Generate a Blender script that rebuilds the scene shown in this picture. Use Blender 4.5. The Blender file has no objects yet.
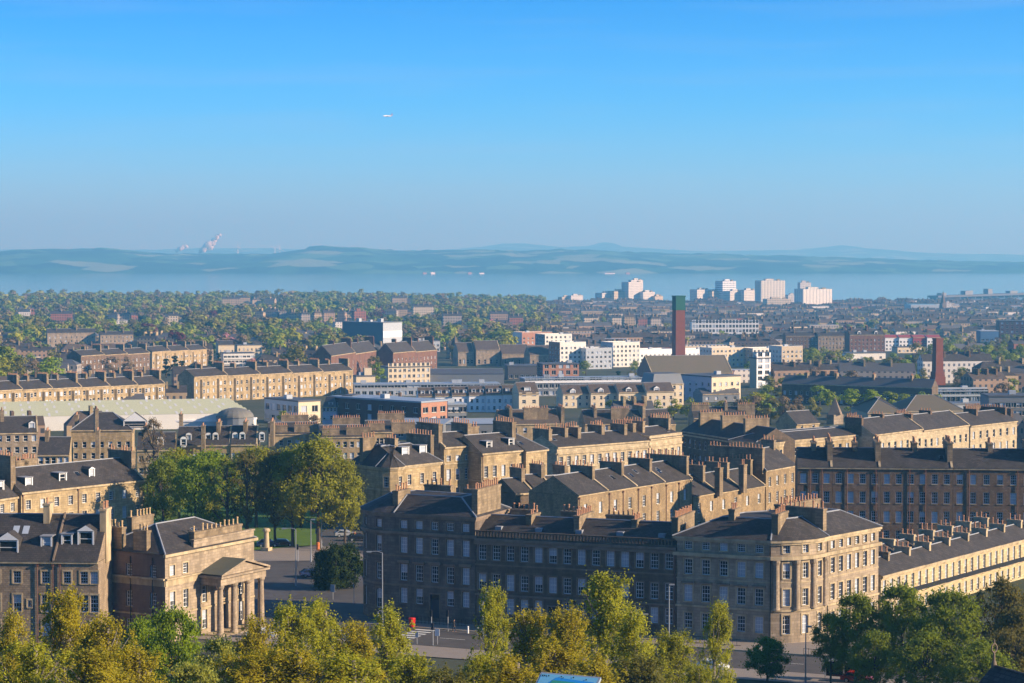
import bpy, math, random
import numpy as np
R = math.radians
SC = bpy.context.scene
COL = SC.collection
random.seed(7)
NR = np.random.default_rng(11)

# ------------------------------------------------------------------ camera, sky, sun, exposure
CAMZ, FPX, HOR = 105.0, 2200.0, 250.0
PITCH = math.atan((341.5 - HOR) / FPX)
cam = bpy.data.cameras.new('camera'); camo = bpy.data.objects.new('camera', cam); COL.objects.link(camo)
camo.location = (0, 0, CAMZ); camo.rotation_euler = (R(90) - PITCH, 0, 0)
cam.sensor_width = 36; cam.lens = FPX / 1024 * 36; cam.clip_start = 1; cam.clip_end = 120000
SC.camera = camo
SUN_EL, SUN_AZ = R(20), R(75.5)            # azimuth measured from straight-to-camera (-Y) towards +X
SDIR = (math.sin(SUN_AZ) * math.cos(SUN_EL), -math.cos(SUN_AZ) * math.cos(SUN_EL), math.sin(SUN_EL))
sl = bpy.data.lights.new('sun', 'SUN'); slo = bpy.data.objects.new('sun', sl); COL.objects.link(slo)
sl.energy = 5.0; sl.angle = R(0.5); sl.color = (1.0, 0.87, 0.66)
from mathutils import Vector, Matrix
slo.rotation_euler = Vector(SDIR).to_track_quat('Z', 'Y').to_euler()
slo.location = (60, -20, 160)
W = bpy.data.worlds.new('World'); SC.world = W; W.use_nodes = True
nt = W.node_tree; nt.nodes.clear()
def nd(tree, t, **kw):
    n = tree.nodes.new(t)
    for k, v in kw.items(): setattr(n, k, v)
    return n
out = nd(nt, 'ShaderNodeOutputWorld'); bg = nd(nt, 'ShaderNodeBackground'); bg.inputs[1].default_value = 0.08
sky = nd(nt, 'ShaderNodeTexSky'); sky.sky_type = 'NISHITA'; sky.sun_disc = False
sky.sun_elevation = SUN_EL; sky.sun_rotation = math.pi - SUN_AZ
sky.altitude = 100; sky.air_density = 1.0; sky.dust_density = 0.3; sky.ozone_density = 2.0
tc = nd(nt, 'ShaderNodeTexCoord'); sx = nd(nt, 'ShaderNodeSeparateXYZ'); nt.links.new(tc.outputs['Generated'], sx.inputs[0])
rp = nd(nt, 'ShaderNodeValToRGB'); nt.links.new(sx.outputs[2], rp.inputs[0])
SKYRAMP = [(0.0, (0.50, 0.92, 1.9)), (0.03, (0.36, 0.86, 1.95)), (0.065, (0.15, 0.70, 1.75)), (0.12, (0.018, 0.46, 1.34)), (0.3, (0.36, 0.72, 1.25)), (1.0, (0.66, 0.84, 1.02))]
cr = rp.color_ramp
while len(cr.elements) < len(SKYRAMP): cr.elements.new(0.5)
for e, (p, c) in zip(cr.elements, SKYRAMP): e.position = p; e.color = (*c, 1)
mul = nd(nt, 'ShaderNodeMix', data_type='RGBA', blend_type='MULTIPLY'); mul.inputs[0].default_value = 1
nt.links.new(sky.outputs[0], mul.inputs[6]); nt.links.new(rp.outputs[0], mul.inputs[7])
# thin streaks of high cloud
mp = nd(nt, 'ShaderNodeMapping'); mp.inputs['Scale'].default_value = (5, 5, 60); nt.links.new(tc.outputs['Generated'], mp.inputs[0])
nz = nd(nt, 'ShaderNodeTexNoise'); nz.inputs['Scale'].default_value = 1.6; nz.inputs['Detail'].default_value = 5; nt.links.new(mp.outputs[0], nz.inputs[0])
r2 = nd(nt, 'ShaderNodeValToRGB'); r2.color_ramp.elements[0].position = 0.5; r2.color_ramp.elements[1].position = 0.8
r2.color_ramp.elements[1].color = (0.14, 0.14, 0.14, 1); r2.color_ramp.elements[0].color = (0, 0, 0, 1)
nt.links.new(nz.outputs[0], r2.inputs[0])
mx = nd(nt, 'ShaderNodeMix', data_type='RGBA'); mx.inputs[7].default_value = (3.4, 3.8, 4.6, 1)
nt.links.new(r2.outputs[0], mx.inputs[0]); nt.links.new(mul.outputs[2], mx.inputs[6])
nt.links.new(mx.outputs[2], bg.inputs[0]); nt.links.new(bg.outputs[0], out.inputs[0])
SC.view_settings.view_transform = 'Standard'; SC.view_settings.look = 'None'; SC.view_settings.exposure = 1.0
SC.view_settings.gamma = 1; SC.view_settings.use_curve_mapping = False
cy = SC.cycles
cy.use_denoising = True; cy.max_bounces = 5; cy.diffuse_bounces = 2; cy.glossy_bounces = 2; cy.transmission_bounces = 3; cy.transparent_max_bounces = 6; cy.volume_bounces = 0
cy.use_adaptive_sampling = True; cy.adaptive_threshold = 0.02
cy.caustics_reflective = False; cy.caustics_refractive = False

# ------------------------------------------------------------------ terrain height, pixel <-> world
GY = [(-200, 104), (0, 103.2), (12, 101.5), (30, 97.9), (45, 93.7), (60, 89.5), (100, 79), (150, 68.5), (200, 59.5), (240, 53.0), (262, 50.4), (280, 49.9), (300, 49.4),
      (420, 48.4), (500, 47.0), (600, 44.6), (800, 40.5), (1000, 36), (1500, 26), (2000, 18), (3000, 8), (4000, 2.2), (4180, 1.2), (4230, -1.5), (4400, -4)]
_gx = np.array([a for a, b in GY]); _gz = np.array([b for a, b in GY])
def g(x, y):
    z = float(np.interp(y, _gx, _gz))
    if y > 1500:      # the wooded rise to the north west
        k = min(1, (y - 1500) / 1500) * max(0, min(1, (4230 - y) / 150))
        z += 9 * k * max(0, min(1, (80 - x) / 350))
    return z
SA, CA = math.sin(PITCH), math.cos(PITCH)
def ray(px, py):
    u = (px - 512) / FPX; v = (341.5 - py) / FPX
    d = (u, CA + v * SA, -SA + v * CA)
    return d[0] / d[1], d[2] / d[1]       # x and z per metre of y
def atz(px, py, z):
    rx, rz = ray(px, py); Y = (z - CAMZ) / rz
    return (rx * Y, Y)
def at(px, py, h=0.0, y0=235):
    rx, rz = ray(px, py)
    f = lambda Y: CAMZ + rz * Y - g(rx * Y, Y) - h
    Y = y0
    while Y < 30000 and f(Y) > 0: Y *= 1.01
    a, b = Y / 1.01, Y
    for _ in range(40):
        m = (a + b) / 2
        if f(m) > 0: a = m
        else: b = m
    return (rx * a, a)
def aty(px, Y): return ((px - 512) / FPX * Y, Y)
def proj(x, y, z):
    dz = z - CAMZ; f = y * CA - dz * SA; v = y * SA + dz * CA
    return 512 + FPX * x / f, 341.5 - FPX * v / f

# ------------------------------------------------------------------ materials
def L(hexa):
    c = [int(hexa[i:i + 2], 16) / 255 for i in (0, 2, 4)]
    return tuple(x / 12.92 if x <= 0.04045 else ((x + .055) / 1.055) ** 2.4 for x in c)
def mat(name, c, rough=.8, var=.25, scale=.6, brick=None, c2=None, spec=.3, metal=0, bump=0, coords='Object', stain=0):
    m = bpy.data.materials.new(name); m.use_nodes = True; t = m.node_tree
    b = t.nodes['Principled BSDF']; b.inputs['Roughness'].default_value = rough; b.inputs['Metallic'].default_value = metal
    b.inputs['Specular IOR Level'].default_value = spec
    c2 = c2 or tuple(x * .6 for x in c)
    if var <= 0: b.inputs['Base Color'].default_value = (*c, 1); return m
    co = nd(t, 'ShaderNodeTexCoord'); n1 = nd(t, 'ShaderNodeTexNoise'); n1.inputs['Scale'].default_value = scale; n1.inputs['Detail'].default_value = 6; n1.inputs['Roughness'].default_value = .65
    gm = nd(t, 'ShaderNodeNewGeometry') if coords == 'World' else None
    src = gm.outputs['Position'] if gm else co.outputs['Object']
    oi = nd(t, 'ShaderNodeObjectInfo'); ad = nd(t, 'ShaderNodeVectorMath', operation='ADD')
    ml = nd(t, 'ShaderNodeMath', operation='MULTIPLY'); ml.inputs[1].default_value = 91; t.links.new(oi.outputs['Random'], ml.inputs[0])
    t.links.new(src, ad.inputs[0]); t.links.new(ml.outputs[0], ad.inputs[1]); t.links.new(ad.outputs[0], n1.inputs[0])
    mr = nd(t, 'ShaderNodeMapRange'); mr.inputs[1].default_value = .32; mr.inputs[2].default_value = .68; mr.inputs[3].default_value = 0; mr.inputs[4].default_value = 1
    t.links.new(n1.outputs[0], mr.inputs[0])
    mxn = nd(t, 'ShaderNodeMix', data_type='RGBA'); mxn.inputs[6].default_value = (*c, 1); mxn.inputs[7].default_value = (*[c[i] * (1 - var) + c2[i] * var for i in range(3)], 1)
    t.links.new(mr.outputs[0], mxn.inputs[0]); last = mxn.outputs[2]
    if brick:
        uv = nd(t, 'ShaderNodeUVMap'); br = nd(t, 'ShaderNodeTexBrick'); br.inputs['Scale'].default_value = 1
        br.inputs['Brick Width'].default_value = brick[0]; br.inputs['Row Height'].default_value = brick[1]; br.inputs['Mortar Size'].default_value = brick[2]
        br.inputs['Color1'].default_value = (1, 1, 1, 1); k = 1 - brick[3]; br.inputs['Color2'].default_value = (k, k, k, 1); k = 1 - brick[3] * 1.3; br.inputs['Mortar'].default_value = (k, k, k, 1)
        t.links.new(uv.outputs[0], br.inputs[0])
        mm = nd(t, 'ShaderNodeMix', data_type='RGBA', blend_type='MULTIPLY'); mm.inputs[0].default_value = 1
        t.links.new(last, mm.inputs[6]); t.links.new(br.outputs[0], mm.inputs[7]); last = mm.outputs[2]
    if stain:
        n2 = nd(t, 'ShaderNodeTexNoise'); n2.inputs['Scale'].default_value = .34; n2.inputs['Detail'].default_value = 7; n2.inputs['Roughness'].default_value = .7
        mpn = nd(t, 'ShaderNodeMapping'); mpn.inputs['Scale'].default_value = (1.6, 1.6, .5); t.links.new(ad.outputs[0], mpn.inputs[0]); t.links.new(mpn.outputs[0], n2.inputs[0])
        rr = nd(t, 'ShaderNodeMapRange'); rr.inputs[1].default_value = .43; rr.inputs[2].default_value = .62; rr.inputs[3].default_value = 0; rr.inputs[4].default_value = stain; t.links.new(n2.outputs[0], rr.inputs[0])
        ms = nd(t, 'ShaderNodeMix', data_type='RGBA'); ms.inputs[7].default_value = (*[x * .32 for x in c], 1); t.links.new(rr.outputs[0], ms.inputs[0]); t.links.new(last, ms.inputs[6]); last = ms.outputs[2]
    t.links.new(last, b.inputs['Base Color'])
    if bump:
        bp = nd(t, 'ShaderNodeBump'); bp.inputs['Strength'].default_value = bump; bp.inputs['Distance'].default_value = .1; t.links.new(n1.outputs[0], bp.inputs['Height']); t.links.new(bp.outputs[0], b.inputs['Normal'])
    return m
def stone(name, c, c2=None, stain=.5, v=.6): return mat(name, c, .85, v, .9, (1.05, .42, .03, .32), c2, .2, stain=stain)
M = {}
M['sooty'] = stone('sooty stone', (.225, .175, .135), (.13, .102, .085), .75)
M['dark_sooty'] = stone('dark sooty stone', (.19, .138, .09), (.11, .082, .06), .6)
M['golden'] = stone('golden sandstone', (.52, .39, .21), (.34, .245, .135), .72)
M['rubble'] = mat('rubble sandstone', (.44, .32, .175), .9, .7, 1.8, (.5, .28, .04, .3), (.20, .13, .075), .2, stain=.72)
M['jcream'] = stone('warm cream stone', (.60, .475, .265), (.50, .385, .21), .2)
M['greyrub'] = mat('grey brown rubble', (.42, .315, .205), .9, .8, 1.8, (.5, .28, .04, .28), (.19, .14, .10), .2, stain=.5)
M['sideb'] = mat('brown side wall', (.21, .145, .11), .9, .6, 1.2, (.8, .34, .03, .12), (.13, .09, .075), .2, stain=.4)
M['chimst'] = stone('sooty chimney stone', (.36, .27, .165), (.19, .14, .09), .8)
M['cream'] = stone('cream stone', (.56, .45, .285), (.45, .355, .22), .4)
M['pink'] = stone('pinkish stone', (.46, .36, .245), (.31, .235, .165), .6)
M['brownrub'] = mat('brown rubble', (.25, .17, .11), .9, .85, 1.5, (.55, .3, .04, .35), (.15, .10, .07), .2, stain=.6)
M['trim'] = mat('dressed stone', (.50, .39, .235), .85, .4, .8, None, None, .2, stain=.65)
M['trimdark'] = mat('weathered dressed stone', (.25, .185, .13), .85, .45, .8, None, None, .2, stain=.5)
M['slate'] = mat('slate', (.092, .080, .072), .75, .6, .5, (.6, .36, .04, .42), (.045, .037, .033), .25, stain=.6)
M['slate2'] = mat('brown slate', (.13, .098, .075), .75, .5, .4, (.5, .3, .03, .25), (.075, .058, .05), .25, stain=.35)
M['lead'] = mat('lead flashing', (.27, .28, .30), .5, .3, 1.5)
M['pot'] = mat('clay chimney pot', (.44, .21, .11), .8, .5, 2, None, (.30, .20, .13))
M['potbuff'] = mat('buff chimney pot', (.55, .38, .19), .8, .4, 2)
M['white'] = mat('white paint', (.72, .72, .70), .5, .15, 1)
M['glass'] = mat('window glass', (.012, .014, .018), .06, 0, spec=.28)
M['blind'] = mat('window with white blind', (.37, .41, .46), .35, .15, .6, None, (.3, .34, .4), .5)
M['door'] = mat('dark painted door', (.02, .03, .05), .4, 0)
M['iron'] = mat('black iron', (.015, .015, .017), .5, 0)
M['pipe'] = mat('rusty downpipe', (.14, .065, .045), .6, .3, 1)
M['copper'] = mat('dull green lead roof', (.10, .105, .075), .55, .4, .8)
M['asphalt'] = mat('asphalt', (.10, .09, .083), .85, .7, .3, None, (.055, .05, .048), .2, coords='World')
M['paving'] = mat('paving', (.27, .225, .185), .85, .35, .5, None, (.18, .155, .135), .2, coords='World')
M['paint'] = mat('road paint', (.6, .6, .57), .7, .3, 2)
M['lawn'] = mat('lawn grass', (.105, .17, .022), .9, .5, .25, None, (.06, .10, .016), .1, coords='World')
M['hillgrass'] = mat('hill grass', (.06, .075, .02), .95, .6, .3, None, (.035, .04, .015), .1, coords='World')
M['city'] = mat('city ground', (.085, .085, .06), .95, .8, .02, None, (.045, .06, .025), .1, coords='World')
M['brick'] = mat('red brick', (.20, .065, .042), .85, .4, .5, (.6, .3, .03, .2), (.13, .045, .032), .2)
M['redbrown'] = mat('red brown sandstone', (.18, .095, .062), .85, .6, .4, None, (.11, .06, .045), .2, stain=.4)
M['brickpink'] = mat('pink brick', (.42, .21, .135), .85, .3, .5, (.6, .3, .03, .15), None, .2)
M['darkbrick'] = mat('dark plum brick', (.13, .062, .048), .8, .3, .5, (.6, .3, .03, .15), None, .2)
M['verdigris'] = mat('green chimney cap', (.010, .085, .062), .7, .3, .3)
M['offwhite'] = mat('off white render', (.66, .63, .56), .7, .2, .15)
M['creamr'] = mat('cream render', (.60, .50, .34), .75, .2, .15)
M['whitew'] = mat('white render', (.78, .77, .74), .7, .15, .15)
M['lilac'] = mat('pale lilac render', (.46, .42, .47), .75, .2, .2)
M['beige'] = mat('beige cladding', (.46, .37, .25), .75, .2, .2)
M['bluegrey'] = mat('dark blue grey cladding', (.05, .082, .12), .55, .25, .1)
M['palegrey'] = mat('pale grey cladding', (.36, .39, .42), .6, .2, .1)
M['midgrey'] = mat('grey cladding', (.17, .18, .19), .6, .25, .15)
M['darkgrey'] = mat('dark grey roofing', (.085, .083, .085), .6, .3, .15)
M['metalroof'] = mat('pale metal roofing', (.27, .31, .36), .45, .25, .2)
M['teal'] = mat('teal glazing', (.04, .19, .21), .2, .2, .3)
M['orange'] = mat('orange panel', (.50, .15, .04), .7, .1, 1)
M['redroof'] = mat('red roof panel', (.27, .05, .05), .7, .2, .5)
M['mossroof'] = mat('olive brown roofing', (.145, .115, .075), .8, .4, .12, None, (.10, .10, .055), .2)
M['glassroof'] = mat('greenish roof glazing', (.56, .54, .33), .85, .3, .1, None, (.46, .47, .30), .1)
M['silver'] = mat('galvanised steel', (.42, .44, .46), .4, .15, 2, metal=.6)
M['tyre'] = mat('tyre rubber', (.012, .012, .012), .9, 0)
M['carwhite'] = mat('white car paint', (.7, .7, .7), .25, 0, spec=.6)
M['carblack'] = mat('black car paint', (.012, .013, .016), .2, 0, spec=.6)
M['carblue'] = mat('dark blue car paint', (.02, .035, .10), .2, 0, spec=.6)
M['carred'] = mat('red car paint', (.35, .02, .015), .25, 0, spec=.6)
M['carsilver'] = mat('silver car paint', (.38, .39, .4), .3, 0, spec=.6, metal=.4)
M['lampglass'] = mat('lamp lens', (.6, .6, .55), .2, 0)
M['redplastic'] = mat('red plastic', (.55, .012, .01), .45, 0)
M['skin'] = mat('skin', (.45, .25, .17), .6, 0)
M['coatdark'] = mat('dark coat cloth', (.02, .02, .026), .9, 0)
M['coatpink'] = mat('red pink coat cloth', (.50, .09, .09), .9, 0)
M['jeans'] = mat('dark trousers', (.025, .03, .05), .9, 0)
M['hair'] = mat('dark hair', (.02, .013, .01), .8, 0)
M['blueclad'] = mat('dull blue cladding', (.07, .14, .26), .7, .2, .2)
M['signblue'] = mat('blue sign', (.02, .09, .42), .5, 0)
M['yellow'] = mat('yellow', (.7, .42, .02), .5, 0)
M['bark'] = mat('bark', (.085, .065, .05), .95, .5, 1.5)
M['barkpale'] = mat('pale bark', (.26, .22, .18), .9, .6, 1.2, None, (.10, .085, .07))
# far walls: a regular window grid lives in the material
def farwall(name, c, c2, wc=(.05, .055, .065), w=2.9, hh=3.1, fw=.42, fh=.48):
    m = mat(name, c, .85, .6, .12, None, c2, .2, coords='World'); t = m.node_tree; b = t.nodes['Principled BSDF']
    last = b.inputs['Base Color'].links[0].from_socket
    uv = nd(t, 'ShaderNodeUVMap'); s = nd(t, 'ShaderNodeSeparateXYZ'); t.links.new(uv.outputs[0], s.inputs[0])
    def band(o, p, f):
        d = nd(t, 'ShaderNodeMath', operation='DIVIDE'); d.inputs[1].default_value = p; t.links.new(o, d.inputs[0])
        fr = nd(t, 'ShaderNodeMath', operation='FRACT'); t.links.new(d.outputs[0], fr.inputs[0])
        lt = nd(t, 'ShaderNodeMath', operation='LESS_THAN'); lt.inputs[1].default_value = f; t.links.new(fr.outputs[0], lt.inputs[0]); return lt.outputs[0]
    mu = nd(t, 'ShaderNodeMath', operation='MULTIPLY'); t.links.new(band(s.outputs[0], w, fw), mu.inputs[0]); t.links.new(band(s.outputs[1], hh, fh), mu.inputs[1])
    mm = nd(t, 'ShaderNodeMix', data_type='RGBA'); mm.inputs[7].default_value = (*wc, 1); t.links.new(mu.outputs[0], mm.inputs[0]); t.links.new(last, mm.inputs[6])
    t.links.new(mm.outputs[2], b.inputs['Base Color']); return m
FW = {'golden': farwall('far golden stone', (.40, .30, .18), (.26, .19, .12)), 'brown': farwall('far brown stone', (.33, .225, .15), (.21, .145, .105)),
      'cream': farwall('far cream render', (.56, .47, .34), (.46, .38, .28)), 'white': farwall('far white render', (.64, .60, .54), (.54, .51, .47), (.13, .14, .16)),
      'grey': farwall('far grey stone', (.32, .275, .235), (.21, .185, .165)), 'red': farwall('far red brick', (.30, .12, .08), (.2, .08, .06)),
      'grid': farwall('white office grid', (.78, .78, .78), (.72, .72, .72), (.16, .2, .25), 3.4, 4.0, .7, .62),
      'tower': farwall('white tower cladding', (.62, .57, .48), (.54, .5, .43), (.25, .26, .28), 6, 3.1, .45, .5),
      'silo': farwall('ribbed silo wall', (.66, .62, .55), (.60, .56, .5), (.36, .36, .36), 6.6, 900, .22, 1.0)}

# ------------------------------------------------------------------ mesh builder
class MB:
    def __init__(s): s.v = []; s.f = []; s.m = []; s.uv = []
    def poly(s, pts, m=0):
        i = len(s.v); s.v += [tuple(p) for p in pts]; s.f.append(tuple(range(i, i + len(pts)))); s.m.append(m)
        a, b = pts[0], pts[1]
        U = Vector(b) - Vector(a)
        if U.length < 1e-9: U = Vector((1, 0, 0))
        if abs(U.x) < 1e-6 and abs(U.y) < 1e-6: U = Vector(pts[2]) - Vector(pts[1])
        U.z = 0
        if U.length < 1e-6: U = Vector((1, 0, 0))
        U.normalize()
        n = Vector((0, 0, 0)); p0 = Vector(pts[0])
        for k in range(1, len(pts) - 1): n += (Vector(pts[k]) - p0).cross(Vector(pts[k + 1]) - p0)
        if n.length > 1e-12: n.normalize()
        V = n.cross(U)
        if V.z < 0: V = -V
        s.uv += [(Vector(p).dot(U), Vector(p).dot(V)) for p in pts]
    def box(s, x0, x1, y0, y1, z0, z1, m=0, skip=''):
        s.hexa([(x0, y0), (x1, y0), (x1, y1), (x0, y1)], z0, z1, m, skip)
    def hexa(s, q, z0, z1, m=0, skip=''):
        n = len(q)
        lo = [(*p, z0) for p in q]; hi = [(*p, z1) for p in q]
        for i in range(n):
            j = (i + 1) % n; s.poly([lo[i], lo[j], hi[j], hi[i]], m)
        if 't' not in skip: s.poly(hi, m)
        if 'b' not in skip: s.poly(lo[::-1], m)
    def obox(s, a, u, u0, u1, d0, d1, z0, z1, m=0):   # a: 2d origin, u: 2d unit along the wall, d outward
        n = (u[1], -u[0])
        P = lambda uu, dd: (a[0] + u[0] * uu + n[0] * dd, a[1] + u[1] * uu + n[1] * dd)
        s.hexa([P(u0, d1), P(u1, d1), P(u1, d0), P(u0, d0)], z0, z1, m)
    def tube(s, p0, p1, r0, r1, n=8, m=0, cap=True):
        p0 = Vector(p0); p1 = Vector(p1); d = (p1 - p0)
        if d.length < 1e-6: return
        d.normalize(); a = d.orthogonal().normalized(); b = d.cross(a)
        A = [p0 + (a * math.cos(k * 2 * math.pi / n) + b * math.sin(k * 2 * math.pi / n)) * r0 for k in range(n)]
        B = [p1 + (a * math.cos(k * 2 * math.pi / n) + b * math.sin(k * 2 * math.pi / n)) * r1 for k in range(n)]
        for k in range(n): s.poly([A[k], A[(k + 1) % n], B[(k + 1) % n], B[k]], m)
        if cap:
            s.poly(B, m); s.poly(A[::-1], m)
    def lathe(s, prof, n=12, m=0, c=(0, 0)):
        rings = [[(c[0] + r * math.cos(2 * math.pi * k / n), c[1] + r * math.sin(2 * math.pi * k / n), z) for k in range(n)] for r, z in prof]
        for A, B in zip(rings, rings[1:]):
            for k in range(n): s.poly([A[k], A[(k + 1) % n], B[(k + 1) % n], B[k]], m)
        s.poly(rings[-1], m); s.poly(rings[0][::-1], m)
    def mesh(s, name, mats):
        me = bpy.data.meshes.new(name); me.from_pydata(s.v, [], s.f)
        for x in mats: me.materials.append(x)
        me.polygons.foreach_set('material_index', s.m)
        ul = me.uv_layers.new(name='UVMap'); ul.data.foreach_set('uv', np.array(s.uv, dtype=np.float32).ravel())
        me.update(); return me
    def build(s, name, mats, parent=None, loc=None, smooth=False):
        if not isinstance(mats, (list, tuple)): mats = [mats]
        me = s.mesh(name, mats)
        if smooth: me.polygons.foreach_set('use_smooth', [True] * len(me.polygons))
        return link(name, me, parent, loc)
def link(name, data, parent=None, loc=None, rz=0):
    o = bpy.data.objects.new(name, data); COL.objects.link(o)
    if parent: o.parent = parent
    if loc is not None: o.location = loc
    if rz: o.rotation_euler = (0, 0, rz)
    return o
def tag(o, label, cat, group=None, kind=None):
    if label: o['label'] = label
    if cat: o['category'] = cat
    if group: o['group'] = group
    if kind: o['kind'] = kind
    return o
def thing(name, label, cat, loc, rz=0, group=None):
    return tag(link(name, None, None, loc, rz), label, cat, group)
def structure(o): o['kind'] = 'structure'; return o

# ------------------------------------------------------------------ windows
_wc = {}
def winmeshes(w, h, style, lev, sash='white', wall='trim'):
    k = (round(w, 2), round(h, 2), style, lev, sash, wall)
    if k in _wc: return _wc[k]
    fr = .10; d = .07
    mb = MB()
    mb.box(-w / 2, -w / 2 + fr, 0, d, 0, h); mb.box(w / 2 - fr, w / 2, 0, d, 0, h)
    mb.box(-w / 2 + fr, w / 2 - fr, 0, d, 0, fr); mb.box(-w / 2 + fr, w / 2 - fr, 0, d, h - fr, h)
    if style != 'plain':
        mb.box(-w / 2 + fr, w / 2 - fr, .005, d - .005, h * .5 - .045, h * .5 + .045)
        if lev == 2:
            for i in (1, 2):
                x = -w / 2 + w * i / 3; mb.box(x - .022, x + .022, .012, d - .012, fr, h * .5 - .045); mb.box(x - .022, x + .022, .012, d - .012, h * .5 + .045, h - fr)
            for q in (.25, .75): mb.box(-w / 2 + fr, w / 2 - fr, .02, d - .02, h * q - .022, h * q + .022)
    else:
        mb.box(-.04, .04, .005, d - .005, fr, h - fr)
    mb.box(-w / 2 - .08, w / 2 + .08, -.30, -.005, -.14, 0.0, 1)      # sill
    if style == 'arch':
        n = 8
        for sgn in (-1, 1):
            arc = [(sgn * (w / 2) * math.cos(math.pi / 2 * k / n), h - w / 2 + (w / 2) * math.sin(math.pi / 2 * k / n)) for k in range(n + 1)]
            pts = [(sgn * w / 2, -.17, h)] + [(x, -.17, z) for x, z in (arc if sgn < 0 else arc)]
            mb.poly(pts, 1)
            for (x0, z0), (x1, z1) in zip(arc, arc[1:]): mb.poly([(x0, -.17, z0), (x1, -.17, z1), (x1, .0, z1), (x0, .0, z0)], 1)
    fme = mb.mesh('window', [M[sash], M[wall]])
    def pane(kind):
        p = MB(); b = fr * .5
        if kind == 'half':
            p.poly([(-w / 2 + b, .045, b), (w / 2 - b, .045, b), (w / 2 - b, .045, h * .5), (-w / 2 + b, .045, h * .5)], 0)
            p.poly([(-w / 2 + b, .045, h * .5), (w / 2 - b, .045, h * .5), (w / 2 - b, .045, h - b), (-w / 2 + b, .045, h - b)], 1)
        else:
            p.poly([(-w / 2 + b, .045, b), (w / 2 - b, .045, b), (w / 2 - b, .045, h - b), (-w / 2 + b, .045, h - b)], 1 if kind == 'blind' else 0)
        return p
    panes = {q: pane(q).mesh('pane', [M['glass'], M['blind']]) for q in ('dark', 'half', 'blind')}
    joined = {}
    if lev < 2:
        for q in panes:
            p = pane(q); j = MB(); j.v = list(mb.v); j.f = list(mb.f); j.m = list(mb.m); j.uv = list(mb.uv)
            o = len(j.v); j.v += p.v; j.f += [tuple(i + o for i in f) for f in p.f]; j.m += [2 + i for i in p.m]; j.uv += p.uv
            joined[q] = j.mesh('window', [M[sash], M[wall], M['glass'], M['blind']])
    _wc[k] = (fme, panes, joined); return _wc[k]
def put_window(root, p, ang, z, w, h, style, lev, blindp=.25, sash='white', wall='trim'):
    fme, panes, joined = winmeshes(w, h, style, lev, sash, wall)
    r = random.random(); q = 'blind' if r < blindp else ('half' if r < blindp * 1.5 else 'dark')
    if lev == 2:
        o = link('window', fme, root, (p[0], p[1], z), ang); link('pane', panes[q], o)
    else: o = link('window', joined[q], root, (p[0], p[1], z), ang)
    return o

# ------------------------------------------------------------------ walls with real openings
REC = .2
def wall_edge(mb, a, b, z0, z1, ops, m=0, trim=None, rec=REC):
    L_ = math.hypot(b[0] - a[0], b[1] - a[1]); u = ((b[0] - a[0]) / L_, (b[1] - a[1]) / L_); n = (u[1], -u[0])
    P = lambda uu, z, d=0: (a[0] + u[0] * uu + n[0] * d, a[1] + u[1] * uu + n[1] * d, z)
    us = sorted({0, L_} | {o[0] - o[1] / 2 for o in ops} | {o[0] + o[1] / 2 for o in ops}); zs = sorted({z0, z1} | {o[2] for o in ops} | {o[2] + o[3] for o in ops})
    inside = lambda uu, z: any(o[0] - o[1] / 2 < uu < o[0] + o[1] / 2 and o[2] < z < o[2] + o[3] for o in ops)
    for i in range(len(us) - 1):
        k = 0
        while k < len(zs) - 1:
            if inside((us[i] + us[i + 1]) / 2, (zs[k] + zs[k + 1]) / 2): k += 1; continue
            k2 = k
            while k2 + 1 < len(zs) - 1 and not inside((us[i] + us[i + 1]) / 2, (zs[k2 + 1] + zs[k2 + 2]) / 2): k2 += 1
            mb.poly([P(us[i], zs[k]), P(us[i + 1], zs[k]), P(us[i + 1], zs[k2 + 1]), P(us[i], zs[k2 + 1])], m); k = k2 + 1
    for (c, w, zz, h, *_) in ops:
        l, r, t = c - w / 2, c + w / 2, zz + h
        mb.poly([P(l, zz), P(l, t), P(l, t, -rec - .1), P(l, zz, -rec - .1)], m); mb.poly([P(r, t), P(r, zz), P(r, zz, -rec - .1), P(r, t, -rec - .1)], m)
        mb.poly([P(l, t), P(r, t), P(r, t, -rec - .1), P(l, t, -rec - .1)], m); mb.poly([P(r, zz), P(l, zz), P(l, zz, -rec - .1), P(r, zz, -rec - .1)], m)
        if trim is not None:
            mb.obox(a, u, l - .2, l - .003, 0, .06, zz - .05, t + .22, trim); mb.obox(a, u, r + .003, r + .2, 0, .06, zz - .05, t + .22, trim); mb.obox(a, u, l - .003, r + .003, 0, .06, t + .003, t + .22, trim)
    return L_, u, n, P
def put_ops(root, a, u, n, ops, lev, blindp, sash, wall):
    ang = math.atan2(u[1], u[0])
    for (c, w, zz, h, *st) in ops:
        style = st[0] if st else 'sash'
        p = (a[0] + u[0] * c - n[0] * REC, a[1] + u[1] * c - n[1] * REC)
        if style == 'door':
            mb = MB(); mb.box(-w / 2, w / 2, .0, .1, 0, h * .78); mb.box(-w / 2, w / 2, .03, .1, h * .78 + .003, h, 1)
            for xx in (-1, 1): mb.box(xx * w * .23 - w * .17, xx * w * .23 + w * .17, -.02, -.002, h * .1, h * .68)
            d = mb.build('door', [M['door'], M['glass']], root, (p[0], p[1], zz)); d.rotation_euler = (0, 0, ang)
        else: put_window(root, p, ang, zz, w, h, style, lev, blindp, sash, wall)
def rows_ops(W_, n, rows, off=0, pad=0):
    return [(pad + (W_ - 2 * pad) * (i + .5) / n + off, r[2], r[0], r[1], *(r[3:4])) for i in range(n) for r in rows] if n else []

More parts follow.
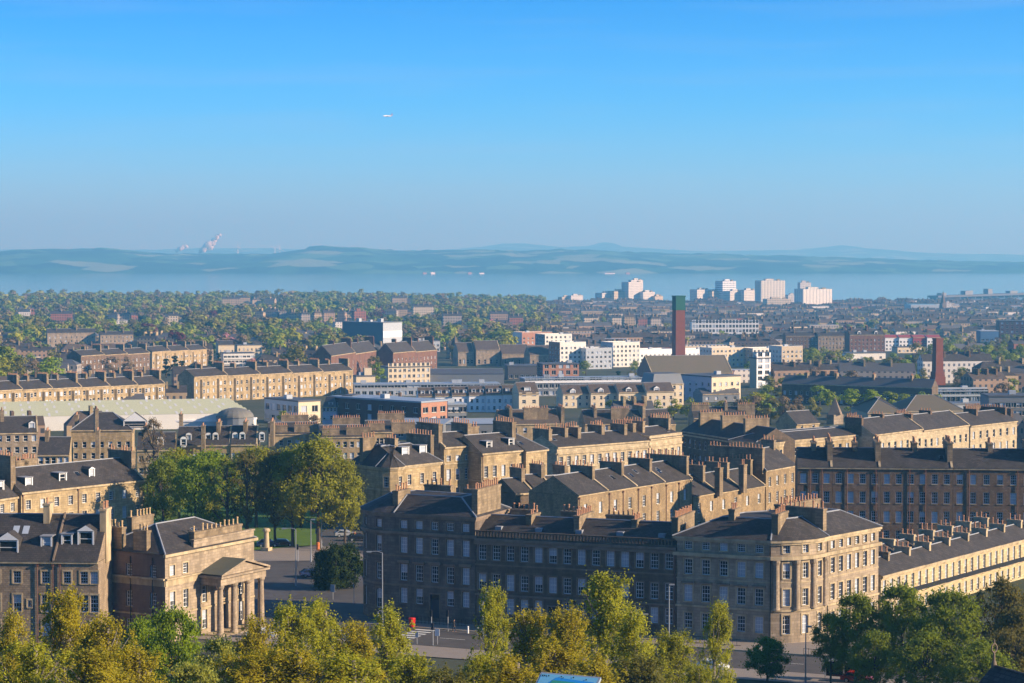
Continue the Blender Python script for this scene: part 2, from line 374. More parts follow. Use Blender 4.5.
OCC = []          # circles of occupied ground
def occupy(p0, p1, depth):
    L_ = math.hypot(p1[0] - p0[0], p1[1] - p0[1]); u = ((p1[0] - p0[0]) / L_, (p1[1] - p0[1]) / L_); n = (-u[1], u[0])
    k = max(1, int(L_ / depth))
    for i in range(k):
        c = L_ * (i + .5) / k; OCC.append((p0[0] + u[0] * c + n[0] * depth / 2, p0[1] + u[1] * c + n[1] * depth / 2, .62 * max(depth, L_ / k)))
BBOX = []         # picture boxes of the named buildings, with their distance
def guard(p0, p1, depth, z0, z1, Y):
    xs = [proj(p[0], p[1], z)[0] for p in (p0, p1) for z in (z0, z1)]; ys = [proj(p[0], p[1], z)[1] for p in (p0, p1) for z in (z0, z1)]
    BBOX.append((min(xs), max(xs), min(ys), max(ys), Y))

_pot = {}
def potmesh(k):
    if k not in _pot:
        mb = MB(); mb.lathe([(.15, 0), (.17, .08), (.13, .14), (.12, .75), (.17, .80), (.16, .95), (.10, .95)], 8); _pot[k] = mb.mesh('chimney_pot', [M[k]])
    return _pot[k]
def chimney(root, x, y, ln, th, z0, z1, lev, m='trim', pots='pot', npots=None, pitch=.75):
    """a stack at local x,y; ln along y (depth), th along x"""
    mb = MB(); mb.box(x - th / 2, x + th / 2, y - ln / 2, y + ln / 2, z0, z1 - .3, 0, 'b'); mb.box(x - th / 2 - .09, x + th / 2 + .09, y - ln / 2 - .09, y + ln / 2 + .09, z1 - .3, z1, 0)
    horiz = th > ln; span = th if horiz else ln
    n = npots if npots is not None else max(2, int(span / pitch))
    if lev < 2:
        for i in range(n):
            q = -span / 2 + span * (i + .5) / n + random.uniform(-.05, .05); hh = random.choice((.6, .7, .8))
            cx, cyy = (x + q, y) if horiz else (x, y + q)
            mb.tube((cx, cyy, z1), (cx, cyy, z1 + hh), .16, .13, 5, 1)
    o = mb.build('chimney', [M[m], M[pots]], root)
    if lev == 2:
        for i in range(n):
            if random.random() < .08: continue
            q = -span / 2 + span * (i + .5) / n
            cx, cyy = (x + q, y) if horiz else (x, y + q)
            pt = link('chimney_pot', potmesh(pots), o, (cx, cyy, z1)); pt.scale = (1, 1, random.choice((.7, .85, 1, 1.1)))
    return o
def dormer(root, x, y, z, w, h, back, style, lev, slate='slate', cheek='slate', wall='white'):
    """front face at local y, sill at z"""
    mb = MB(); W2 = w / 2 + .22; t = z + h + .12
    for s in (-1, 1): mb.box(x + s * W2 - (.2 if s > 0 else 0), x + s * W2 + (.2 if s < 0 else 0), y, y + back, z - .5, t, 0)
    mb.box(x - W2 + .2, x + W2 - .2, y, y + .2, z - .5, z, 1); mb.box(x - W2 + .2, x + W2 - .2, y + .25, y + back, z - .5, t - .003, 0)
    mb.box(x - W2 - .003, x - W2 + .2, y - .04, y - .002, z - .1, t, 1); mb.box(x + W2 - .2, x + W2 + .003, y - .04, y - .002, z - .1, t, 1)
    if style == 'gable':
        r = w * .42; A = [(x - W2 - .1, y - .12, t), (x + W2 + .1, y - .12, t), (x, y - .12, t + r)]; B = [(p[0], y + back, p[2]) for p in A]
        mb.poly(A, 1); mb.poly([A[1], B[1], B[2], A[2]], 0); mb.poly([B[0], A[0], A[2], B[2]], 0); mb.poly([A[0], B[0], B[1], A[1]], 1); mb.poly(B[::-1], 0)
    elif style == 'round':
        n = 8; A = [(x + W2 * math.cos(math.pi * k / n), y - .1, t + W2 * .8 * math.sin(math.pi * k / n)) for k in range(n + 1)]; B = [(p[0], y + back, p[2]) for p in A]
        mb.poly(A, 1)
        for k in range(n): mb.poly([A[k], B[k], B[k + 1], A[k + 1]], 0)
        mb.poly([A[0], A[-1], B[-1], B[0]], 0)
    else:
        mb.box(x - W2 - .1, x + W2 + .1, y - .12, y + back, t, t + .14, 2)
    o = mb.build('dormer', [M[slate], M[wall], M['lead']], root)
    put_window(o, (x, y + .1), 0, z, w - .04, h, 'sash', 1, .35)
    return o
def roof_rect(root, W_, D, h, rise, ry=None, hl=0, hr=0, o=.3, slate='slate', wall='golden', ends=True, trim=True):
    ry = D / 2 if ry is None else ry
    mb = MB(); ol = o if hl else 0; orr = o if hr else 0
    A = (-ol, -o, h); B = (W_ + orr, -o, h); C = (W_ + orr, D + o, h); E = (-ol, D + o, h); R0 = (hl, ry, h + rise); R1 = (W_ - hr, ry, h + rise)
    mb.poly([A, B, R1, R0], 0); mb.poly([C, E, R0, R1], 0); mb.poly([B, C, R1], 0 if hr else 1); mb.poly([E, A, R0], 0 if hl else 1); mb.poly([A, E, C, B], 0)
    if trim:
        segs = [(R0, R1)] + ([(A, R0), (E, R0)] if hl else []) + ([(B, R1), (C, R1)] if hr else [])
        for p, q in segs: mb.tube(Vector(p) + Vector((0, 0, .03)), Vector(q) + Vector((0, 0, .03)), .13, .13, 5, 2)
    return mb.build('roof', [M[slate], M[wall], M['lead']], root)
def skew(mb, x0, x1, D, h, rise, ry, up, m):   # raised gable coping following the roof slope
    q = [(-.15, h), (ry, h + rise), (D + .15, h)]
    for (ya, za), (yb, zb) in zip(q, q[1:]):
        lo = [(x0, ya, za - .2), (x1, ya, za - .2), (x1, yb, zb - .2), (x0, yb, zb - .2)]; hi = [(p[0], p[1], p[2] + .2 + up) for p in lo]
        for i in range(4): j = (i + 1) % 4; mb.poly([lo[i], lo[j], hi[j], hi[i]], m)
        mb.poly(hi, m)

def bld(P0, P1, depth, h, name='tenement', label='', cat='building', group=None, m='golden', rows=None, n=4, lev=1, roof='gable', rise=3.2, ry=None, hl=0, hr=0,
        chim=(), dorm=(), left=0, right=0, lrows=None, bands=(), cornice=(.35, .3), trim=None, trimm='trim', slate='slate', parapet=0, blindp=.22, pots='pot', sash='white',
        skewl=False, skewr=False, pipes=(), doors=(), zb=None, guarded=True, chm=None, extra_ops=(), roofm='darkgrey', drop=3, sidem=None, backrows=True):
    Ld = math.hypot(P1[0] - P0[0], P1[1] - P0[1]); ang = math.atan2(P1[1] - P0[1], P1[0] - P0[0])
    g0, g1 = g(*P0), g(*P1)
    if zb is None: zb = min(g0, g1); h = h + (g0 - zb)
    root = thing(name, label, cat, (P0[0], P0[1], zb), ang, group)
    wb = MB(); mats = [M[m], M[trimm]] + ([M[sidem]] if sidem else [])
    ops = rows_ops(Ld, n, rows or [])
    for (du, dw, dh) in doors:
        ops = [o for o in ops if not (abs(o[0] - du) < (o[1] + dw) / 2 and o[2] < dh)]; ops.append((du, dw, .15, dh, 'door'))
    ops += list(extra_ops)
    lr = lrows or rows or []
    c = [(0, 0), (Ld, 0), (Ld, depth), (0, depth)]
    top = h + parapet
    for i, oo in enumerate((ops, rows_ops(depth, right, lr), [], rows_ops(depth, left, lr))):
        a, b = c[i], c[(i + 1) % 4]
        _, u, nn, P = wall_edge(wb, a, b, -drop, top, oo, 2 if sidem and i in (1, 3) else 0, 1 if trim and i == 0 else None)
        put_ops(root, a, u, nn, oo, lev, blindp, sash, trimm)
    for (z, hh, pr) in bands:
        for i in ((0,) if lev < 2 else (0, 1, 3)):
            a, b = c[i], c[(i + 1) % 4]; l_ = math.hypot(b[0] - a[0], b[1] - a[1]); u = ((b[0] - a[0]) / l_, (b[1] - a[1]) / l_)
            wb.obox(a, u, .004, l_ - .004, 0, pr, z, z + hh, 1)
    if parapet:
        t = .35
        for i in range(4):
            a, b = c[i], c[(i + 1) % 4]; l_ = math.hypot(b[0] - a[0], b[1] - a[1]); u = ((b[0] - a[0]) / l_, (b[1] - a[1]) / l_)
            wb.obox(a, u, 0, l_, -t, .07, top, top + .15, 1); wb.poly([(a[0] - u[1] * t, a[1] + u[0] * t, h - 1), (b[0] - u[1] * t, b[1] + u[0] * t, h - 1), (b[0] - u[1] * t, b[1] + u[0] * t, top), (a[0] - u[1] * t, a[1] + u[0] * t, top)][::-1], 0)
    ryy = depth / 2 if ry is None else ry
    if skewl and roof == 'gable' and not hl: skew(wb, -.02, .4, depth, h, rise, ryy, .3, 1)
    if skewr and roof == 'gable' and not hr: skew(wb, Ld - .4, Ld + .02, depth, h, rise, ryy, .3, 1)
    wb.build('wall', mats, root)
    if cornice:
        cb = MB(); e = .0 if not (hl or hr) else cornice[0]
        cb.box(-e + .006, Ld + e - .006, -cornice[0], -.002, h - cornice[1], h + .05, 0)
        cb.build('cornice', M[trimm], root)
    if roof == 'gable': roof_rect(root, Ld, depth, h + .06, rise, ry, hl, hr, .3, slate, m)
    elif roof == 'double':
        mb = MB()
        for (ya, yb) in ((0, depth * .5), (depth * .5, depth)):
            ym = (ya + yb) / 2; A, B, C, E = (0, ya - (.25 if ya == 0 else 0), h), (Ld, ya - (.25 if ya == 0 else 0), h), (Ld, yb, h), (0, yb, h); R0, R1 = (0, ym, h + rise), (Ld, ym, h + rise)
            mb.poly([A, B, R1, R0], 0); mb.poly([C, E, R0, R1], 0); mb.poly([B, C, R1], 1); mb.poly([E, A, R0], 1); mb.tube(Vector(R0), Vector(R1), .12, .12, 5, 2)
        mb.build('roof', [M[slate], M[m], M['lead']], root)
    elif roof == 'flat':
        mb = MB(); q = .36 if parapet else -.25
        mb.box(q, Ld - q, q, depth - q, h - .3, h + (0 if parapet else .25), 0)
        for k in range(max(1, int(Ld / 14))):
            cx = random.uniform(2, max(2.2, Ld - 3)); mb.box(cx - 1.3, cx + 1.3, depth * .45, depth * .45 + 2.2, h, h + 1.5 + (0 if parapet else .25), 1)
        mb.build('roof', [M[roofm], M['palegrey']], root)
    elif roof == 'mansard':
        mb = MB(); i_ = 1.1
        A = [(0, 0), (Ld, 0), (Ld, depth), (0, depth)]; B = [(i_, i_), (Ld - i_, i_), (Ld - i_, depth - i_), (i_, depth - i_)]
        for k in range(4):
            j = (k + 1) % 4; mb.poly([(*A[k], h), (*A[j], h), (*B[j], h + rise), (*B[k], h + rise)], 0)
        mb.poly([(*p, h + rise) for p in B], 1); mb.build('roof', [M[slate], M['darkgrey']], root)
    if roof == 'gable' and lev == 2:
        s_ = rise / ryy
        for _ in range(random.randint(0, 1 + int(Ld / 10))):
            cx = random.uniform(hl + 1.2, max(hl + 1.4, Ld - hr - 1.2)); y0 = ryy * random.uniform(.35, .6); kw_ = random.choice((.35, .45, .6)); mb = MB(); zz = lambda y, k: h + .06 + y * s_ + k
            if any(abs(c_[0] - cx) < 1.4 for c_ in chim) or any(abs(c_[0] - cx) < 2 for c_ in dorm): continue
            mb.poly([(cx - kw_ - .1, y0 - .1, zz(y0 - .1, .09)), (cx + kw_ + .1, y0 - .1, zz(y0 - .1, .09)), (cx + kw_ + .1, y0 + 1.1, zz(y0 + 1.1, .09)), (cx - kw_ - .1, y0 + 1.1, zz(y0 + 1.1, .09))], 0); mb.poly([(cx - kw_, y0, zz(y0, .12)), (cx + kw_, y0, zz(y0, .12)), (cx + kw_, y0 + 1, zz(y0 + 1, .12)), (cx - kw_, y0 + 1, zz(y0 + 1, .12))], 1); mb.build('skylight', [M['lead'], M['glass']], root)
    for ch in chim:      # x, y, length along depth, thickness, height over eaves
        chimney(root, ch[0], ch[1], ch[2], ch[3], h - .6, h + ch[4], lev, chm or ('chimst' if m in ('golden', 'cream', 'rubble', 'pink', 'dark_sooty', 'brownrub') else 'trim' if lev == 2 else m), pots, ch[5] if len(ch) > 5 else None)
    sl_ = rise / max(.1, ryy)
    for d in dorm:       # x, height of sill over eaves, width, height, style
        y = d[1] / sl_ ; dormer(root, d[0], y, h + d[1], d[2], d[3], (d[3] + .5) / sl_ + .3, d[4], lev, slate)
    for x in pipes:
        mb = MB(); mb.tube((x, -.14, 0), (x, -.14, h - .3), .07, .07, 6); mb.box(x - .16, x + .16, -.3, -.02, h - .6, h - .32)
        mb.build('downpipe', M['pipe'], root)
    occupy(P0, P1, depth)
    if guarded: guard(P0, P1, depth, zb + h * .4, zb + h + rise * .8, (P0[1] + P1[1]) / 2)
    return root
def inset(poly, d):
    n = len(poly); res = []
    for i in range(n):
        p0, p1, p2 = poly[i - 1], poly[i], poly[(i + 1) % n]
        def off(a, b):
            l_ = math.hypot(b[0] - a[0], b[1] - a[1]); nx, ny = -(b[1] - a[1]) / l_, (b[0] - a[0]) / l_
            return (a[0] + nx * d, a[1] + ny * d), ((b[0] - a[0]) / l_, (b[1] - a[1]) / l_)
        (a, da), (b, db) = off(p0, p1), off(p1, p2)
        cr_ = da[0] * db[1] - da[1] * db[0]
        if abs(cr_) < 1e-4: res.append(b); continue
        t = ((b[0] - a[0]) * db[1] - (b[1] - a[1]) * db[0]) / cr_; res.append((a[0] + da[0] * t, a[1] + da[1] * t))
    return res
def arcpts(a, b, bulge, n):
    mx_, my = (a[0] + b[0]) / 2, (a[1] + b[1]) / 2; dx, dy = b[0] - a[0], b[1] - a[1]; c = math.hypot(dx, dy)
    rad = (c * c / 4 + bulge * bulge) / (2 * bulge); nx, ny = dy / c, -dx / c         # outward
    cx, cyy = mx_ - nx * (rad - bulge), my - ny * (rad - bulge)
    a0 = math.atan2(a[1] - cyy, a[0] - cx); a1 = math.atan2(b[1] - cyy, b[0] - cx)
    while a1 < a0: a1 += 2 * math.pi
    return [(cx + rad * math.cos(a0 + (a1 - a0) * k / n), cyy + rad * math.sin(a0 + (a1 - a0) * k / n)) for k in range(n + 1)]
def polyb(pts, edges, h, name, label, cat, m, trimm, rd, rise, lev=2, bands=(), chim=(), slate='slate', blindp=.25, zb=None, group=None, trim=True, pots='pot', pipes=(), drop=3):
    """pts: world corners counter-clockwise; edges: {index: openings}"""
    O = pts[0]; zb = min(g(*p) for p in pts[:3]) if zb is None else zb
    root = thing(name, label, cat, (O[0], O[1], zb), 0, group)
    q = [(p[0] - O[0], p[1] - O[1]) for p in pts]; n = len(q); wb = MB(); cb = MB()
    off = lambda d: inset(q, -d)
    for i in range(n):
        a, b = q[i], q[(i + 1) % n]; oo = edges.get(i, [])
        l_, u, nn, P = wall_edge(wb, a, b, -drop, h, oo, 0, 1 if trim and oo else None)
        put_ops(root, a, u, nn, oo, lev, blindp, 'white', trimm)
    def ring(mb, d, z0, z1, m_):
        o = off(d)
        for i in range(n):
            j = (i + 1) % n
            mb.poly([(*o[i], z0), (*o[j], z0), (*o[j], z1), (*o[i], z1)], m_); mb.poly([(*o[i], z1), (*o[j], z1), (*q[j], z1), (*q[i], z1)], m_); mb.poly([(*q[i], z0), (*q[j], z0), (*o[j], z0), (*o[i], z0)], m_)
    for (z, hh, pr) in bands: ring(wb, pr, z, z + hh, 1)
    wb.build('wall', [M[m], M[trimm]], root)
    ring(cb, .4, h - .3, h + .06, 0); ring(cb, .22, h - .6, h - .303, 0); cb.build('cornice', M[trimm], root)
    rb = MB(); e = off(.45); t = inset(q, rd)
    for i in range(n):
        j = (i + 1) % n; rb.poly([(*e[i], h + .07), (*e[j], h + .07), (*t[j], h + rise), (*t[i], h + rise)], 0)
        rb.tube((*t[i], h + rise), (*t[j], h + rise), .13, .13, 5, 1)
        l0 = math.hypot(q[i][0] - q[i - 1][0], q[i][1] - q[i - 1][1]); l1 = math.hypot(q[j][0] - q[i][0], q[j][1] - q[i][1])
        if max(l0, l1) > 3.5: rb.tube((*e[i], h + .1), (*t[i], h + rise), .12, .12, 5, 1)
    rb.poly([(*p, h + rise - .01) for p in t], 2); rb.poly([(*p, h + .07) for p in e][::-1], 1)
    rb.build('roof', [M[slate], M['lead'], M['slate']], root)
    occupy(pts[0], pts[1], 10)
    for p in pts: OCC.append((p[0], p[1], 6))
    return root, q

# ================================================================== the setting: ground, roads, water, hills
def sheet(name, pts_fn, m, kind='structure'):
    mb = MB(); pts_fn(mb); o = mb.build(name, m); o['kind'] = kind; return o
def ground_mesh():
    ys = sorted(set([a for a, b in GY] + list(np.arange(1500, 4200, 100)) + [-60, 4600])); xs = [-2200, -1500, -1000] + list(np.arange(-800, 801, 60)) + [1000, 1500, 2200]
    v = [(x, y, g(x, y) if y < 4400 else -4) for y in ys for x in xs]; nx = len(xs); f = []; mi = []
    for j in range(len(ys) - 1):
        for i in range(nx - 1): f.append((j * nx + i, j * nx + i + 1, (j + 1) * nx + i + 1, (j + 1) * nx + i)); mi.append(0 if ys[j] < 255 else 1)
    me = bpy.data.meshes.new('ground'); me.from_pydata(v, [], f); me.materials.append(M['hillgrass']); me.materials.append(M['city']); me.polygons.foreach_set('material_index', mi); me.update()
    return structure(link('ground', me))
ground_mesh()
def drape(name, poly, m, dz, step=6):
    """polygon strip given as two matching lists of points (left edge, right edge), draped on the ground"""
    lft, rgt = poly; mb = MB(); prev = None
    for k in range(len(lft) - 1):
        n = max(1, int(math.dist(lft[k], lft[k + 1]) / step))
        for i in range(n + (k == len(lft) - 2)):
            t = i / n; a = [lft[k][q] * (1 - t) + lft[k + 1][q] * t for q in (0, 1)]; b = [rgt[k][q] * (1 - t) + rgt[k + 1][q] * t for q in (0, 1)]
            row = [(a[0] + (b[0] - a[0]) * s, a[1] + (b[1] - a[1]) * s) for s in (0, .25, .5, .75, 1)]; row = [(x, y, g(x, y) + dz) for x, y in row]
            if prev:
                for q in range(4): mb.poly([prev[q], prev[q + 1], row[q + 1], row[q]], 0)
            prev = row
    o = mb.build(name, M[m]); o['kind'] = 'structure'; return o
def slab(name, poly, m, dz0, dz1):
    """raised pavement with a real kerb"""
    mb = MB(); n = len(poly)
    top = [(x, y, g(x, y) + dz1) for x, y in poly]; lo = [(x, y, g(x, y) - .3) for x, y in poly]
    mb.poly(top, 0)
    for i in range(n): j = (i + 1) % n; mb.poly([lo[i], lo[j], top[j], top[i]], 1)
    o = mb.build(name, [M[m], M['trim']]); o['kind'] = 'structure'; return o
# water and the far shore
mw = mat('sea water', (.07, .10, .125), .10, 0, spec=.5); t = mw.node_tree
nn_ = nd(t, 'ShaderNodeTexNoise'); nn_.inputs['Scale'].default_value = .012; nn_.inputs['Detail'].default_value = 6
gg_ = nd(t, 'ShaderNodeNewGeometry'); t.links.new(gg_.outputs['Position'], nn_.inputs[0]); bb_ = nd(t, 'ShaderNodeBump'); bb_.inputs['Strength'].default_value = .04; bb_.inputs['Distance'].default_value = 2
t.links.new(nn_.outputs[0], bb_.inputs['Height']); t.links.new(bb_.outputs[0], t.nodes['Principled BSDF'].inputs['Normal'])
mb = MB(); mb.poly([(-14000, 3600, 0), (14000, 3600, 0), (14000, 39500, 0), (-14000, 39500, 0)]); structure(mb.build('sea', mw))
mfife = bpy.data.materials.new('far hillside fields and woods'); mfife.use_nodes = True; t = mfife.node_tree; b = t.nodes['Principled BSDF']; b.inputs['Roughness'].default_value = .95; b.inputs['Specular IOR Level'].default_value = .1
vo = nd(t, 'ShaderNodeTexVoronoi'); vo.inputs['Scale'].default_value = .0055; gg_ = nd(t, 'ShaderNodeNewGeometry'); t.links.new(gg_.outputs['Position'], vo.inputs[0])
sp_ = nd(t, 'ShaderNodeSeparateColor'); t.links.new(vo.outputs['Color'], sp_.inputs[0]); rp_ = nd(t, 'ShaderNodeValToRGB'); rp_.color_ramp.interpolation = 'CONSTANT'
for i, (p, c) in enumerate([(0, (.012, .035, .02)), (.35, (.03, .085, .035)), (.6, (.018, .05, .025)), (.74, (.07, .15, .07)), (.88, (.17, .22, .14))]):
    e = rp_.color_ramp.elements[i] if i < 2 else rp_.color_ramp.elements.new(p); e.position = p; e.color = (*c, 1)
t.links.new(sp_.outputs[0], rp_.inputs[0]); t.links.new(rp_.outputs[0], b.inputs['Base Color'])
def hills(name, Yc, depth, prof, base=-6, nfreq=1.0, amp=.05, m=mfife, seed=1):
    """prof: picture outline [(px,py)] of the crest; the crest stands at Yc+depth*.55"""
    r = np.random.default_rng(seed); ph = r.uniform(0, 6.28, 12)
    px = np.linspace(prof[0][0], prof[-1][0], 150); py = np.interp(px, [p[0] for p in prof], [p[1] for p in prof]); ny = 16; v = []; f = []
    for j in range(ny):
        s = j / (ny - 1); Y = Yc + depth * s
        for i, (a, c) in enumerate(zip(px, py)):
            Ycr = Yc + depth * .55; X = (a - 512) / FPX * Ycr
            top = CAMZ + ray(a, c)[1] * Ycr
            k = math.sin(min(1, s / .55) * math.pi / 2) ** .8 if s < .55 else 1 - (s - .55) * .9
            w = sum(math.sin(X / Yc * FPX / 34 * nfreq * (q + 1) * .8 + s * 5 * (q % 3) + ph[q]) / (q + 1) for q in range(8)) * amp
            z = base + (top - base) * max(0, k) * (1 + w * .8 * (1 if 0 < s < .5 else 0)) + (top - base) * .07 * w
            if j == 0: z = base
            z += r.uniform(-1, 1) * (4 if 0 < j < ny - 1 else 0); v.append((X + r.uniform(-1, 1) * 20, Y + (w * depth * .12 if j == 0 else 0), z))
    n = len(px)
    for j in range(ny - 1):
        for i in range(n - 1): f.append((j * n + i, j * n + i + 1, (j + 1) * n + i + 1, (j + 1) * n + i))
    me = bpy.data.meshes.new(name); me.from_pydata(v, [], f); me.materials.append(m); me.polygons.foreach_set('use_smooth', [True] * len(f)); me.update(); return structure(link(name, me))
FIFE = [(-60, 252), (0, 251), (40, 249.5), (100, 248.5), (120, 249.5), (160, 253), (200, 253.5), (250, 254), (280, 254.5), (300, 250), (325, 246.5), (355, 248), (380, 249), (400, 250.5), (440, 249.5), (500, 250), (520, 251), (560, 250), (600, 250), (640, 252.5), (700, 253.5), (760, 255.5), (830, 257), (900, 259), (960, 261), (1020, 262), (1090, 262)]
hills('coastal_hills', 9900, 3600, FIFE, seed=3)
hills('distant_hills', 21000, 5000, [(-60, 249), (160, 250), (215, 248), (260, 248), (330, 250), (430, 251), (480, 247), (505, 243.5), (530, 243.5), (560, 247), (590, 246), (600, 242.5), (610, 243), (622, 247.5), (700, 251), (790, 250), (815, 248), (838, 245.5), (858, 248.5), (920, 253), (1090, 256)], seed=5, amp=.05)

# ================================================================== near streets
DA = (.915, -.403)                       # along the front of the shaded terrace, left to right
DN = (-.403, -.915)                      # out of its front, towards the road
def fr(p, a, d): return (p[0] + DA[0] * a + DN[0] * d, p[1] + DA[1] * a + DN[1] * d)
D1a = at(395, 513, 16.2); ZE1 = g(*D1a) + 16.2
D1q = atz(363, 507.6, ZE1); D1b = atz(475, 517.5, ZE1)
D3a = at(677, 536, 14.7); ZE3 = g(*D3a) + 14.7
D3b = atz(771, 541, ZE3); D3c = atz(826.6, 536.5, ZE3); D3d = atz(878.6, 527, ZE3)
o0 = D1b
road_l, road_r = [], []
for a, d in ((-62, 5.5), (-20, 5.5), (0, 5.5), (34, 5.5), (62, 5.2), (120, 5.2)): road_l.append(fr(o0, a, d))
for a, d in ((-62, 20), (-20, 19), (0, 18.5), (34, 18.5), (62, 18.5), (120, 18.5)): road_r.append(fr(o0, a, d))
slab('pavement', [fr(o0, -13, -.4), fr(o0, 4, -.4), fr(o0, 4, 5.45), fr(o0, -17, 5.45)][::-1], 'paving', 0, .14)
slab('pavement', [fr(o0, 4.01, -.4), fr(o0, 44, -4), fr(o0, 60, -9), fr(o0, 72, -12), fr(o0, 84, -12), fr(o0, 72, 5.15), fr(o0, 4.01, 5.45)][::-1], 'paving', 0, .14)
drape('road', (road_l, road_r), 'asphalt', .03)
drape('pavement', ([fr(o0, a, 19.2) for a in (-60, -20, 0, 34, 62, 120)], [fr(o0, a, 27) for a in (-60, -20, 0, 34, 62, 120)]), 'paving', .12)
# the cross street running away between the portico house and the terrace
S0, S1 = at(285, 612), at(352, 612); T0, T1 = at(300, 556), at(372, 556); U0, U1 = at(325, 530), at(362, 532)
drape('side_street', ([S0, T0, U0, (U0[0] + 12, U0[1] + 120)], [S1, T1, U1, (U1[0] + 12, U1[1] + 120)]), 'asphalt', .05)
drape('junction_road', ([at(185, 645), at(262, 558)], [at(390, 645), at(374, 558)]), 'asphalt', .02, 3)
drape('plaza', ([at(238, 562), at(232, 549)], [at(372, 560), at(345, 546)]), 'paving', .08, 3)
drape('forecourt', ([at(150, 660), at(250, 600)], [at(345, 640), at(300, 600)]), 'asphalt', .04, 3)
drape('lawn', ([at(150, 560), at(150, 524)], [at(318, 545), at(322, 524)]), 'lawn', .10, 3)
drape('lawn', ([at(118, 523.8), at(110, 470)], [at(322, 523.8), at(322, 470)]), 'lawn', .10, 3)
mbp = MB()
for k in range(16):        # centre line
    a = -50 + k * 10; A, B, C, E = fr(o0, a, 12.0), fr(o0, a + 4, 12.0), fr(o0, a + 4, 12.18), fr(o0, a, 12.18)
    mbp.poly([(*p, g(*p) + .045) for p in (E, C, B, A)])
for k in range(7):         # zebra bars near the signals
    A, B, C, E = fr(o0, -6.5, 6.4 + k * 1.7), fr(o0, -3.2, 6.4 + k * 1.7), fr(o0, -3.2, 7.2 + k * 1.7), fr(o0, -6.5, 7.2 + k * 1.7); mbp.poly([(*p, g(*p) + .05) for p in (E, C, B, A)])
o = mbp.build('road_marking', M['paint']); o['kind'] = 'structure'

# ================================================================== the shaded terrace along the main road (three houses)
def stack(root, p, ang, ln, th, z0, z1, lev=2, m='trim', pots='pot', npots=None):
    o = chimney(root, 0, 0, ln, th, z0, z1, lev, m, pots, npots); o.location = (p[0], p[1], 0); o.rotation_euler = (0, 0, ang); return o
DANG = math.atan2(DA[1], DA[0])
def along(a, b):
    l_ = math.dist(a, b); return ((b[0] - a[0]) / l_, (b[1] - a[1]) / l_), l_
# left house with the rounded corner
arc = arcpts(D1q, D1a, 1.5, 5)
bk = lambda p, d, s=0: (p[0] - DN[0] * d + DA[0] * s, p[1] - DN[1] * d + DA[1] * s)
pts = arc + [D1b, bk(D1b, 12), bk(D1q, 9.5, 5.5), bk(D1q, 5, .2)]
u, ln = along(D1a, D1b)
R1 = [(2.6, 2.3, 1.15), (6.0, 2.5, 1.2), (10.2, 2.4, 1.2), (13.9, 1.2, 1.15)]
ops = [o for o in rows_ops(ln, 5, R1, pad=.2) if not (o[2] == 2.6 and abs(o[0] - ln / 2) < .5)] + [(ln / 2, 1.5, .6, 3.6, 'door')]
eL = math.dist(arc[0], arc[1])
cu = [(eL / 2, 1.05, z, hh) for z, hh, w in R1[1:]] + [(eL / 2, 1.15, 1.6, 3.0, 'arch')]
zb1 = 49.2
HB = ZE1 - zb1
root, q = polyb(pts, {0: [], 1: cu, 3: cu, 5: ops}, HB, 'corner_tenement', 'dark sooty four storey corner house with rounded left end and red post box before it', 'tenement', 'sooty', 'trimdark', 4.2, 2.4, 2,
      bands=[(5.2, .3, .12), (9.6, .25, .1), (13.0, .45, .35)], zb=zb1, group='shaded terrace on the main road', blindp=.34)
l0 = (D1b[0] - arc[0][0], D1b[1] - arc[0][1])
loc = lambda p: (p[0] - arc[0][0], p[1] - arc[0][1])
for i in range(5):
    a = ln * (.2 + i * 1.6 / 2 * .25 / .25) if False else None
mbq = MB()
for i in range(5):         # little pediments over the first floor windows
    c = .2 + (ln - .4) * (i + .5) / 5; A = loc(D1a)
    mbq.obox(A, u, c - 1.0, c + 1.0, .002, .35, 8.72, 8.95)
    P = lambda uu, d: (A[0] + u[0] * uu + u[1] * d, A[1] + u[1] * uu - u[0] * d)
    if i % 2 == 0: mbq.hexa([P(c - 1.0, .3), P(c + 1.0, .3), P(c + 1.0, .01), P(c - 1.0, .01)], 8.953, 9.12)
mbq.build('window_hood', M['trimdark'], root)
stack(root, loc(bk(D1b, 5.2, -.5)), DANG, 8.5, .95, HB - .5, HB + 4.1, 2, 'chimst')
stack(root, loc(bk(D1a, 3.4, -.6)), DANG, 4.2, .9, HB - .5, HB + 3.2, 2, 'chimst')
stack(root, loc(bk(D1a, 10, 2.5)), DANG, .9, 4.5, HB - 1, HB + 3.4, 2, 'chimst')
stack(root, loc(bk(D1a, 10, 8.6)), DANG, .9, 3.2, HB - 1, HB + 3.0, 2, 'chimst')
for i in (1.0, 6.2, 8.8):
    mb = MB(); mb.tube((*loc(bk(D1a, 2.2, i)), HB + .9), (*loc(bk(D1a, 2.9, i)), HB + 1.35), .35, .35, 4); mb.build('skylight', M['lead'], root)
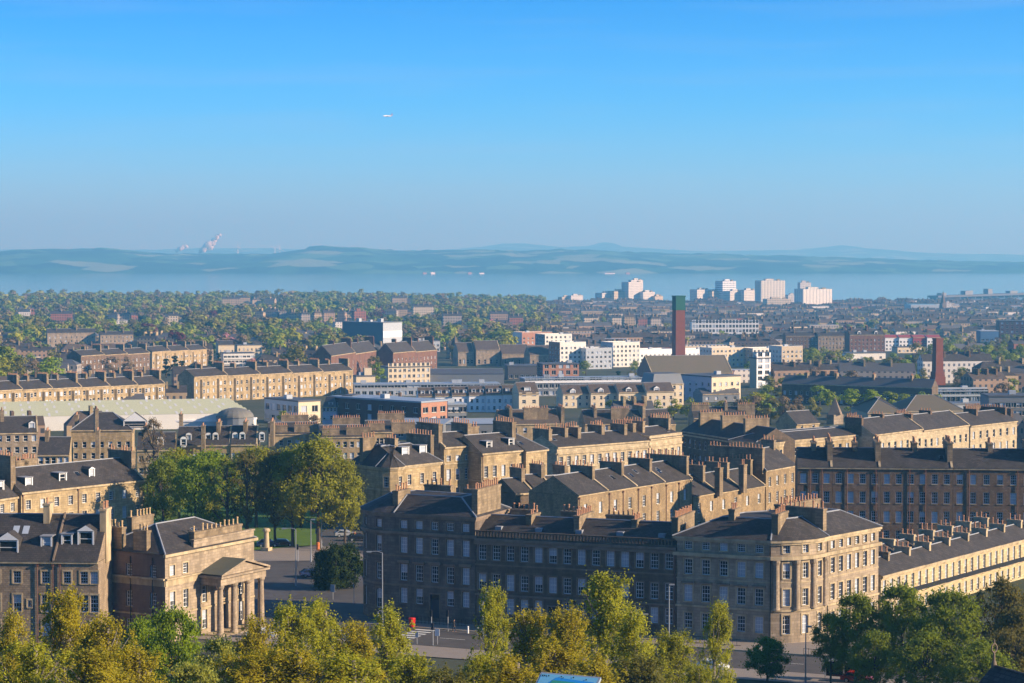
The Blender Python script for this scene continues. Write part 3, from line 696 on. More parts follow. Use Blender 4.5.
# middle house
ZE2 = g(*D1b) + 13.1
E1 = D3a
P2a = (D1b[0] + DA[0] * .06, D1b[1] + DA[1] * .06); u2, l2 = along(P2a, E1); P2b = (P2a[0] + u2[0] * (l2 - .06), P2a[1] + u2[1] * (l2 - .06))
R2 = [(2.0, 2.3, 1.15), (5.5, 2.35, 1.2), (9.9, 2.3, 1.2)]
l2 -= .06
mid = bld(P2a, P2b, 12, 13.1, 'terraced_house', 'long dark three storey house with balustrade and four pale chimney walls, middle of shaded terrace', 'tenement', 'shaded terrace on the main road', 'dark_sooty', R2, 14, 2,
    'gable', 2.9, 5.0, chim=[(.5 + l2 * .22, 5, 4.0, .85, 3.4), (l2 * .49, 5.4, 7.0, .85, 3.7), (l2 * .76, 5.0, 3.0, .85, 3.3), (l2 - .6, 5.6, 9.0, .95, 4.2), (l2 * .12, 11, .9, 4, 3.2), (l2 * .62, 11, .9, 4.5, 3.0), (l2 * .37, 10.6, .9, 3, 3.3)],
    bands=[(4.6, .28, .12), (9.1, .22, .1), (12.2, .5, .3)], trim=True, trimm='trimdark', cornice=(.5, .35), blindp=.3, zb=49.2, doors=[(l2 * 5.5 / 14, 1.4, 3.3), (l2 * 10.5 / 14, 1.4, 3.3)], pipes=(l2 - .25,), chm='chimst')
mb = MB()
mb.box(.05, l2 - .05, -.25, .15, 13.20, 13.42); mb.box(.05, l2 - .05, -.22, .12, 14.1, 14.3)
for k in range(int(l2 / .5)): mb.box(.15 + k * .5, .35 + k * .5, -.15, .05, 13.42, 14.1)
mb.build('balustrade', M['dark_sooty'], mid)
for k in range(5):
    mb = MB(); x = 3 + k * 6.3; mb.box(x - .5, x + .5, 1.6, 2.6, 14.0, 14.75); mb.build('skylight', M['lead'], mid)
# right house with the bow front
bow = arcpts(D3b, D3c, 1.55, 7)
u3, l3 = along(D3a, D3b); u4, l4 = along(D3c, D3d)
bq = lambda p, d, s=0: (p[0] - u4[1] * -d * -1 + u4[0] * s, p[1] + u4[0] * d + u4[1] * s)
in4 = (-u4[1], u4[0])
pts = [D3a] + bow + [D3d, (D3d[0] + in4[0] * 11, D3d[1] + in4[1] * 11), bk(D3a, 12, 3)]
R3 = [(1.6, 2.3, 1.2), (5.5, 2.4, 1.25), (9.4, 2.2, 1.2), (13.0, 1.15, 1.15)]
zb3 = 49.2; H3 = ZE3 - zb3
R3s = [(1.6, 2.2, 1.1), (5.5, 2.3, 1.15), (9.4, 2.2, 1.1), (12.9, 1.15, 1.05)]
eB = math.dist(bow[0], bow[1])
cub = [(eB / 2, 1.05, z, hh) for z, hh, w in R3[1:]] + [(eB / 2, 1.1, 1.5, 2.7, 'arch')]
edges = {0: rows_ops(l3, 5, R3, pad=.4), 2: cub, 4: cub, 6: cub, 8: rows_ops(l4, 6, R3s, pad=.5)}
root, q = polyb(pts, edges, H3, 'corner_tenement', 'four storey corner house with columned bow front, right end of the shaded terrace', 'tenement', 'pink', 'trim', 4.2, 2.6, 2,
      bands=[(4.7, .3, .14), (8.75, .16, .06), (12.05, .5, .4)], zb=zb3, group='shaded terrace on the main road', blindp=.2)
loc = lambda p: (p[0] - D3a[0], p[1] - D3a[1])
mb = MB()
for k in (0, 2, 4, 6):
    p = loc(((bow[k][0] + bow[k + 1][0]) / 2, (bow[k][1] + bow[k + 1][1]) / 2)); mb.lathe([(.62, 5.0), (.52, 5.3), (.45, 11.3), (.62, 11.7), (.62, 12.04)], 12, 0, p)
    mb.build('column', M['pink'], root); mb = MB()
mb = MB(); A = loc(D3a)
for i in range(5):
    c = .4 + (l3 - .8) * (i + .5) / 5; mb.obox(A, u3, c - 1.0, c + 1.0, .002, .35, 8.12, 8.33)
mb.build('window_hood', M['trimdark'], root)
A4 = math.atan2(u4[1], u4[0])
stack(root, loc(bk(D3b, 3.6, .2)), DANG, 5.0, .95, H3 - .5, H3 + 3.7, 2, 'chimst')
stack(root, loc(bk(D3a, 4.8, 7.0)), DANG, 2.5, .9, H3 + 1, H3 + 3.8, 2, 'chimst')
stack(root, loc((D3c[0] + in4[0] * 4.2 + u4[0] * .6, D3c[1] + in4[1] * 4.2 + u4[1] * .6)), A4, 7.0, .9, H3 - .5, H3 + 3.9, 2, 'chimst')
stack(root, loc((D3d[0] + in4[0] * 10.3 - u4[0] * 6, D3d[1] + in4[1] * 10.3 - u4[1] * 6)), A4, .9, 11, H3 - .5, H3 + 3.6, 2, 'chimst')
for p, uu in ((D3b, u3), (D3c, u4)):
    mb = MB(); x, y = loc(p); d = (DN if p is D3b else (u4[1], -u4[0])); mb.tube((x + d[0] * .2, y + d[1] * .2, 0), (x + d[0] * .2, y + d[1] * .2, H3 - .7), .08, .08, 6); mb.build('downpipe', M['iron'], root)

# railings in front of the terrace, one run before each house
def railing(a, b, label, h=1.1, gap=.6):
    uu, l_ = along(a, b); z = min(g(*a), g(*b)) + .14; o = thing('railing', label, 'railing', (a[0], a[1], z), math.atan2(uu[1], uu[0]), 'iron railings')
    mb = MB(); mb.box(0, l_, -.03, .03, .15, .2); mb.box(0, l_, -.03, .03, h - .1, h - .05); mb.build('rail', M['iron'], o)
    mb = MB()
    for k in range(int(l_ / gap) + 1): mb.box(k * gap - .02, k * gap + .02, -.02, .02, 0, h)
    mb.build('baluster', M['iron'], o); return o
railing(fr(o0, -12, 2.2), fr(o0, -.4, 2.2), 'black iron railing before the house with the rounded left end')
railing(fr(o0, 1, 2.2), fr(o0, 30, 2.2), 'long black iron railing before the balustraded middle house')
railing(fr(o0, 33, 2.2), fr(o0, 42, 2.2), 'black iron railing before the bow fronted corner house')
railing(fr(o0, 52, 5.4), fr(o0, 68, 5.4), 'pavement guard rail under the dark trees at lower right', 1.0, .35)

# ================================================================== lower left: gabled terrace, portico house, terrace behind
A0 = at(-16, 561.5, 12); zA = g(*A0) + 12; A1 = atz(98, 562.5, zA)
lA = math.dist(A0, A1)
fx = lambda px: lA * (px + 16) / 114
RA = [(1.5, 2.2, 1.1), (5.0, 2.4, 1.15), (9.0, 1.7, 1.1)]
exo = []
for px, rs in ((17, RA), (45.5, RA), (-4, RA), (67, RA), (84, RA[1:]), (94, RA)):
    exo += [(fx(px), r[2], r[0], r[1]) for r in rs]
exo.append((fx(29.5), .6, 5.6, 1.0, 'plain'))
fa = bld(A0, A1, 11, 12, 'terraced_house', 'grey brown stone house with four white dormers and two skylights at lower left', 'house', None, 'greyrub', None, 0, 2, 'gable', 5.9, 6.5,
    extra_ops=exo, chim=[(fx(37), 6.2, 2.2, .9, 7.6), (fx(99) - .4, 5.5, 3, .9, 7.0)], dorm=[(fx(6), .9, 2.6, 1.9, 'gable'), (fx(43), 1.7, 1.2, 1.5, 'flat'), (fx(63), 2.0, 1.2, 1.5, 'flat'), (fx(82), 2.0, 1.9, 2.0, 'gable')],
    trim=True, trimm='trim', skewl=False, blindp=.2, pipes=(fx(37.5), fx(53), fx(60)), cornice=(.25, .2))
for px in (8, 18):
    mb = MB(); x = fx(px); sl_ = 5.9 / 6.5
    mb.poly([(x - .45, 3.6, 12.1 + 3.6 * sl_ + .12), (x + .45, 3.6, 12.1 + 3.6 * sl_ + .12), (x + .45, 4.7, 12.1 + 4.7 * sl_ + .12), (x - .45, 4.7, 12.1 + 4.7 * sl_ + .12)]); mb.build('skylight', M['blind'], fa)
mb = MB(); x = fx(53.5); sl_ = 5.9 / 6.5
lo = [(x - .12, -.2, 12), (x + .12, -.2, 12), (x + .12, 6.5, 17.9), (x - .12, 6.5, 17.9)]; mb.poly([(p[0], p[1], p[2] + .35) for p in lo])
for i in range(4): j = (i + 1) % 4; mb.poly([lo[i], lo[j], (*lo[j][:2], lo[j][2] + .35), (*lo[i][:2], lo[i][2] + .35)])
mb.build('roof_skew', M['trimdark'], fa)
# portico house
C0 = at(165, 555, 12.6); zC = g(*C0) + 12.6; C1 = atz(254, 538, zC)
uC, lC = along(C0, C1); nC = (uC[1], -uC[0])
RC = [(1.2, 2.0, 1.15), (4.7, 2.6, 1.2), (9.6, 1.5, 1.2)]
exC = [(1.6, 1.2, r[0], r[1]) for r in RC] + [(4.6, 1.2, r[0], r[1]) for r in RC]
for x in (9.0, 13.4, 17.8): exC += [(x, 1.2, .9, 2.8), (x, 1.2, 4.8, 2.4)]
exC = [o for o in exC if not (abs(o[0] - 13.4) < .1 and o[2] < 4)] + [(13.4, 1.6, .3, 4.0, 'door')]
exC += [(21.5, 1.2, .9, 2.8), (21.5, 1.2, 4.8, 2.4)]
pc = bld(C0, C1, 13, 12.6, 'portico_house', 'pale classical house with four column portico and pediment beside the junction', 'house', None, 'pink', None, 0, 2, 'gable', 3.3, 6.5, 6.0, 6.0,
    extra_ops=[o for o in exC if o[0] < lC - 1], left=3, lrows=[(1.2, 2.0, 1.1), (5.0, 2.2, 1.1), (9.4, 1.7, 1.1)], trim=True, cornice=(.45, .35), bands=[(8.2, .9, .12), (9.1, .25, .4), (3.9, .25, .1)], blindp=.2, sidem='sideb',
    chim=[(.6, 4.6, 2.4, .9, 3.2, 4), (.6, 9.2, 2.6, .9, 3.4, 4), (7.5, 10.5, .9, 5.0, 4.2, 7), (lC * .62, 1.0, .95, 11.5, 2.4, 11)], pots='potbuff')
lw = lC
mb = MB(); mb.box(6.6, lw - .01, .02, .5, 12.62, 13.9); mb.box(6.5, lw + .1, -.12, .6, 13.9, 14.15); mb.build('parapet', M['pink'], pc)
x0p = lw * .5 - 2.6; wp = 11.0; dp = 3.5
mb = MB(); mb.box(x0p - .5, x0p + wp + .5, -dp - .6, -.02, -.4, .25); mb.box(x0p - .9, x0p + wp + .9, -dp - 1.2, -dp - .603, -.4, .05); mb.build('portico_step', M['trim'], pc)
for i in range(4):
    cx = x0p + .55 + (wp - 1.1) * i / 3; mb = MB()
    mb.lathe([(.62, .25), (.62, .4), (.55, .55), (.5, .7), (.49, 2.6), (.41, 6.9), (.48, 7.0), (.6, 7.25), (.6, 7.5)], 14, 0, (cx, -dp + .3)); mb.build('column', M['pink'], pc, smooth=False)
mb = MB(); mb.box(x0p, x0p + wp, -dp - .25, -.02, 7.503, 8.6); mb.box(x0p - .4, x0p + wp + .4, -dp - .7, -.02, 8.603, 8.9); mb.build('entablature', M['pink'], pc)
mb = MB(); a, b2 = x0p - .4, x0p + wp + .4; rz_ = 10.6
mb.poly([(a + .5, -dp - .3, 8.95), (b2 - .5, -dp - .3, 8.95), ((a + b2) / 2, -dp - .3, rz_ - .2)], 0)
for s, (xa, xb) in ((1, (a, (a + b2) / 2)), (-1, (b2, (a + b2) / 2))):
    P = [(xa, -dp - .75, 8.903), (xb, -dp - .75, rz_), (xb, -.02, rz_), (xa, -.02, 8.903)]; Q = [(p[0], p[1], p[2] + .28) for p in P]
    mb.poly(Q if s < 0 else Q[::-1], 1); mb.poly(P, 0); mb.poly([P[0], P[1], Q[1], Q[0]], 0); mb.poly([P[2], P[3], Q[3], Q[2]], 0)
mb.build('pediment', [M['pink'], M['copper']], pc)
for x in (2.2, 6.2):
    mb = MB(); mb.tube((-.12, x, 0), (-.12, x, 12.2), .07, .07, 6); mb.build('downpipe', M['iron'], pc)
# golden terrace behind them
B0 = at(21, 493, 11.5, 300); zB = g(*B0) + 11.5; B1 = atz(144, 480, zB); Bm = atz(-14, 498, zB)
RB = [(1.4, 2.1, 1.1), (4.8, 2.3, 1.15), (8.6, 1.7, 1.1)]
lB = math.dist(B0, B1); fB = lambda px: lB * (px - 21) / 123
bld(B0, B1, 11, 11.5, 'terraced_house', 'sunlit golden stone terrace with three dormers and tall end chimney behind the portico house', 'house', None, 'golden', RB, 9, 2, 'gable', 4.0, 6,
    chim=[(-.2, 6, 8, 1.1, 6.8), (lB - .5, 6, 7, 1.0, 5.6), (fB(60), 9.5, .9, 3, 5.2), (fB(52), 9.5, .9, 3, 5.0)], dorm=[(fB(33), .9, 1.3, 1.5, 'flat'), (fB(67), 1.1, 1.4, 1.5, 'flat'), (fB(97), 1.3, 1.0, 1.5, 'gable')], trim=True, blindp=.2, skewr=True, pipes=(.4, lB * .45))
uB, _ = along(B0, B1)
bld(Bm, (B0[0] - uB[0] * .8, B0[1] - uB[1] * .8), 11, 10.8, 'terraced_house', 'lower golden stone house cut by the left edge, one wide dormer on its slates', 'house', None, 'golden', RB[:2] + [(8.3, 1.6, 1.1)], 3, 2, 'gable', 4.2, 6,
    chim=[(1.0, 6, 3, .9, 6.2)], dorm=[(fB(10) + math.dist(Bm, B0) * 0 + 12 - fB(21) * 0 - 0 if False else math.dist(Bm, B0) * .62, 1.2, 1.7, 1.7, 'flat')], trim=True)

# ================================================================== rows behind the shaded terrace
def line(e0, e1, h, y0=250):
    p0 = at(*e0, h, y0); z = g(*p0) + h; return p0, atz(*e1, z)
R4 = [(1.2, 2.0, 1.15), (4.6, 2.2, 1.15), (8.2, 2.0, 1.15)]
# F: curved corner block and its golden neighbours
hF = 13.0
f0, f1 = line((403, 466), (440.5, 462), hF, 330); zF = g(*f0) + hF; fq = atz(377, 467, zF)
arc = arcpts(fq, f0, 2.6, 5); uF, lF = along(f0, f1); inF = (-uF[1], uF[0])
RF = [(1.0, 2.2, 1.1), (4.8, 2.3, 1.15), (9.0, 2.1, 1.1)]
eL = math.dist(arc[0], arc[1])
cu = [(eL / 2, 1.05, z, hh) for z, hh, w in RF]
pts = arc + [f1, (f1[0] + inF[0] * 12, f1[1] + inF[1] * 12), (fq[0] + inF[0] * 9 + uF[0] * 1, fq[1] + inF[1] * 9 + uF[1])]
root, q = polyb(pts, {1: cu, 2: [], 3: cu, 5: rows_ops(lF, 3, RF)}, hF, 'corner_tenement', 'golden stone corner block with rounded end and hipped slate roof above the shaded terrace', 'tenement', 'golden', 'trim', 4.5, 4.0, 2, bands=[(8.3, .2, .1), (4.3, .25, .1)], zb=g(*f0), blindp=.2)
loc = lambda p: (p[0] - arc[0][0], p[1] - arc[0][1]); aF = math.atan2(uF[1], uF[0])
for s, hh in ((.15, 4.9), (.92, 5.6)):
    p = (f0[0] + uF[0] * lF * s + inF[0] * 5, f0[1] + uF[1] * lF * s + inF[1] * 5); stack(root, loc(p), aF, 3 if s < .5 else 7, .95, hF, hF + 3.4 + hh * .4, 2, 'chimst')
p = (f0[0] + uF[0] * -2 + inF[0] * 8, f0[1] + uF[1] * -2 + inF[1] * 8); stack(root, loc(p), aF, 1, 4, hF - 1, hF + 5.6, 2, 'chimst')
for s in (.25, .72):
    o = None; p = (f0[0] + uF[0] * lF * s + inF[0] * 2.0, f0[1] + uF[1] * lF * s + inF[1] * 2.0)
    dm = thing('tmp', None, None, (0, 0, 0)); dormer(dm, 0, 0, hF + 1.7, 1.7, 1.7, 2.6, 'flat', 1); c = dm.children[0]; c.parent = root; c.location = (*loc(p), 0); c.rotation_euler = (0, 0, aF); bpy.data.objects.remove(dm)
f2, f3 = line((444, 447.5), (480.5, 445), 15.6, 330)
R5 = [(1.0, 2.2, 1.1), (4.6, 2.4, 1.15), (8.6, 2.4, 1.15), (12.7, 1.2, 1.1)]
l_ = math.dist(f2, f3)
bld(f2, f3, 11, 15.6, 'tenement', 'golden stone tenement with attic windows and pedimented cornice right of the rounded corner block', 'tenement', None, 'golden', R5, 4, 2, 'gable', 2.6, 5.5, trim=True, bands=[(12.0, .3, .2)], blindp=.3,
    chim=[(.2, 5.5, 8, 1.0, 4.9), (l_ - .3, 6.5, 6, 1.0, 4.4)], skewl=True)
f4, f5 = line((481.5, 453.8), (525, 450), 14.2, 330); l_ = math.dist(f4, f5)
bld(f4, f5, 11, 14.2, 'tenement', 'golden three storey tenement with two roof dormers left of a tall chimney wall', 'tenement', None, 'golden', [(1.0, 2.2, 1.1), (4.8, 2.4, 1.15), (9.2, 2.4, 1.15)], 5, 2, 'gable', 3.5, 5.5, trim=True, bands=[(8.4, .2, .12)], blindp=.3,
    chim=[(l_ - .4, 6, 6, 1.1, 5.9), (l_ * .4, 9, 1, 4, 5.0)], dorm=[(l_ * .28, .9, 1.2, 1.3, 'flat'), (l_ * .8, 1.0, 1.2, 1.4, 'flat')], pipes=(.3, l_ - .3))
f6, f7 = line((526, 452), (547, 449.5), 14.0, 330)
bld(f6, f7, 11, 14.0, 'tenement', 'narrow golden tenement end house with one window column before a tree gap', 'tenement', None, 'golden', [(1.0, 2.2, 1.1), (4.8, 2.2, 1.15), (9.2, 2.2, 1.15)], 2, 2, 'gable', 3.4, 5.5, 0, 4, trim=True, right=2)
# G: cream terrace with parapet
gA, gB = line((557, 447.5), (648.5, 440.5), 12.2, 330)
RG = [(.9, 2.0, 1.05), (4.4, 2.1, 1.1), (8.2, 2.2, 1.15)]
l_ = math.dist(gA, gB)
bld(gA, gB, 11, 12.2, 'terrace_building', 'long pale terrace with stone parapet and six chimney stacks between two darker rows', 'terrace', None, 'cream', RG, 12, 2, 'gable', 2.3, 5.5, trim=True, bands=[(10.9, .35, .3), (3.7, .25, .12), (7.4, .2, .08)], parapet=0, blindp=.25, left=0,
    chim=[(l_ * t, 5.5 + (k % 2), 5, 1.0, 4.0) for k, t in enumerate((.02, .22, .33, .62, .84, .97))] + [(l_ * t, 10, 1, 4, 3.8) for t in (.12, .45, .72)])
gC, gD = line((649.5, 439.5), (682, 435.5), 12.8, 330)
bld(gC, gD, 11, 12.8, 'terrace_building', 'taller pale stone end pavilion of the long parapet terrace', 'terrace', None, 'cream', RG, 5, 2, 'gable', 2.3, 5.5, trim=True, bands=[(11.2, .4, .3), (3.7, .25, .12)], parapet=.7, roofm='slate', chim=[(2, 6, 6, 1, 4.2), (math.dist(gC, gD) - 1, 6, 6, 1, 4.2)])
# H: rubble backs facing the sun
RH = [(1.0, 2.1, 1.1), (4.4, 2.1, 1.1), (7.8, 2.1, 1.1)]
h0, h1 = line((578, 496), (692, 477.5), 11.6, 330); uH, lH = along(h0, h1)
nseg = 4
for k in range(nseg):
    a = (h0[0] + uH[0] * lH * k / nseg, h0[1] + uH[1] * lH * k / nseg); b = (h0[0] + uH[0] * (lH * (k + 1) / nseg - .03), h0[1] + uH[1] * (lH * (k + 1) / nseg - .03))
    w = lH / nseg
    bld(a, b, 11, 11.6, 'terraced_house', ['rubble stone back house with grey flue pipe, nearest of the sunlit row behind shaded terrace', 'second nearest rubble back house in the sunlit row behind shaded terrace', 'third rubble back house in the sunlit row, two dark drainpipes', 'farthest rubble back house of the sunlit row, tall gable at its right'][k], 'house', 'sunlit rubble backs behind the shaded terrace', 'rubble', RH, 2, 2, 'gable', 3.3, 5.5,
        chim=[(w - .4, 5.5, 5 if k < 3 else 9.5, .85, 4.5)], skewr=True, trim=False, pipes=((.3,) if k == 0 else (.3, w * .5)), blindp=.3, cornice=(.2, .15), zb=g(*a) if k == 0 else None, guarded=False)
mb = MB(); p = at(597, 515, 4, 330); fl = thing('flue_pipe', 'grey metal flue pipe rising up the rubble back wall', 'flue pipe', (p[0] - .4, p[1] - 2.2, g(*p)), 0); mb.tube((0, 0, 0), (0, 0, 11.5), .22, .22, 8); mb.build('pipe', M['silver'], fl); mb = MB(); mb.tube((0, 0, 11.5), (0, 0, 12), .34, .2, 8); mb.build('cowl', M['silver'], fl)
h2, h3 = line((693, 497), (765, 484.5), 7.9, 330); uH2, lH2 = along(h2, h3)
for k in range(3):
    a = (h2[0] + uH2[0] * lH2 * k / 3, h2[1] + uH2[1] * lH2 * k / 3); b = (h2[0] + uH2[0] * (lH2 * (k + 1) / 3 - .03), h2[1] + uH2[1] * (lH2 * (k + 1) / 3 - .03)); w = lH2 / 3
    bld(a, b, 11, 7.9, 'terraced_house', ['lower rubble back house with tall chimney column at its right', 'lower rubble back house between two tall chimney columns', 'lower rubble back house beside the taller hipped end house'][k], 'house', 'sunlit rubble backs behind the shaded terrace', 'rubble', [(.9, 2.0, 1.1), (4.6, 2.0, 1.1)], 2, 2, 'gable', 3.4, 5.5,
        chim=[(w - .4, 5.5, 5, .9, 5.4)] + ([(w - .5, -.5, 1.2, 1.3, 5.2, 2)] if k < 2 else []), skewr=True, blindp=.3, cornice=(.2, .15), guarded=False)
h4, h5 = line((766, 471), (796.5, 465.5), 11.0, 330)
bld(h4, h5, 12, 11.0, 'tenement', 'tall rubble end house with hipped roof and long chimney wall, right of the sunlit backs', 'tenement', None, 'rubble', [(1, 2.1, 1.1), (4.4, 2.1, 1.1), (7.8, 2.0, 1.1)], 4, 2, 'gable', 3.8, 5.5, 3, 0, chim=[(-.2, 7, 13, 1.0, 4.8), (math.dist(h4, h5) * .9, 6, 3, .9, 5.4)], cornice=(.25, .2))
hh0, hh1 = line((515, 494), (577, 489), 8.6, 330)
for k, (s0, s1) in enumerate(((0, .3), (.32, .62), (.64, 1))):
    uq, lq = along(hh0, hh1); a = (hh0[0] + uq[0] * lq * s0, hh0[1] + uq[1] * lq * s0); b = (hh0[0] + uq[0] * lq * s1, hh0[1] + uq[1] * lq * s1)
    bld(a, b, 9, 8.6 + .5 * (k % 2), 'outbuilding', ['low slate roofed back building behind the middle house, leftmost of three', 'low slate roofed back building with satellite dish wall, middle of three', 'low slate roofed back building touching the sunlit backs'][k], 'outbuilding', 'low backs behind the shaded terrace', 'dark_sooty', RH[:2], 3, 1, 'gable', 2.6, 4.5, chim=[(math.dist(a, b) - .4, 5, 4, .9, 4.6)], skewr=True)
# I: long brown back row, partly in shadow
RI = [(1.0, 2.1, 1.1), (4.6, 2.2, 1.15), (8.3, 2.2, 1.15), (12.0, 1.9, 1.15)]
i0, i1 = line((797.5, 467.5), (1034, 469.5), 15.0, 340); uI, lI = along(i0, i1)
cuts = [0, .15, .355, .66, 1.0]
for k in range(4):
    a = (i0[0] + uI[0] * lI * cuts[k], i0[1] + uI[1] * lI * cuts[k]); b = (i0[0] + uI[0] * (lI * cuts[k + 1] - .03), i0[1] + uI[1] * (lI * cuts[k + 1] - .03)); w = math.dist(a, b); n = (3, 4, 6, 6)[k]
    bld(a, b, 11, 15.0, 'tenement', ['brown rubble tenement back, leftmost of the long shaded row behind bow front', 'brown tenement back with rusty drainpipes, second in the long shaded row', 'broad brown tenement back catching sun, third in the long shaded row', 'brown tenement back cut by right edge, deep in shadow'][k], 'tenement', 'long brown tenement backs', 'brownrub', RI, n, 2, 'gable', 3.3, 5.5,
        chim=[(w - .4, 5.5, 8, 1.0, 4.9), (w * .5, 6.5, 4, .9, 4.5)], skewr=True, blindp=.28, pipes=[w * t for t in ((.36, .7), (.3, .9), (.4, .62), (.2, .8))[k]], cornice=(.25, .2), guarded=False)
guard(i0, i1, 11, 55, 66, 470)
# J: cream terrace facing the sun at right, each house with its own roof ridge
j0, j1 = line((881, 576.5), (1034, 534.5), 6.7, 262); uJ, lJ = along(j0, j1); nj = 8
RJ = [(.5, 1.9, 1.0), (3.7, 2.3, 1.0)]
for k in range(nj):
    a = (j0[0] + uJ[0] * lJ * k / nj, j0[1] + uJ[1] * lJ * k / nj); b = (j0[0] + uJ[0] * (lJ * (k + 1) / nj - .03), j0[1] + uJ[1] * (lJ * (k + 1) / nj - .03)); w = lJ / nj - .03
    names = ['nearest cream terrace house beside the bow fronted corner, mostly behind trees', 'second nearest cream terrace house, white window surrounds and a small flag', 'third cream terrace house along the row, slate ridges catching sun', 'fourth cream terrace house along the row above the tree tops', 'fifth cream terrace house along the row with the dark balcony rail', 'sixth cream terrace house along the row, towards right edge', 'seventh cream terrace house along the row, at right edge', 'last cream terrace house, cut off by the right edge']
    rj = bld(a, b, 13, 6.7, 'terraced_house', names[k], 'house', 'cream terrace at right', 'jcream' if k > 0 else 'cream', RJ, 3, 2, 'double', 2.0, 3.2, chim=[(w - .35, 3.4, 2.6, .6, 2.75, 3), (w - .35, 9.6, 2.6, .6, 2.75, 3)], bands=[(3.0, .22, .5), (6.2, .2, .15)], blindp=.45, cornice=(.35, .3), guarded=False)
    mb = MB(); mb.box(.01, w - .01, -.62, -.58, 3.23, 3.95); mb.build('balcony_rail', M['iron'], rj)
guard(j0, j1, 12, 52, 60, 330)
fpx = at(906, 575, 7.0, 255); fl = thing('flag', 'small blue and yellow flag hanging from the cream terrace', 'flag', (fpx[0] - 0.6, fpx[1] - 1.4, g(*fpx) + 5.2), .4)
mb = MB(); mb.tube((0, .6, 0), (0, -.9, 1.5), .04, .03, 6); mb.build('flagpole', M['white'], fl)
mb = MB(); mb.poly([(0, -.9, 1.45), (0, -.1, .65), (.12, -.2, -.35), (.05, -.95, .45)], 0); mb.poly([(.05, -.95, .45), (.12, -.2, -.35), (.1, -.2, -1.2), (-.02, -.95, -.5)], 1); mb.build('cloth', [M['signblue'], M['yellow']], fl)
# K: golden wing and cream crescent behind
kA, kB = line((682, 431), (757, 442.5), 12.4, 340); zK = g(*kA) + 12.4
kC, kD = atz(784, 441, zK), atz(872.5, 433.3, zK)
arc = arcpts(kB, kC, 2.2, 5); RK = [(.8, 2.0, 1.05), (4.5, 2.2, 1.1), (8.4, 2.1, 1.1)]
uK, lK = along(kC, kD); uK0, lK0 = along(kA, kB); inK = (-uK[1], uK[0]); gK = g(*kA)
eK = math.dist(arc[0], arc[1]); cu = [(eK / 2, 1.1, z, hh) for z, hh, w in RK]
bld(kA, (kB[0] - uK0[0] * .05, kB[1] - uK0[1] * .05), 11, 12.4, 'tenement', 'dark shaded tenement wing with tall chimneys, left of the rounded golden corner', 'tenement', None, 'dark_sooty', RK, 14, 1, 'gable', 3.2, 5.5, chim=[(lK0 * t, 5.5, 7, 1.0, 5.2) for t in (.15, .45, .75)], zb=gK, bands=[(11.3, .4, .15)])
pts = arc + [kD, (kD[0] + inK[0] * 12, kD[1] + inK[1] * 12), (kC[0] + inK[0] * 13, kC[1] + inK[1] * 13), (kB[0] + inK[0] * 9 - uK0[0] * 0, kB[1] + inK[1] * 9)]
root, q = polyb(pts, {1: cu, 3: cu, 5: rows_ops(lK, 12, RK)}, 12.4, 'corner_tenement', 'golden tenement with rounded left corner and long low dark roof', 'tenement', 'golden', 'trim', 4.5, 1.7, 1, bands=[(11.3, .4, .15)], zb=gK, blindp=.25)
guard(kA, kD, 12, 50, 60, 560)
k0, k1 = line((873.5, 435), (969, 423.3), 12.2, 400); k2, k3 = line((970.5, 426), (1017, 421), 11.6, 400)
R6 = [(.8, 2.0, 1.05), (4.4, 2.2, 1.1), (8.2, 2.1, 1.1)]
uk, lk = along(k0, k1)
for k in range(2):
    a = (k0[0] + uk[0] * lk * k / 2, k0[1] + uk[1] * lk * k / 2); b = (k0[0] + uk[0] * (lk * (k + 1) / 2 - .04), k0[1] + uk[1] * (lk * (k + 1) / 2 - .04)); w = math.dist(a, b)
    bld(a, b, 12, 12.2, 'terrace_building', ['pale crescent terrace section joining the golden flat roofed wing', 'pale crescent terrace section with brown chimney stacks, middle of three'][k], 'terrace', 'pale crescent terrace at right', 'cream', R6, 8, 1, 'gable', 3.6, 6, bands=[(3.6, .3, .15), (7.6, .2, .1)], chim=[(.4, 6, 5, .9, 4.2), (w * .55, 7, 3.5, .9, 4.3), (w * .3, 11, .9, 5, 4.0)], skewr=True, chm='brownrub', guarded=False)
w = math.dist(k2, k3)
bld(k2, k3, 12, 11.6, 'terrace_building', 'right end section of the pale crescent terrace with long chimney wall behind', 'terrace', 'pale crescent terrace at right', 'cream', R6, 7, 1, 'gable', 3.0, 6, bands=[(3.6, .3, .15), (7.6, .2, .1)], chim=[(w * .4, 6, 4, .9, 4.0), (w - 1, 7, 8, .9, 3.8), (w * .75, 11, .9, 8, 4.2)], chm='brownrub', guarded=False)
guard(k0, k3, 12, 48, 62, 620)

# ================================================================== middle distance: named buildings
def blk(px0, px1, yt, yb, depth, label, cat='building', name='apartment_block', face=.3, rise=0, **kw):
    """front between picture columns px0..px1, eaves at picture row yt, ground at yb; face = how far the right end lies back, per metre of width"""
    p = at((px0 + px1) / 2, yb, 0, 300); Y = p[1]; w = (px1 - px0) / FPX * Y; h = (yb - yt) / FPX * Y
    Y0, Y1 = Y - face * w / 2, Y + face * w / 2
    kw.setdefault('lev', 1)
    return bld(aty(px0, Y0), aty(px1, Y1), depth, h, name, label, cat, rise=rise or 3.0, **kw)
def rws(h, hh=3.2, wh=1.7, ww=1.2, z0=1.0, st='sash'):
    return [(z0 + hh * i, wh, ww, st) for i in range(int((h - .4 - z0 + hh - wh) / hh))]
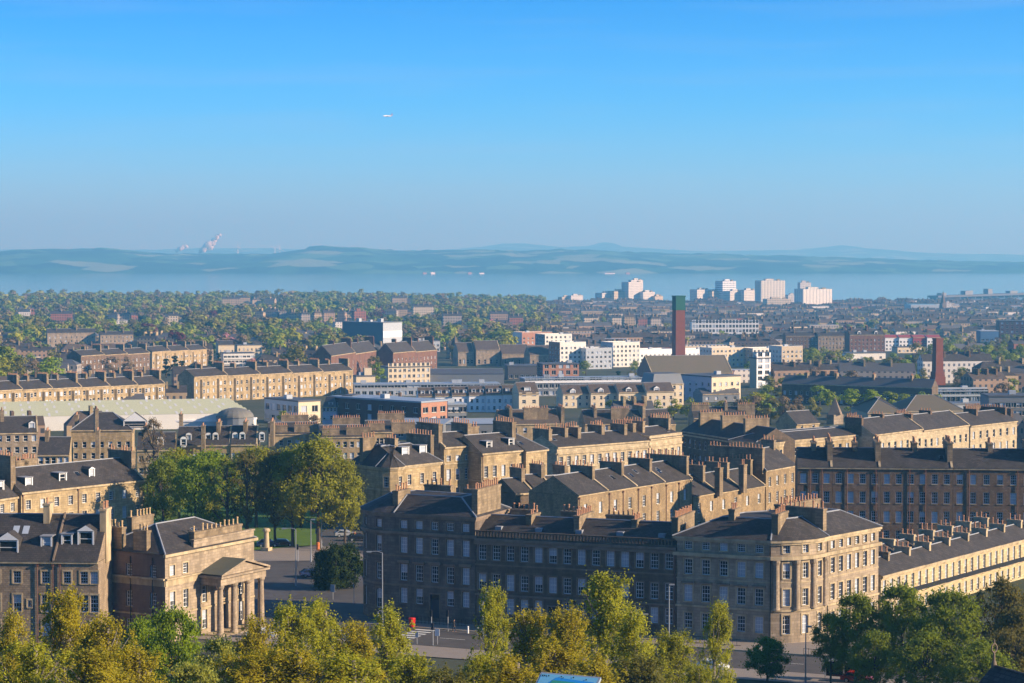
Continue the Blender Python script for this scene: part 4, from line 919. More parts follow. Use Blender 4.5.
# two long golden terraces at left
a0, a1 = line((-8, 391), (165, 380.5), 10.5, 600); ua, la = along(a0, a1)
NL = ['nearest left house', 'second house', 'third house', 'fourth house', 'fifth house', 'far right end house']
nq = 6
def tern(P0, P1, n, h, labels, group, rows, ncol, stone='golden', depth=11, bay=True, rise=3.2):
    uu, ll = along(P0, P1)
    for k in range(n):
        a = (P0[0] + uu[0] * ll * k / n, P0[1] + uu[1] * ll * k / n); b = (P0[0] + uu[0] * (ll * (k + 1) / n - .04), P0[1] + uu[1] * (ll * (k + 1) / n - .04)); w = ll / n - .04
        r = bld(a, b, depth, h, 'tenement', labels(k), 'tenement', group, stone, rows, ncol, 1, 'gable', rise, depth / 2, chim=[(w - .5, depth / 2, depth * .55, 1.0, rise + 2.4), (w * .45, depth / 2 + 1, 3, 1.0, rise + 2.0)], skewr=True, blindp=.35, guarded=False, cornice=(.3, .3))
        if bay:
            for s in (.25, .75):
                mb = MB(); c = w * s; mb.hexa([(c - 1.6, -.002), (c - 1.0, -.9), (c + 1.0, -.9), (c + 1.6, -.002)], -2, h - 1.0, 0)
                bw = mb.build('bay', M[stone], r)
                for z in [q[0] for q in rows]: put_window(bw, (c, -.97), 0, z, 1.2, 1.7, 'sash', 1, .4, wall=stone)
    guard(P0, P1, depth, g(*P0) + 3, g(*P0) + h + 3, (P0[1] + P1[1]) / 2)
ords = ['first', 'second', 'third', 'fourth', 'fifth', 'sixth', 'seventh', 'eighth', 'ninth', 'tenth', 'eleventh', 'twelfth', 'thirteenth', 'fourteenth', 'fifteenth', 'sixteenth', 'seventeenth', 'eighteenth', 'nineteenth', 'twentieth']
R3f = [(1.0, 1.8, 1.1), (4.3, 1.8, 1.1), (7.6, 1.8, 1.1)]
tern(a0, a1, 6, 10.5, lambda k: f'{ords[k]} golden bay windowed tenement from the left behind the glazed market roof', 'left golden tenement row behind the market roof', R3f, 6)
a0, a1 = line((194, 377), (353, 367.5), 11.5, 600)
tern(a0, a1, 5, 11.5, lambda k: f'{ords[k]} golden tenement from the left in the row leading to the cream gable', 'right golden tenement row behind the dome', R3f, 6)
a0, a1 = line((81, 356), (150, 351.5), 12, 700)
tern(a0, a1, 3, 12, lambda k: f'{ords[k]} brown tenement from the left, beside bare trees behind the left golden row', 'brown tenement row with dark gable', R3f, 6, 'brownrub', bay=False)
a0, a1 = line((152, 352), (207, 348), 12, 700)
tern(a0, a1, 3, 12, lambda k: f'{ords[k]} golden tenement from the left with pale bays and dark evergreens before it', 'tenements behind the evergreens', R3f, 6)
blk(47, 95, 333, 347, 11, 'pale grey gabled tenement half hidden in trees at far left', 'tenement', 'tenement', rise=3.5, m='pink', rows=rws(12), n=9, chim=[(8, 5, 4, 1, 5.5), (25, 5, 4, 1, 5.5)])
blk(100, 133, 335, 347, 11, 'pale sandstone tenement block right of the grey gabled one', 'tenement', 'tenement', rise=3, m='pink', rows=rws(12), n=8, chim=[(5, 5, 4, 1, 5), (20, 5, 4, 1, 5)])
blk(223, 254, 353, 369, 11, 'white three storey flats with banded balconies beside pink blossom', 'flats', m='offwhite', rows=[(1, 1.4, 2.2, 'plain'), (4.2, 1.4, 2.2, 'plain'), (7.4, 1.4, 2.2, 'plain')], n=8, roof='flat', bands=[(3.2, .9, .6), (6.4, .9, .6)], trimm='offwhite', cornice=None)
blk(218, 234, 345, 358, 12, 'cream gabled house with dark shaded roof above the white flats', 'house', 'house', rise=3, m='creamr', rows=rws(9), n=4)
blk(237, 262, 345, 356, 12, 'cream flat fronted block right of the gabled cream house', 'flats', m='creamr', rows=rws(9), n=6, roof='flat', cornice=None)
M['glassroof2'] = mat('cream roof sheet', (.60, .57, .44), .6, .3, .2)
M['domegrey'] = mat('grey dome covering', (.17, .16, .135), .7, .4, .4)
# market hall with glazed strip roof and dome
mA, mB = at(-30, 432, 0, 500), at(252, 428, 0, 500)
mk = thing('market_hall', 'wide low market hall with greenish glazed strip roof at left', 'market hall', (mA[0], mA[1], g(*mA)), math.atan2(mB[1] - mA[1], mB[0] - mA[0])); lm = math.dist(mA, mB)
mb = MB(); mb.box(0, lm, 0, 78, -4, 5.0); mb.build('wall', M['offwhite'], mk)
mb = MB(); ns = 6
for k in range(ns):
    y0, y1 = k * 78 / ns, (k + 1) * 78 / ns; z = 5.05; ym = y0 + (y1 - y0) * .62
    mb.poly([(0, y0, z), (lm, y0, z), (lm, ym, z + .5), (0, ym, z + .5)], 0); mb.poly([(0, ym, z + .5), (lm, ym, z + .5), (lm, y1, z), (0, y1, z)], 1)
    for q in range(int(lm / 9)): x = q * 9 + (k % 2) * 3; mb.poly([(x, y0 + .2, z + .03), (x + .9, y0 + .2, z + .03), (x + .9, ym, z + .53), (x, ym, z + .53)], 2)
mb.build('roof', [M['glassroof'], M['glassroof2'], M['offwhite']], mk)
dm = at(233, 419, 4, 500); mb = MB(); dq = thing('dome_roof', 'grey ribbed dome at the right end of the market roof', 'dome', (dm[0], dm[1] + 6, g(*dm) + 4.0))
mb.lathe([(9.2, -5), (9.2, .6)], 20); mb.build('drum', M['midgrey'], dq)
mb = MB(); mb.lathe([(9.6, .6)] + [(9.4 * math.cos(a * math.pi / 16), .6 + 5.6 * math.sin(a * math.pi / 16)) for a in range(0, 8)] + [(.6, 6.3)], 20)
for k in range(20): a = k * math.pi / 10; mb.tube((9.4 * math.cos(a), 9.4 * math.sin(a), .8), (6.4 * math.cos(a), 6.4 * math.sin(a), 4.9), .12, .12, 4, 1)
mb.build('dome', [M['domegrey'], M['midgrey']], dq); dq.scale = (.72, .72, .58)
bm = at(208, 428, 0, 500)
blk(164, 252, 421, 429, 14, 'long white low roofed shed in front of the market dome', 'shed', 'shed', face=.02, m='offwhite', n=0, roof='flat', roofm='whitew', cornice=None)
for (x0, x1, yt, yb, lab) in ((94, 120, 403, 411, 'low brown roofed shed before the left golden row, left of two'), (121, 145, 402, 411, 'low brown roofed shed before the left golden row, right of two'), (144, 166, 397, 409, 'small dark gabled house closing the left golden row')):
    blk(x0, x1, yt, yb, 9, lab, 'shed', 'shed', m='brickpink' if x0 != 144 else 'pink', rise=3, slate='darkgrey', n=3, rows=[(1, 1.5, 1.2)])
# houses in front of the market roof
blk(-6, 37, 433, 468, 12, 'sandstone gabled house with chimney at left edge before the market roof', 'house', 'house', face=.25, rise=4.2, m='pink', rows=rws(11), n=5, chim=[(2, 6, 4, 1, 6), (28, 6, 6, 1, 6)], dorm=[(10, 1.0, 1.3, 1.5, 'gable')], skewr=True)
blk(70, 131, 430, 462, 14, 'dark hipped roof house with wide grey dormer before market roof', 'house', 'house', face=.1, rise=4.6, hl=6, hr=6, m='golden', rows=rws(9), n=7, dorm=[(18, .8, 6, 1.5, 'gable')], chim=[(1, 7, 3, 1, 4), (31, 7, 3, 1, 4)])
for k in range(3):
    x0 = 176 + k * 27
    blk(x0, x0 + 26.6, 445.5 - k * .5, 475, 11, ['slate roofed row house with arched white dormers behind park trees, left of three', 'slate roofed row house with arched white dormers behind park trees, middle of three', 'slate roofed row house with arched white dormers behind park trees, right of three'][k], 'house', 'terraced_house', face=.05, rise=4.6, m='golden', rows=rws(9), n=5,
        group='dormered row behind the park', dorm=[(3.0, 1.1, 1.1, 1.5, 'round'), (8.2, 1.1, 1.1, 1.5, 'round')], chim=[(10.8, 5.5, 6, 1.0, 6.0)], skewr=True)
blk(36, 68, 455, 480, 11, 'plain slate roofed house left of the hipped house, two chimneys', 'house', 'house', face=.1, rise=4.2, m='golden', rows=rws(9), n=5, chim=[(2, 6, 4, 1, 6), (15, 6, 4, 1, 6)])
blk(136, 174, 450, 478, 11, 'slate roofed house behind the tall brown bare tree', 'house', 'house', face=.1, rise=4.2, m='golden', rows=rws(9), n=5, chim=[(2, 6, 4, 1, 6), (17, 6, 4, 1, 6)], dorm=[(6, 1.1, 1.2, 1.5, 'round'), (12, 1.1, 1.2, 1.5, 'round')])
# middle: dark blue block and red school
Y = at(365, 352, 0, 700)[1]
db = bld(aty(383, Y - 6), aty(402, Y + 12), 45, 24, 'office_block', 'dark blue grey box block with white lower band standing over the school', 'office', None, 'palegrey', None, 0, 1, 'flat', cornice=None, sidem='bluegrey', bands=[(12, 5, .15)], trimm='whitew', roofm='midgrey', zb=g(*aty(383, Y)) , chim=[(4, 30, 3, 3, 3, 0), (8, 10, 4, 3, 3, 0)])
tern(*line((331, 356), (378, 349), 13, 600), 2, 13, lambda k: ['red brown sandstone school wing with steep gables below the blue block', 'scaffolded red brown school wing in the middle'][k], 'red school', R3f, 6, 'redbrown', bay=False, rise=6)
tern(*line((393, 353), (437, 349), 12.5, 600), 2, 12.5, lambda k: ['brown school wing with olive hipped roof, right of the scaffold', 'right end brown school wing with large gable'][k], 'red school', R3f, 6, 'redbrown', bay=False, rise=6)
blk(405, 440, 341, 352, 14, 'low pale grey long block behind the school right wing', 'office', 'office_block', m='palegrey', n=8, rows=rws(8, 3.4, 1.8, 2), roof='flat', cornice=None)
blk(388, 430, 367, 385, 13, 'cream modern flats with orange panels below the school', 'flats', face=.4, m='creamr', rows=rws(13, 3.1, 1.7, 1.5, 1, 'plain'), n=9, roof='flat', cornice=None)
blk(356, 375, 376, 387, 8, 'cream stepped gable house at the end of golden row', 'house', 'house', m='creamr', n=2, rows=[(1, 1.4, 1)], roof='flat', cornice=None, chim=[(7, 4, 3, 4, 4, 0)])
blk(354, 500, 384.5, 396, 14, 'long low grey block with turquoise glass storey, left half', 'office', 'office_block', face=.12, m='palegrey', rows=[(.8, 1.8, 2.2, 'plain'), (4.2, 1.8, 3.0, 'plain')], n=22, roof='flat', cornice=None, roofm='metalroof')
blk(525, 643, 378.5, 396, 14, 'long modern flats with grey metal top storey and white band', 'flats', face=.18, m='midgrey', rows=[(.8, 1.9, 2.2, 'plain'), (4.1, 1.9, 2.2, 'plain'), (7.6, 1.6, 2.6, 'plain')], n=20, roof='flat', cornice=None, roofm='metalroof', bands=[(6.6, .8, .25)], trimm='whitew')
blk(430, 504, 374, 384, 30, 'long dark flat roofed shed behind the turquoise glass block', 'shed', 'shed', face=.05, m='midgrey', n=0, roof='gable', rise=2, slate='darkgrey', cornice=None)
for k in range(6):
    x0 = 418 + k * 17
    blk(x0, x0 + 16.7, 396.5 - k * .5, 412, 10, f'{ords[k]} cream row house from the left with dark roof and white dormers', 'house', 'terraced_house', face=.12, rise=3.4, m='whitew', rows=rws(6, 2.9, 1.5, 1.1), n=3, group='cream dormered row', dorm=[(2, .8, 1.2, 1.3, 'flat'), (5.4, .8, 1.2, 1.3, 'flat')], slate='slate2', guarded=k == 2)
blk(519, 539, 394, 413, 11, 'cream gable ended block closing the cream dormered row', 'flats', face=.3, rise=4.5, m='creamr', rows=rws(9, 3, 1.4, 1.6), n=2, slate='slate2', dorm=[(4, 1, 2.2, 1.5, 'flat')])
# dark brick modern block with pink end
Y = at(420, 436, 0, 500)[1]
bd0, bd1 = aty(421, Y + 2), aty(447, Y + 12)
bld(bd0, bd1, 44, 11.5, 'apartment_block', 'dark brick modern flats with pink end wall and big windows', 'flats', None, 'brickpink', [(1, 2, 2.6, 'plain'), (4.4, 2, 2.6, 'plain'), (7.8, 2, 2.6, 'plain')], 3, 1, 'flat', cornice=None, sidem='darkbrick', left=8, roofm='metalroof', lrows=[(1, 2, 2, 'plain'), (4.4, 2, 2, 'plain'), (7.8, 2, 2, 'plain')])
blk(448, 466, 404, 424, 10, 'glassy grey block joined right of the pink end wall', 'office', 'office_block', m='midgrey', rows=[(1, 2, 2.6, 'plain'), (4.4, 2, 2.6, 'plain')], n=3, roof='flat', cornice=None, roofm='metalroof')
Y = at(305, 424, 0, 500)[1]
bld(aty(298, Y), aty(320, Y + 6), 24, 8.5, 'office_block', 'low grey flat roofed block with cream end and dark window', 'office', None, 'creamr', [(1, 1.6, 2.4, 'plain'), (4.4, 2.4, 2.6, 'plain')], 2, 1, 'flat', cornice=None, sidem='palegrey', left=6, roofm='darkgrey')
for k, (x0, x1) in enumerate(((322, 336), (337.5, 354))):
    blk(x0, x1, 407 - k * 1.5, 431, 12, ['lilac rendered house with dark mansard roof, left of the pair', 'lilac rendered house with dark mansard roof, right of the pair'][k], 'house', 'house', face=-.25, rise=3.6, roof='mansard', slate='darkgrey', m='lilac', rows=rws(9, 3, 1.5, 1), n=4, dorm=[(3, .2, 1.1, 1.3, 'flat')])
blk(386, 443, 424, 440, 15, 'long shed with pale blue metal roof behind the corner block', 'shed', 'shed', face=-.35, m='midgrey', n=6, rows=[(1, 2, 2, 'plain')], rise=1.4, slate='metalroof', cornice=None)
blk(446, 500, 424, 440, 16, 'pale metal roofed shed right of the blue roofed shed', 'shed', 'shed', face=.1, m='midgrey', n=5, rows=[(1, 2, 2, 'plain')], rise=1.2, slate='metalroof', cornice=None)
# sand coloured tenement backs with rows of pots
for k, (x0, x1, yt, yb) in enumerate(((268, 318, 434, 460), (320, 362, 437, 462), (366, 392, 432, 458))):
    blk(x0, x1, yt, yb, 11, ['sand coloured tenement back with long rows of chimney pots, left of park tree', 'sand coloured tenement back with parapet and pots behind the big tree', 'sand coloured tenement back with square chimney block right of the big tree'][k], 'tenement', 'tenement', face=.15, rise=3.0, m='golden', rows=rws(9), n=6, chim=[(3, 1.0, 1, 5, 2.6, 9), (11, 1.0, 1, 7, 2.8, 10), (8, 8, 1, 8, 5, 12)], dorm=[(14, .6, 1.2, 1.4, 'gable')] if k == 0 else [])
# gabled church like hall and its roofs
for k, (x0, x1, yt, yb) in enumerate(((458, 474, 352, 366), (476, 500, 350, 366), (502, 530, 354, 366), (530, 556, 355, 367))):
    blk(x0, x1, yt, yb, 20, ['sandstone hall with tall turret beside the woodland', 'sandstone gabled hall right of the turreted one', 'brown roofed sandstone hall third from turret', 'brown roofed sandstone hall next to white and brown flats'][k], 'hall', 'hall', face=.2, rise=6, m='pink', rows=[(1.5, 3, 1.4)], n=4, slate='slate2', skewr=True)
p = at(455, 364, 0, 700); tw = thing('stone_turret', 'slim pointed stone turret left of the gabled halls', 'turret', (p[0], p[1], g(*p)))
mb = MB(); mb.box(-2.6, 2.6, -2.6, 2.6, -2, 12); mb.build('shaft', M['pink'], tw); mb = MB(); mb.lathe([(3.4, 12), (2.4, 15), (.1, 20)], 4); mb.build('spire', M['slate2'], tw)
# white and brown flats
FL = [(522, 552, 333, 356, 'brickpink', 'offwhite', 'brown and white flats, leftmost of the cluster above the halls'), (545, 572, 335, 360, 'offwhite', 'midgrey', 'white and grey flats behind the brick tower flats'), (560, 586, 343, 369, 'offwhite', 'brickpink', 'white topped brick flats in middle of the cluster'),
      (586, 612, 349, 369, 'palegrey', 'offwhite', 'pale grey flats right of the white topped brick ones'), (612, 640, 343, 367, 'offwhite', 'palegrey', 'white and grey stepped flats nearest the tall chimney'), (640, 674, 350, 362, 'whitew', 'palegrey', 'low white shed flats left of the tall chimney base'),
      (684, 720, 350, 361, 'whitew', 'palegrey', 'low white shed right of the tall chimney'), (712, 748, 348.5, 367, 'creamr', 'offwhite', 'cream flats behind the olive barn roof'), (753, 781, 349, 367, 'offwhite', 'beige', 'white flats left of the beige tower flats'), (782, 803, 347, 368, 'beige', 'offwhite', 'beige tower flats at the edge of tenement trees')]
for (x0, x1, yt, yb, m1, m2, lab) in FL:
    h = (yb - yt) / FPX * at((x0 + x1) / 2, yb, 0, 700)[1]
    blk(x0, x1, yt, yb, 16, lab, 'flats', face=.5, m=m1, sidem=m2, rows=rws(h, 3.0, 1.6, 1.5, 1, 'plain'), n=int((x1 - x0) / 4), left=4, roof='flat', cornice=None, roofm='offwhite', parapet=.5, trimm='offwhite')
blk(543, 579, 364, 383, 16, 'pink brick office with tall windows below the white flats', 'office', 'office_block', face=.2, m='brickpink', sidem='darkbrick', rows=[(1, 2.4, 2.4, 'plain'), (4.6, 2.4, 2.4, 'plain'), (8.2, 2, 2.4, 'plain')], n=5, left=4, roof='flat', cornice=None)
blk(508, 541, 366, 380, 20, 'low dark block left of the pink brick office', 'office', 'office_block', face=.1, m='darkgrey', rows=[(1, 2, 2, 'plain')], n=6, roof='flat', cornice=None)
# tall brick chimney
def stackchimney(px, yt, yb, w0, w1, label, m, cap=None, plinth=0):
    p = at(px, yb, 0, 500); Y = p[1]; h = (yb - yt) / FPX * Y; r0, r1 = w0 / FPX * Y / 2, w1 / FPX * Y / 2
    o = thing('factory_chimney', label, 'chimney', (p[0], p[1], g(*p)), R(18)); mb = MB(); hc = h * (1 - cap) if cap else h * .97
    q = lambda r, s: [(-r, -r), (r, -r), (r, r), (-r, r)]
    rr = r0 + (r1 - r0) * hc / h
    a, b = q(r0, 0), q(rr, 0)
    for i in range(4): j = (i + 1) % 4; mb.poly([(*a[i], -3), (*a[j], -3), (*b[j], hc), (*b[i], hc)])
    mb.poly([(*x, hc) for x in b]); mb.build('shaft', M[m], o)
    mb = MB(); mb.hexa(q(rr * 1.04, 0), hc + .003, h - .8); mb.hexa(q(rr * 1.12, 0), h - .8, h); mb.build('cap', M['verdigris' if cap else m], o)
    if plinth: mb = MB(); mb.hexa(q(r0 * 1.3, 0), -3, plinth); mb.hexa(q(r0 * 1.15, 0), plinth, plinth * 1.6); mb.build('plinth', M[m], o)
    BBOX.append((px - w0, px + w0, yt, yb - 6, Y)); OCC.append((p[0], p[1], 10))
stackchimney(678.5, 295.5, 368, 10.5, 9.5, 'tall square red brick factory chimney with green top', 'brick', .2)
stackchimney(937.5, 338, 385, 9, 7.6, 'shorter red brick chimney on a stepped plinth, right of centre', 'brick', None, 4.5)
# olive barn roof
bA, bB = line((652, 374), (733, 373), 6, 500)
bld(bA, bB, 30, 6, 'warehouse', 'long olive brown barn roofed warehouse under the tall chimney', 'warehouse', None, 'brickpink', [(1, 2.6, 2.4, 'plain')], 14, 1, 'gable', 9, 15, slate='mossroof', cornice=(.3, .2), skewl=True, skewr=True)
blk(653, 684, 384, 405, 14, 'cream walled block with grey mansard roof below the olive warehouse', 'flats', face=.35, rise=4.5, roof='mansard', m='creamr', rows=rws(9, 3, 1.6, 1.2), n=5, slate='midgrey', sidem='palegrey', left=3)
Y = at(715, 402, 0, 500)[1]
bld(aty(712, Y), aty(741, Y + 10), 22, 11.5, 'apartment_block', 'cream flats with dark red columns and lilac left side', 'flats', None, 'creamr', rws(11, 3.1, 1.7, 1.4, 1, 'plain'), 5, 1, 'flat', cornice=None, sidem='lilac', left=5, roofm='darkgrey')
blk(757, 771, 358, 388, 7, 'narrow white stair tower block with dark window column', 'tower', 'stair_tower', face=.5, m='whitew', rows=rws(19, 3.1, 2.0, 2.6, 1, 'plain'), n=2, roof='flat', cornice=None, sidem='beige')
for k in range(4):
    x0 = 563 + k * 28
    blk(x0, x0 + 27.6, 394 - k * .8, 408, 11, f'{ords[k]} cream house from the left with brown roof and small gables below the pink office', 'house', 'terraced_house', face=.25, rise=3.6, m='creamr', rows=rws(6, 2.8, 1.4, 1.1), n=4, slate='slate2', group='cream gabled row', dorm=[(4.5, .2, 2.0, 1.2, 'gable')])
blk(703, 740, 394, 402, 12, 'low dark roofed outbuilding right of the lilac sided flats', 'shed', 'shed', m='midgrey', n=4, rows=[(1, 1.5, 1.5)], rise=2.4, slate='darkgrey')
# big gabled backs between cream terrace and trees
blk(640, 676, 425, 446, 12, 'sandstone tenement gable with chimney block above the cream parapet terrace', 'tenement', 'tenement', face=.5, rise=4.5, m='golden', rows=rws(9), n=3, chim=[(3, 6, 7, 1, 6), (9, 2, 1, 6, 3, 8)], slate='slate')
blk(585, 636, 424, 443, 12, 'slate roofed tenement with broad pot rows left of the sandstone gable', 'tenement', 'tenement', face=.15, rise=4.2, m='golden', rows=rws(9), n=6, chim=[(4, 6, 7, 1, 5), (12, 2, 1, 6, 5, 9), (20, 6, 7, 1, 5)])
blk(500, 560, 424, 446, 12, 'brown roofed tenement back with three chimney walls, before the cream row', 'tenement', 'tenement', face=.2, rise=4.2, m='golden', rows=rws(9), n=6, chim=[(4, 6, 7, 1, 5), (12, 2, 1, 8, 5, 10), (21, 6, 7, 1, 5)], slate='slate2')
blk(694, 748, 418, 436, 11, 'slate roofed tenement with pale chimney blocks behind dark corner wing', 'tenement', 'tenement', face=.1, rise=3.4, m='golden', rows=rws(9), n=6, chim=[(3, 4, 1, 6, 4.4, 9), (12, 5, 3, 1, 5), (19, 4, 1, 6, 4.4, 9)])
blk(797, 820, 424, 440, 10, 'small gabled sandstone house behind the flat roofed golden wing', 'house', 'house', face=.8, rise=4, m='golden', n=2, rows=[(4, 1.5, 1)])
p = at(835, 424, 0, 500); ps = thing('pyramid_roof_tower', 'small pyramid roofed stone tower by the brown scrub', 'tower', (p[0], p[1], g(*p)), .5)
mb = MB(); mb.box(-2.2, 2.2, -2.2, 2.2, -2, 3.6); mb.build('shaft', M['pink'], ps); mb = MB(); mb.lathe([(3.4, 3.6), (.05, 10)], 4); mb.build('spire', M['trimdark'], ps)
for k, (x0, x1, yt, yb) in enumerate(((869, 905, 413, 422), (906, 966, 411, 421))):
    blk(x0, x1, yt, yb, 26, ['grey brown hipped shed roof behind the pale crescent, left one', 'larger grey brown hipped shed roof behind the pale crescent, right one'][k], 'shed', 'shed', face=.1, m='beige', n=0, rise=5.2, hl=8, hr=8, slate='mossroof')
# right side blocks
Y = at(960, 404, 0, 500)[1]
blk(930, 988, 391, 404, 18, 'turquoise glazed office with pale top and cream right end', 'office', 'office_block', face=.15, m='teal', rows=[(1, 2.2, 3.4, 'plain'), (4.4, 2.2, 3.4, 'plain')], n=12, roof='flat', cornice=None, roofm='metalroof', bands=[(3.4, .7, .2), (6.8, .7, .2)], trimm='palegrey')
blk(876, 902, 388, 396, 12, 'small white flat roofed building by the dark long roof', 'office', 'office_block', m='whitew', rows=[(1, 1.6, 2)], n=4, roof='flat', cornice=None)
blk(990, 1034, 396, 418, 16, 'grey green flat block at right edge behind the crescent', 'office', 'office_block', face=0, m='midgrey', rows=rws(9, 3.2, 1.8, 2, 1, 'plain'), n=8, roof='flat', cornice=None)
blk(952, 990, 404, 414, 12, 'low grey roofed shed left of the grey green block', 'shed', 'shed', m='palegrey', n=4, rows=[(1, 1.4, 1.6)], roof='flat', roofm='midgrey', cornice=None)
dA, dB = line((782, 383.5), (932, 388), 9, 500)
bld(dA, dB, 9, 9, 'terrace_building', 'long dark slate roofed terrace running towards the shorter chimney', 'terrace', None, 'dark_sooty', rws(8), 26, 1, 'gable', 3.4, 4.5, slate='darkgrey', chim=[(math.dist(dA, dB) * t, 4.5, 3, .9, 5) for t in (.15, .35, .6, .85)])
blk(786, 818, 336, 354, 12, 'brown sandstone tenement, left half of the pair beside beige flats', 'tenement', 'tenement', face=.1, m='brownrub', rows=rws(14, 3.3), n=9, rise=3, chim=[(8, 6, 4, 1, 5), (24, 6, 4, 1, 5)])
blk(818.5, 849, 336, 354, 12, 'brown sandstone tenement, right half of the pair beside beige flats', 'tenement', 'tenement', face=.1, m='pink', rows=rws(14, 3.3), n=9, rise=3, chim=[(8, 6, 4, 1, 5), (24, 6, 4, 1, 5)])
blk(850, 885, 335, 355, 12, 'ornate red sandstone tenement with steep gables', 'tenement', 'tenement', face=.2, m='redbrown', rows=rws(15, 3.3), n=9, rise=4.5, chim=[(3, 6, 4, 1, 6), (16, 6, 4, 1, 7), (28, 6, 4, 1, 6)], dorm=[(8, .4, 2.4, 1.8, 'gable'), (22, .4, 2.4, 1.8, 'gable')])
for k in range(4):
    x0 = 885.5 + k * 14
    blk(x0, x0 + 13.8, 337.5, 351, 11, f'{ords[k]} red and white striped flats block from the left above the shorter chimney', 'flats', face=.15, m='whitew' if k != 2 else 'redroof', rows=rws(10, 3.0, 1.5, 1.6, 1, 'plain'), n=4, rise=2, slate='redroof', group='red roofed white flats')
blk(898, 922, 347, 353, 11, 'low yellow cream building below the red roofed flats', 'office', 'office_block', m='creamr', rows=[(1, 1.6, 2)], n=6, roof='flat', cornice=None)
blk(847, 886, 353, 360, 16, 'low white curved fronted hall among trees, right', 'hall', 'hall', m='offwhite', n=4, rows=[(1, 1.6, 2)], roof='flat', cornice=None)
blk(692, 759, 321.5, 338, 14, 'long white gridded office block right of the tall chimney', 'office', 'office_block', face=.05, m='whitew', rows=rws(20, 4.6, 3.0, 2.6, 1.4, 'plain'), n=20, roof='flat', cornice=None)
blk(1000, 1040, 321, 342, 30, 'dark brown square block at the right edge', 'office', 'office_block', face=-.1, m='darkbrick', rows=rws(20, 4, 1.8, 2.2, 1, 'plain'), n=8, roof='flat', cornice=None)
blk(981, 999, 331, 343, 20, 'blue clad low block left of the dark brown block', 'office', 'office_block', face=0, m='blueclad', rows=[(2, 2, 3, 'plain')], n=4, roof='flat', cornice=None, roofm='palegrey')

# ================================================================== far blocks: whole block one mesh, window grid in the wall material
AUTO = []
def farbox(mb, P0, P1, depth, zb, h, roof='flat', rise=3, m=0, mr=1, mc=2, chim=0):
    uu, l_ = along(P0, P1); nn2 = (-uu[1], uu[0]); D = lambda p, d: (p[0] + nn2[0] * d, p[1] + nn2[1] * d)
    c = [P0, P1, D(P1, depth), D(P0, depth)]
    for i in range(4): j = (i + 1) % 4; mb.poly([(*c[i], zb - 4), (*c[j], zb - 4), (*c[j], zb + h), (*c[i], zb + h)], m)
    if roof == 'flat': mb.poly([(*p, zb + h) for p in c], mr)
    else:
        r0, r1 = D(P0, depth / 2), D(P1, depth / 2)
        if roof == 'hip': r0 = (r0[0] + uu[0] * depth * .4, r0[1] + uu[1] * depth * .4); r1 = (r1[0] - uu[0] * depth * .4, r1[1] - uu[1] * depth * .4)
        t0, t1 = (*r0, zb + h + rise), (*r1, zb + h + rise); b = [(*p, zb + h) for p in c]; g_ = mr if roof == 'hip' else m
        mb.poly([b[0], b[1], t1, t0], mr); mb.poly([b[2], b[3], t0, t1], mr); mb.poly([b[1], b[2], t1], g_); mb.poly([b[3], b[0], t0], g_)
    for k in range(chim):
        s = l_ * (k + .9) / (chim + .8); q = D((P0[0] + uu[0] * s, P0[1] + uu[1] * s), depth * .28); q2 = (q[0] + uu[0] * .9, q[1] + uu[1] * .9)
        mb.hexa([q, q2, D(q2, depth * .45), D(q, depth * .45)], zb + h - .5, zb + h + rise * (roof != 'flat') + 1.6, mc)
def far(px0, px1, yt, yb, depth, label, cat, wall, name='apartment_block', roof='flat', rise=3, face=.3, rm='darkgrey', group=None, chim=0, cm='golden', Y=None):
    Y = Y or at((px0 + px1) / 2, yb, 0, 900)[1]; w = (px1 - px0) / FPX * Y; P0, P1 = aty(px0, Y - face * w / 2), aty(px1, Y + face * w / 2); zb = min(g(*P0), g(*P1)); h = CAMZ + ray(px0, yt)[1] * Y - zb
    mb = MB(); O = P0; farbox(mb, (0, 0), (P1[0] - O[0], P1[1] - O[1]), depth, 0, h, roof, rise, chim=chim)
    if cat in ('tower', 'flats', 'silo', 'office') and Y > 2000 and h > 10:
        dx = P1[0] - O[0]; farbox(mb, (dx * .2, (P1[1] - O[1]) * .2 + depth * .3), (dx * .55, (P1[1] - O[1]) * .55 + depth * .3), depth * .3, h - .2, 3.4, 'flat', 0)
        farbox(mb, (dx * .7, (P1[1] - O[1]) * .7 + depth * .4), (dx * .82, (P1[1] - O[1]) * .82 + depth * .4), depth * .2, h - .2, 2.2, 'flat', 0, 2, 1)
    o = mb.build(name, [FW[wall] if wall in FW else M[wall], M[rm], M[cm]], None, (O[0], O[1], zb)); tag(o, label, cat, group); occupy(P0, P1, depth); BBOX.append((px0, px1, yt, yt + (yb - yt) * .5, Y)); return o
# waterfront towers
TW = [(602, 614, 293, 305, 'white', 'low white waterfront block, left foot of the slim tower cluster'), (614, 628, 291, 305, 'cream', 'cream waterfront block just left of the slim twin topped tower'), (628.5, 643, 282, 305, 'white', 'slim tall white waterfront tower with lower left half'), (643, 655, 292, 305, 'white', 'white waterfront block just right of the slim tower'), (655, 663, 296, 305, 'cream', 'low cream block at right end of the slim tower cluster'),
      (697, 711, 289.5, 305, 'white', 'white gabled waterfront block, left of the second cluster'), (712, 722, 291, 305, 'cream', 'pale block between gabled block and grey glass tower'), (722.5, 736, 281, 305, 'grid', 'bluish glass tower in the second waterfront cluster'), (730, 744, 291, 306, 'white', 'white flats before the bluish glass tower'), (744, 757, 290, 306, 'white', 'white flats at right end of the second cluster')]
for x0, x1, yt, yb, w_, lab in TW: far(x0, x1, yt, yb, 24, lab, 'tower' if yt < 285 else 'flats', w_, 'tower_block' if yt < 285 else 'apartment_block', face=.6, group='waterfront towers')
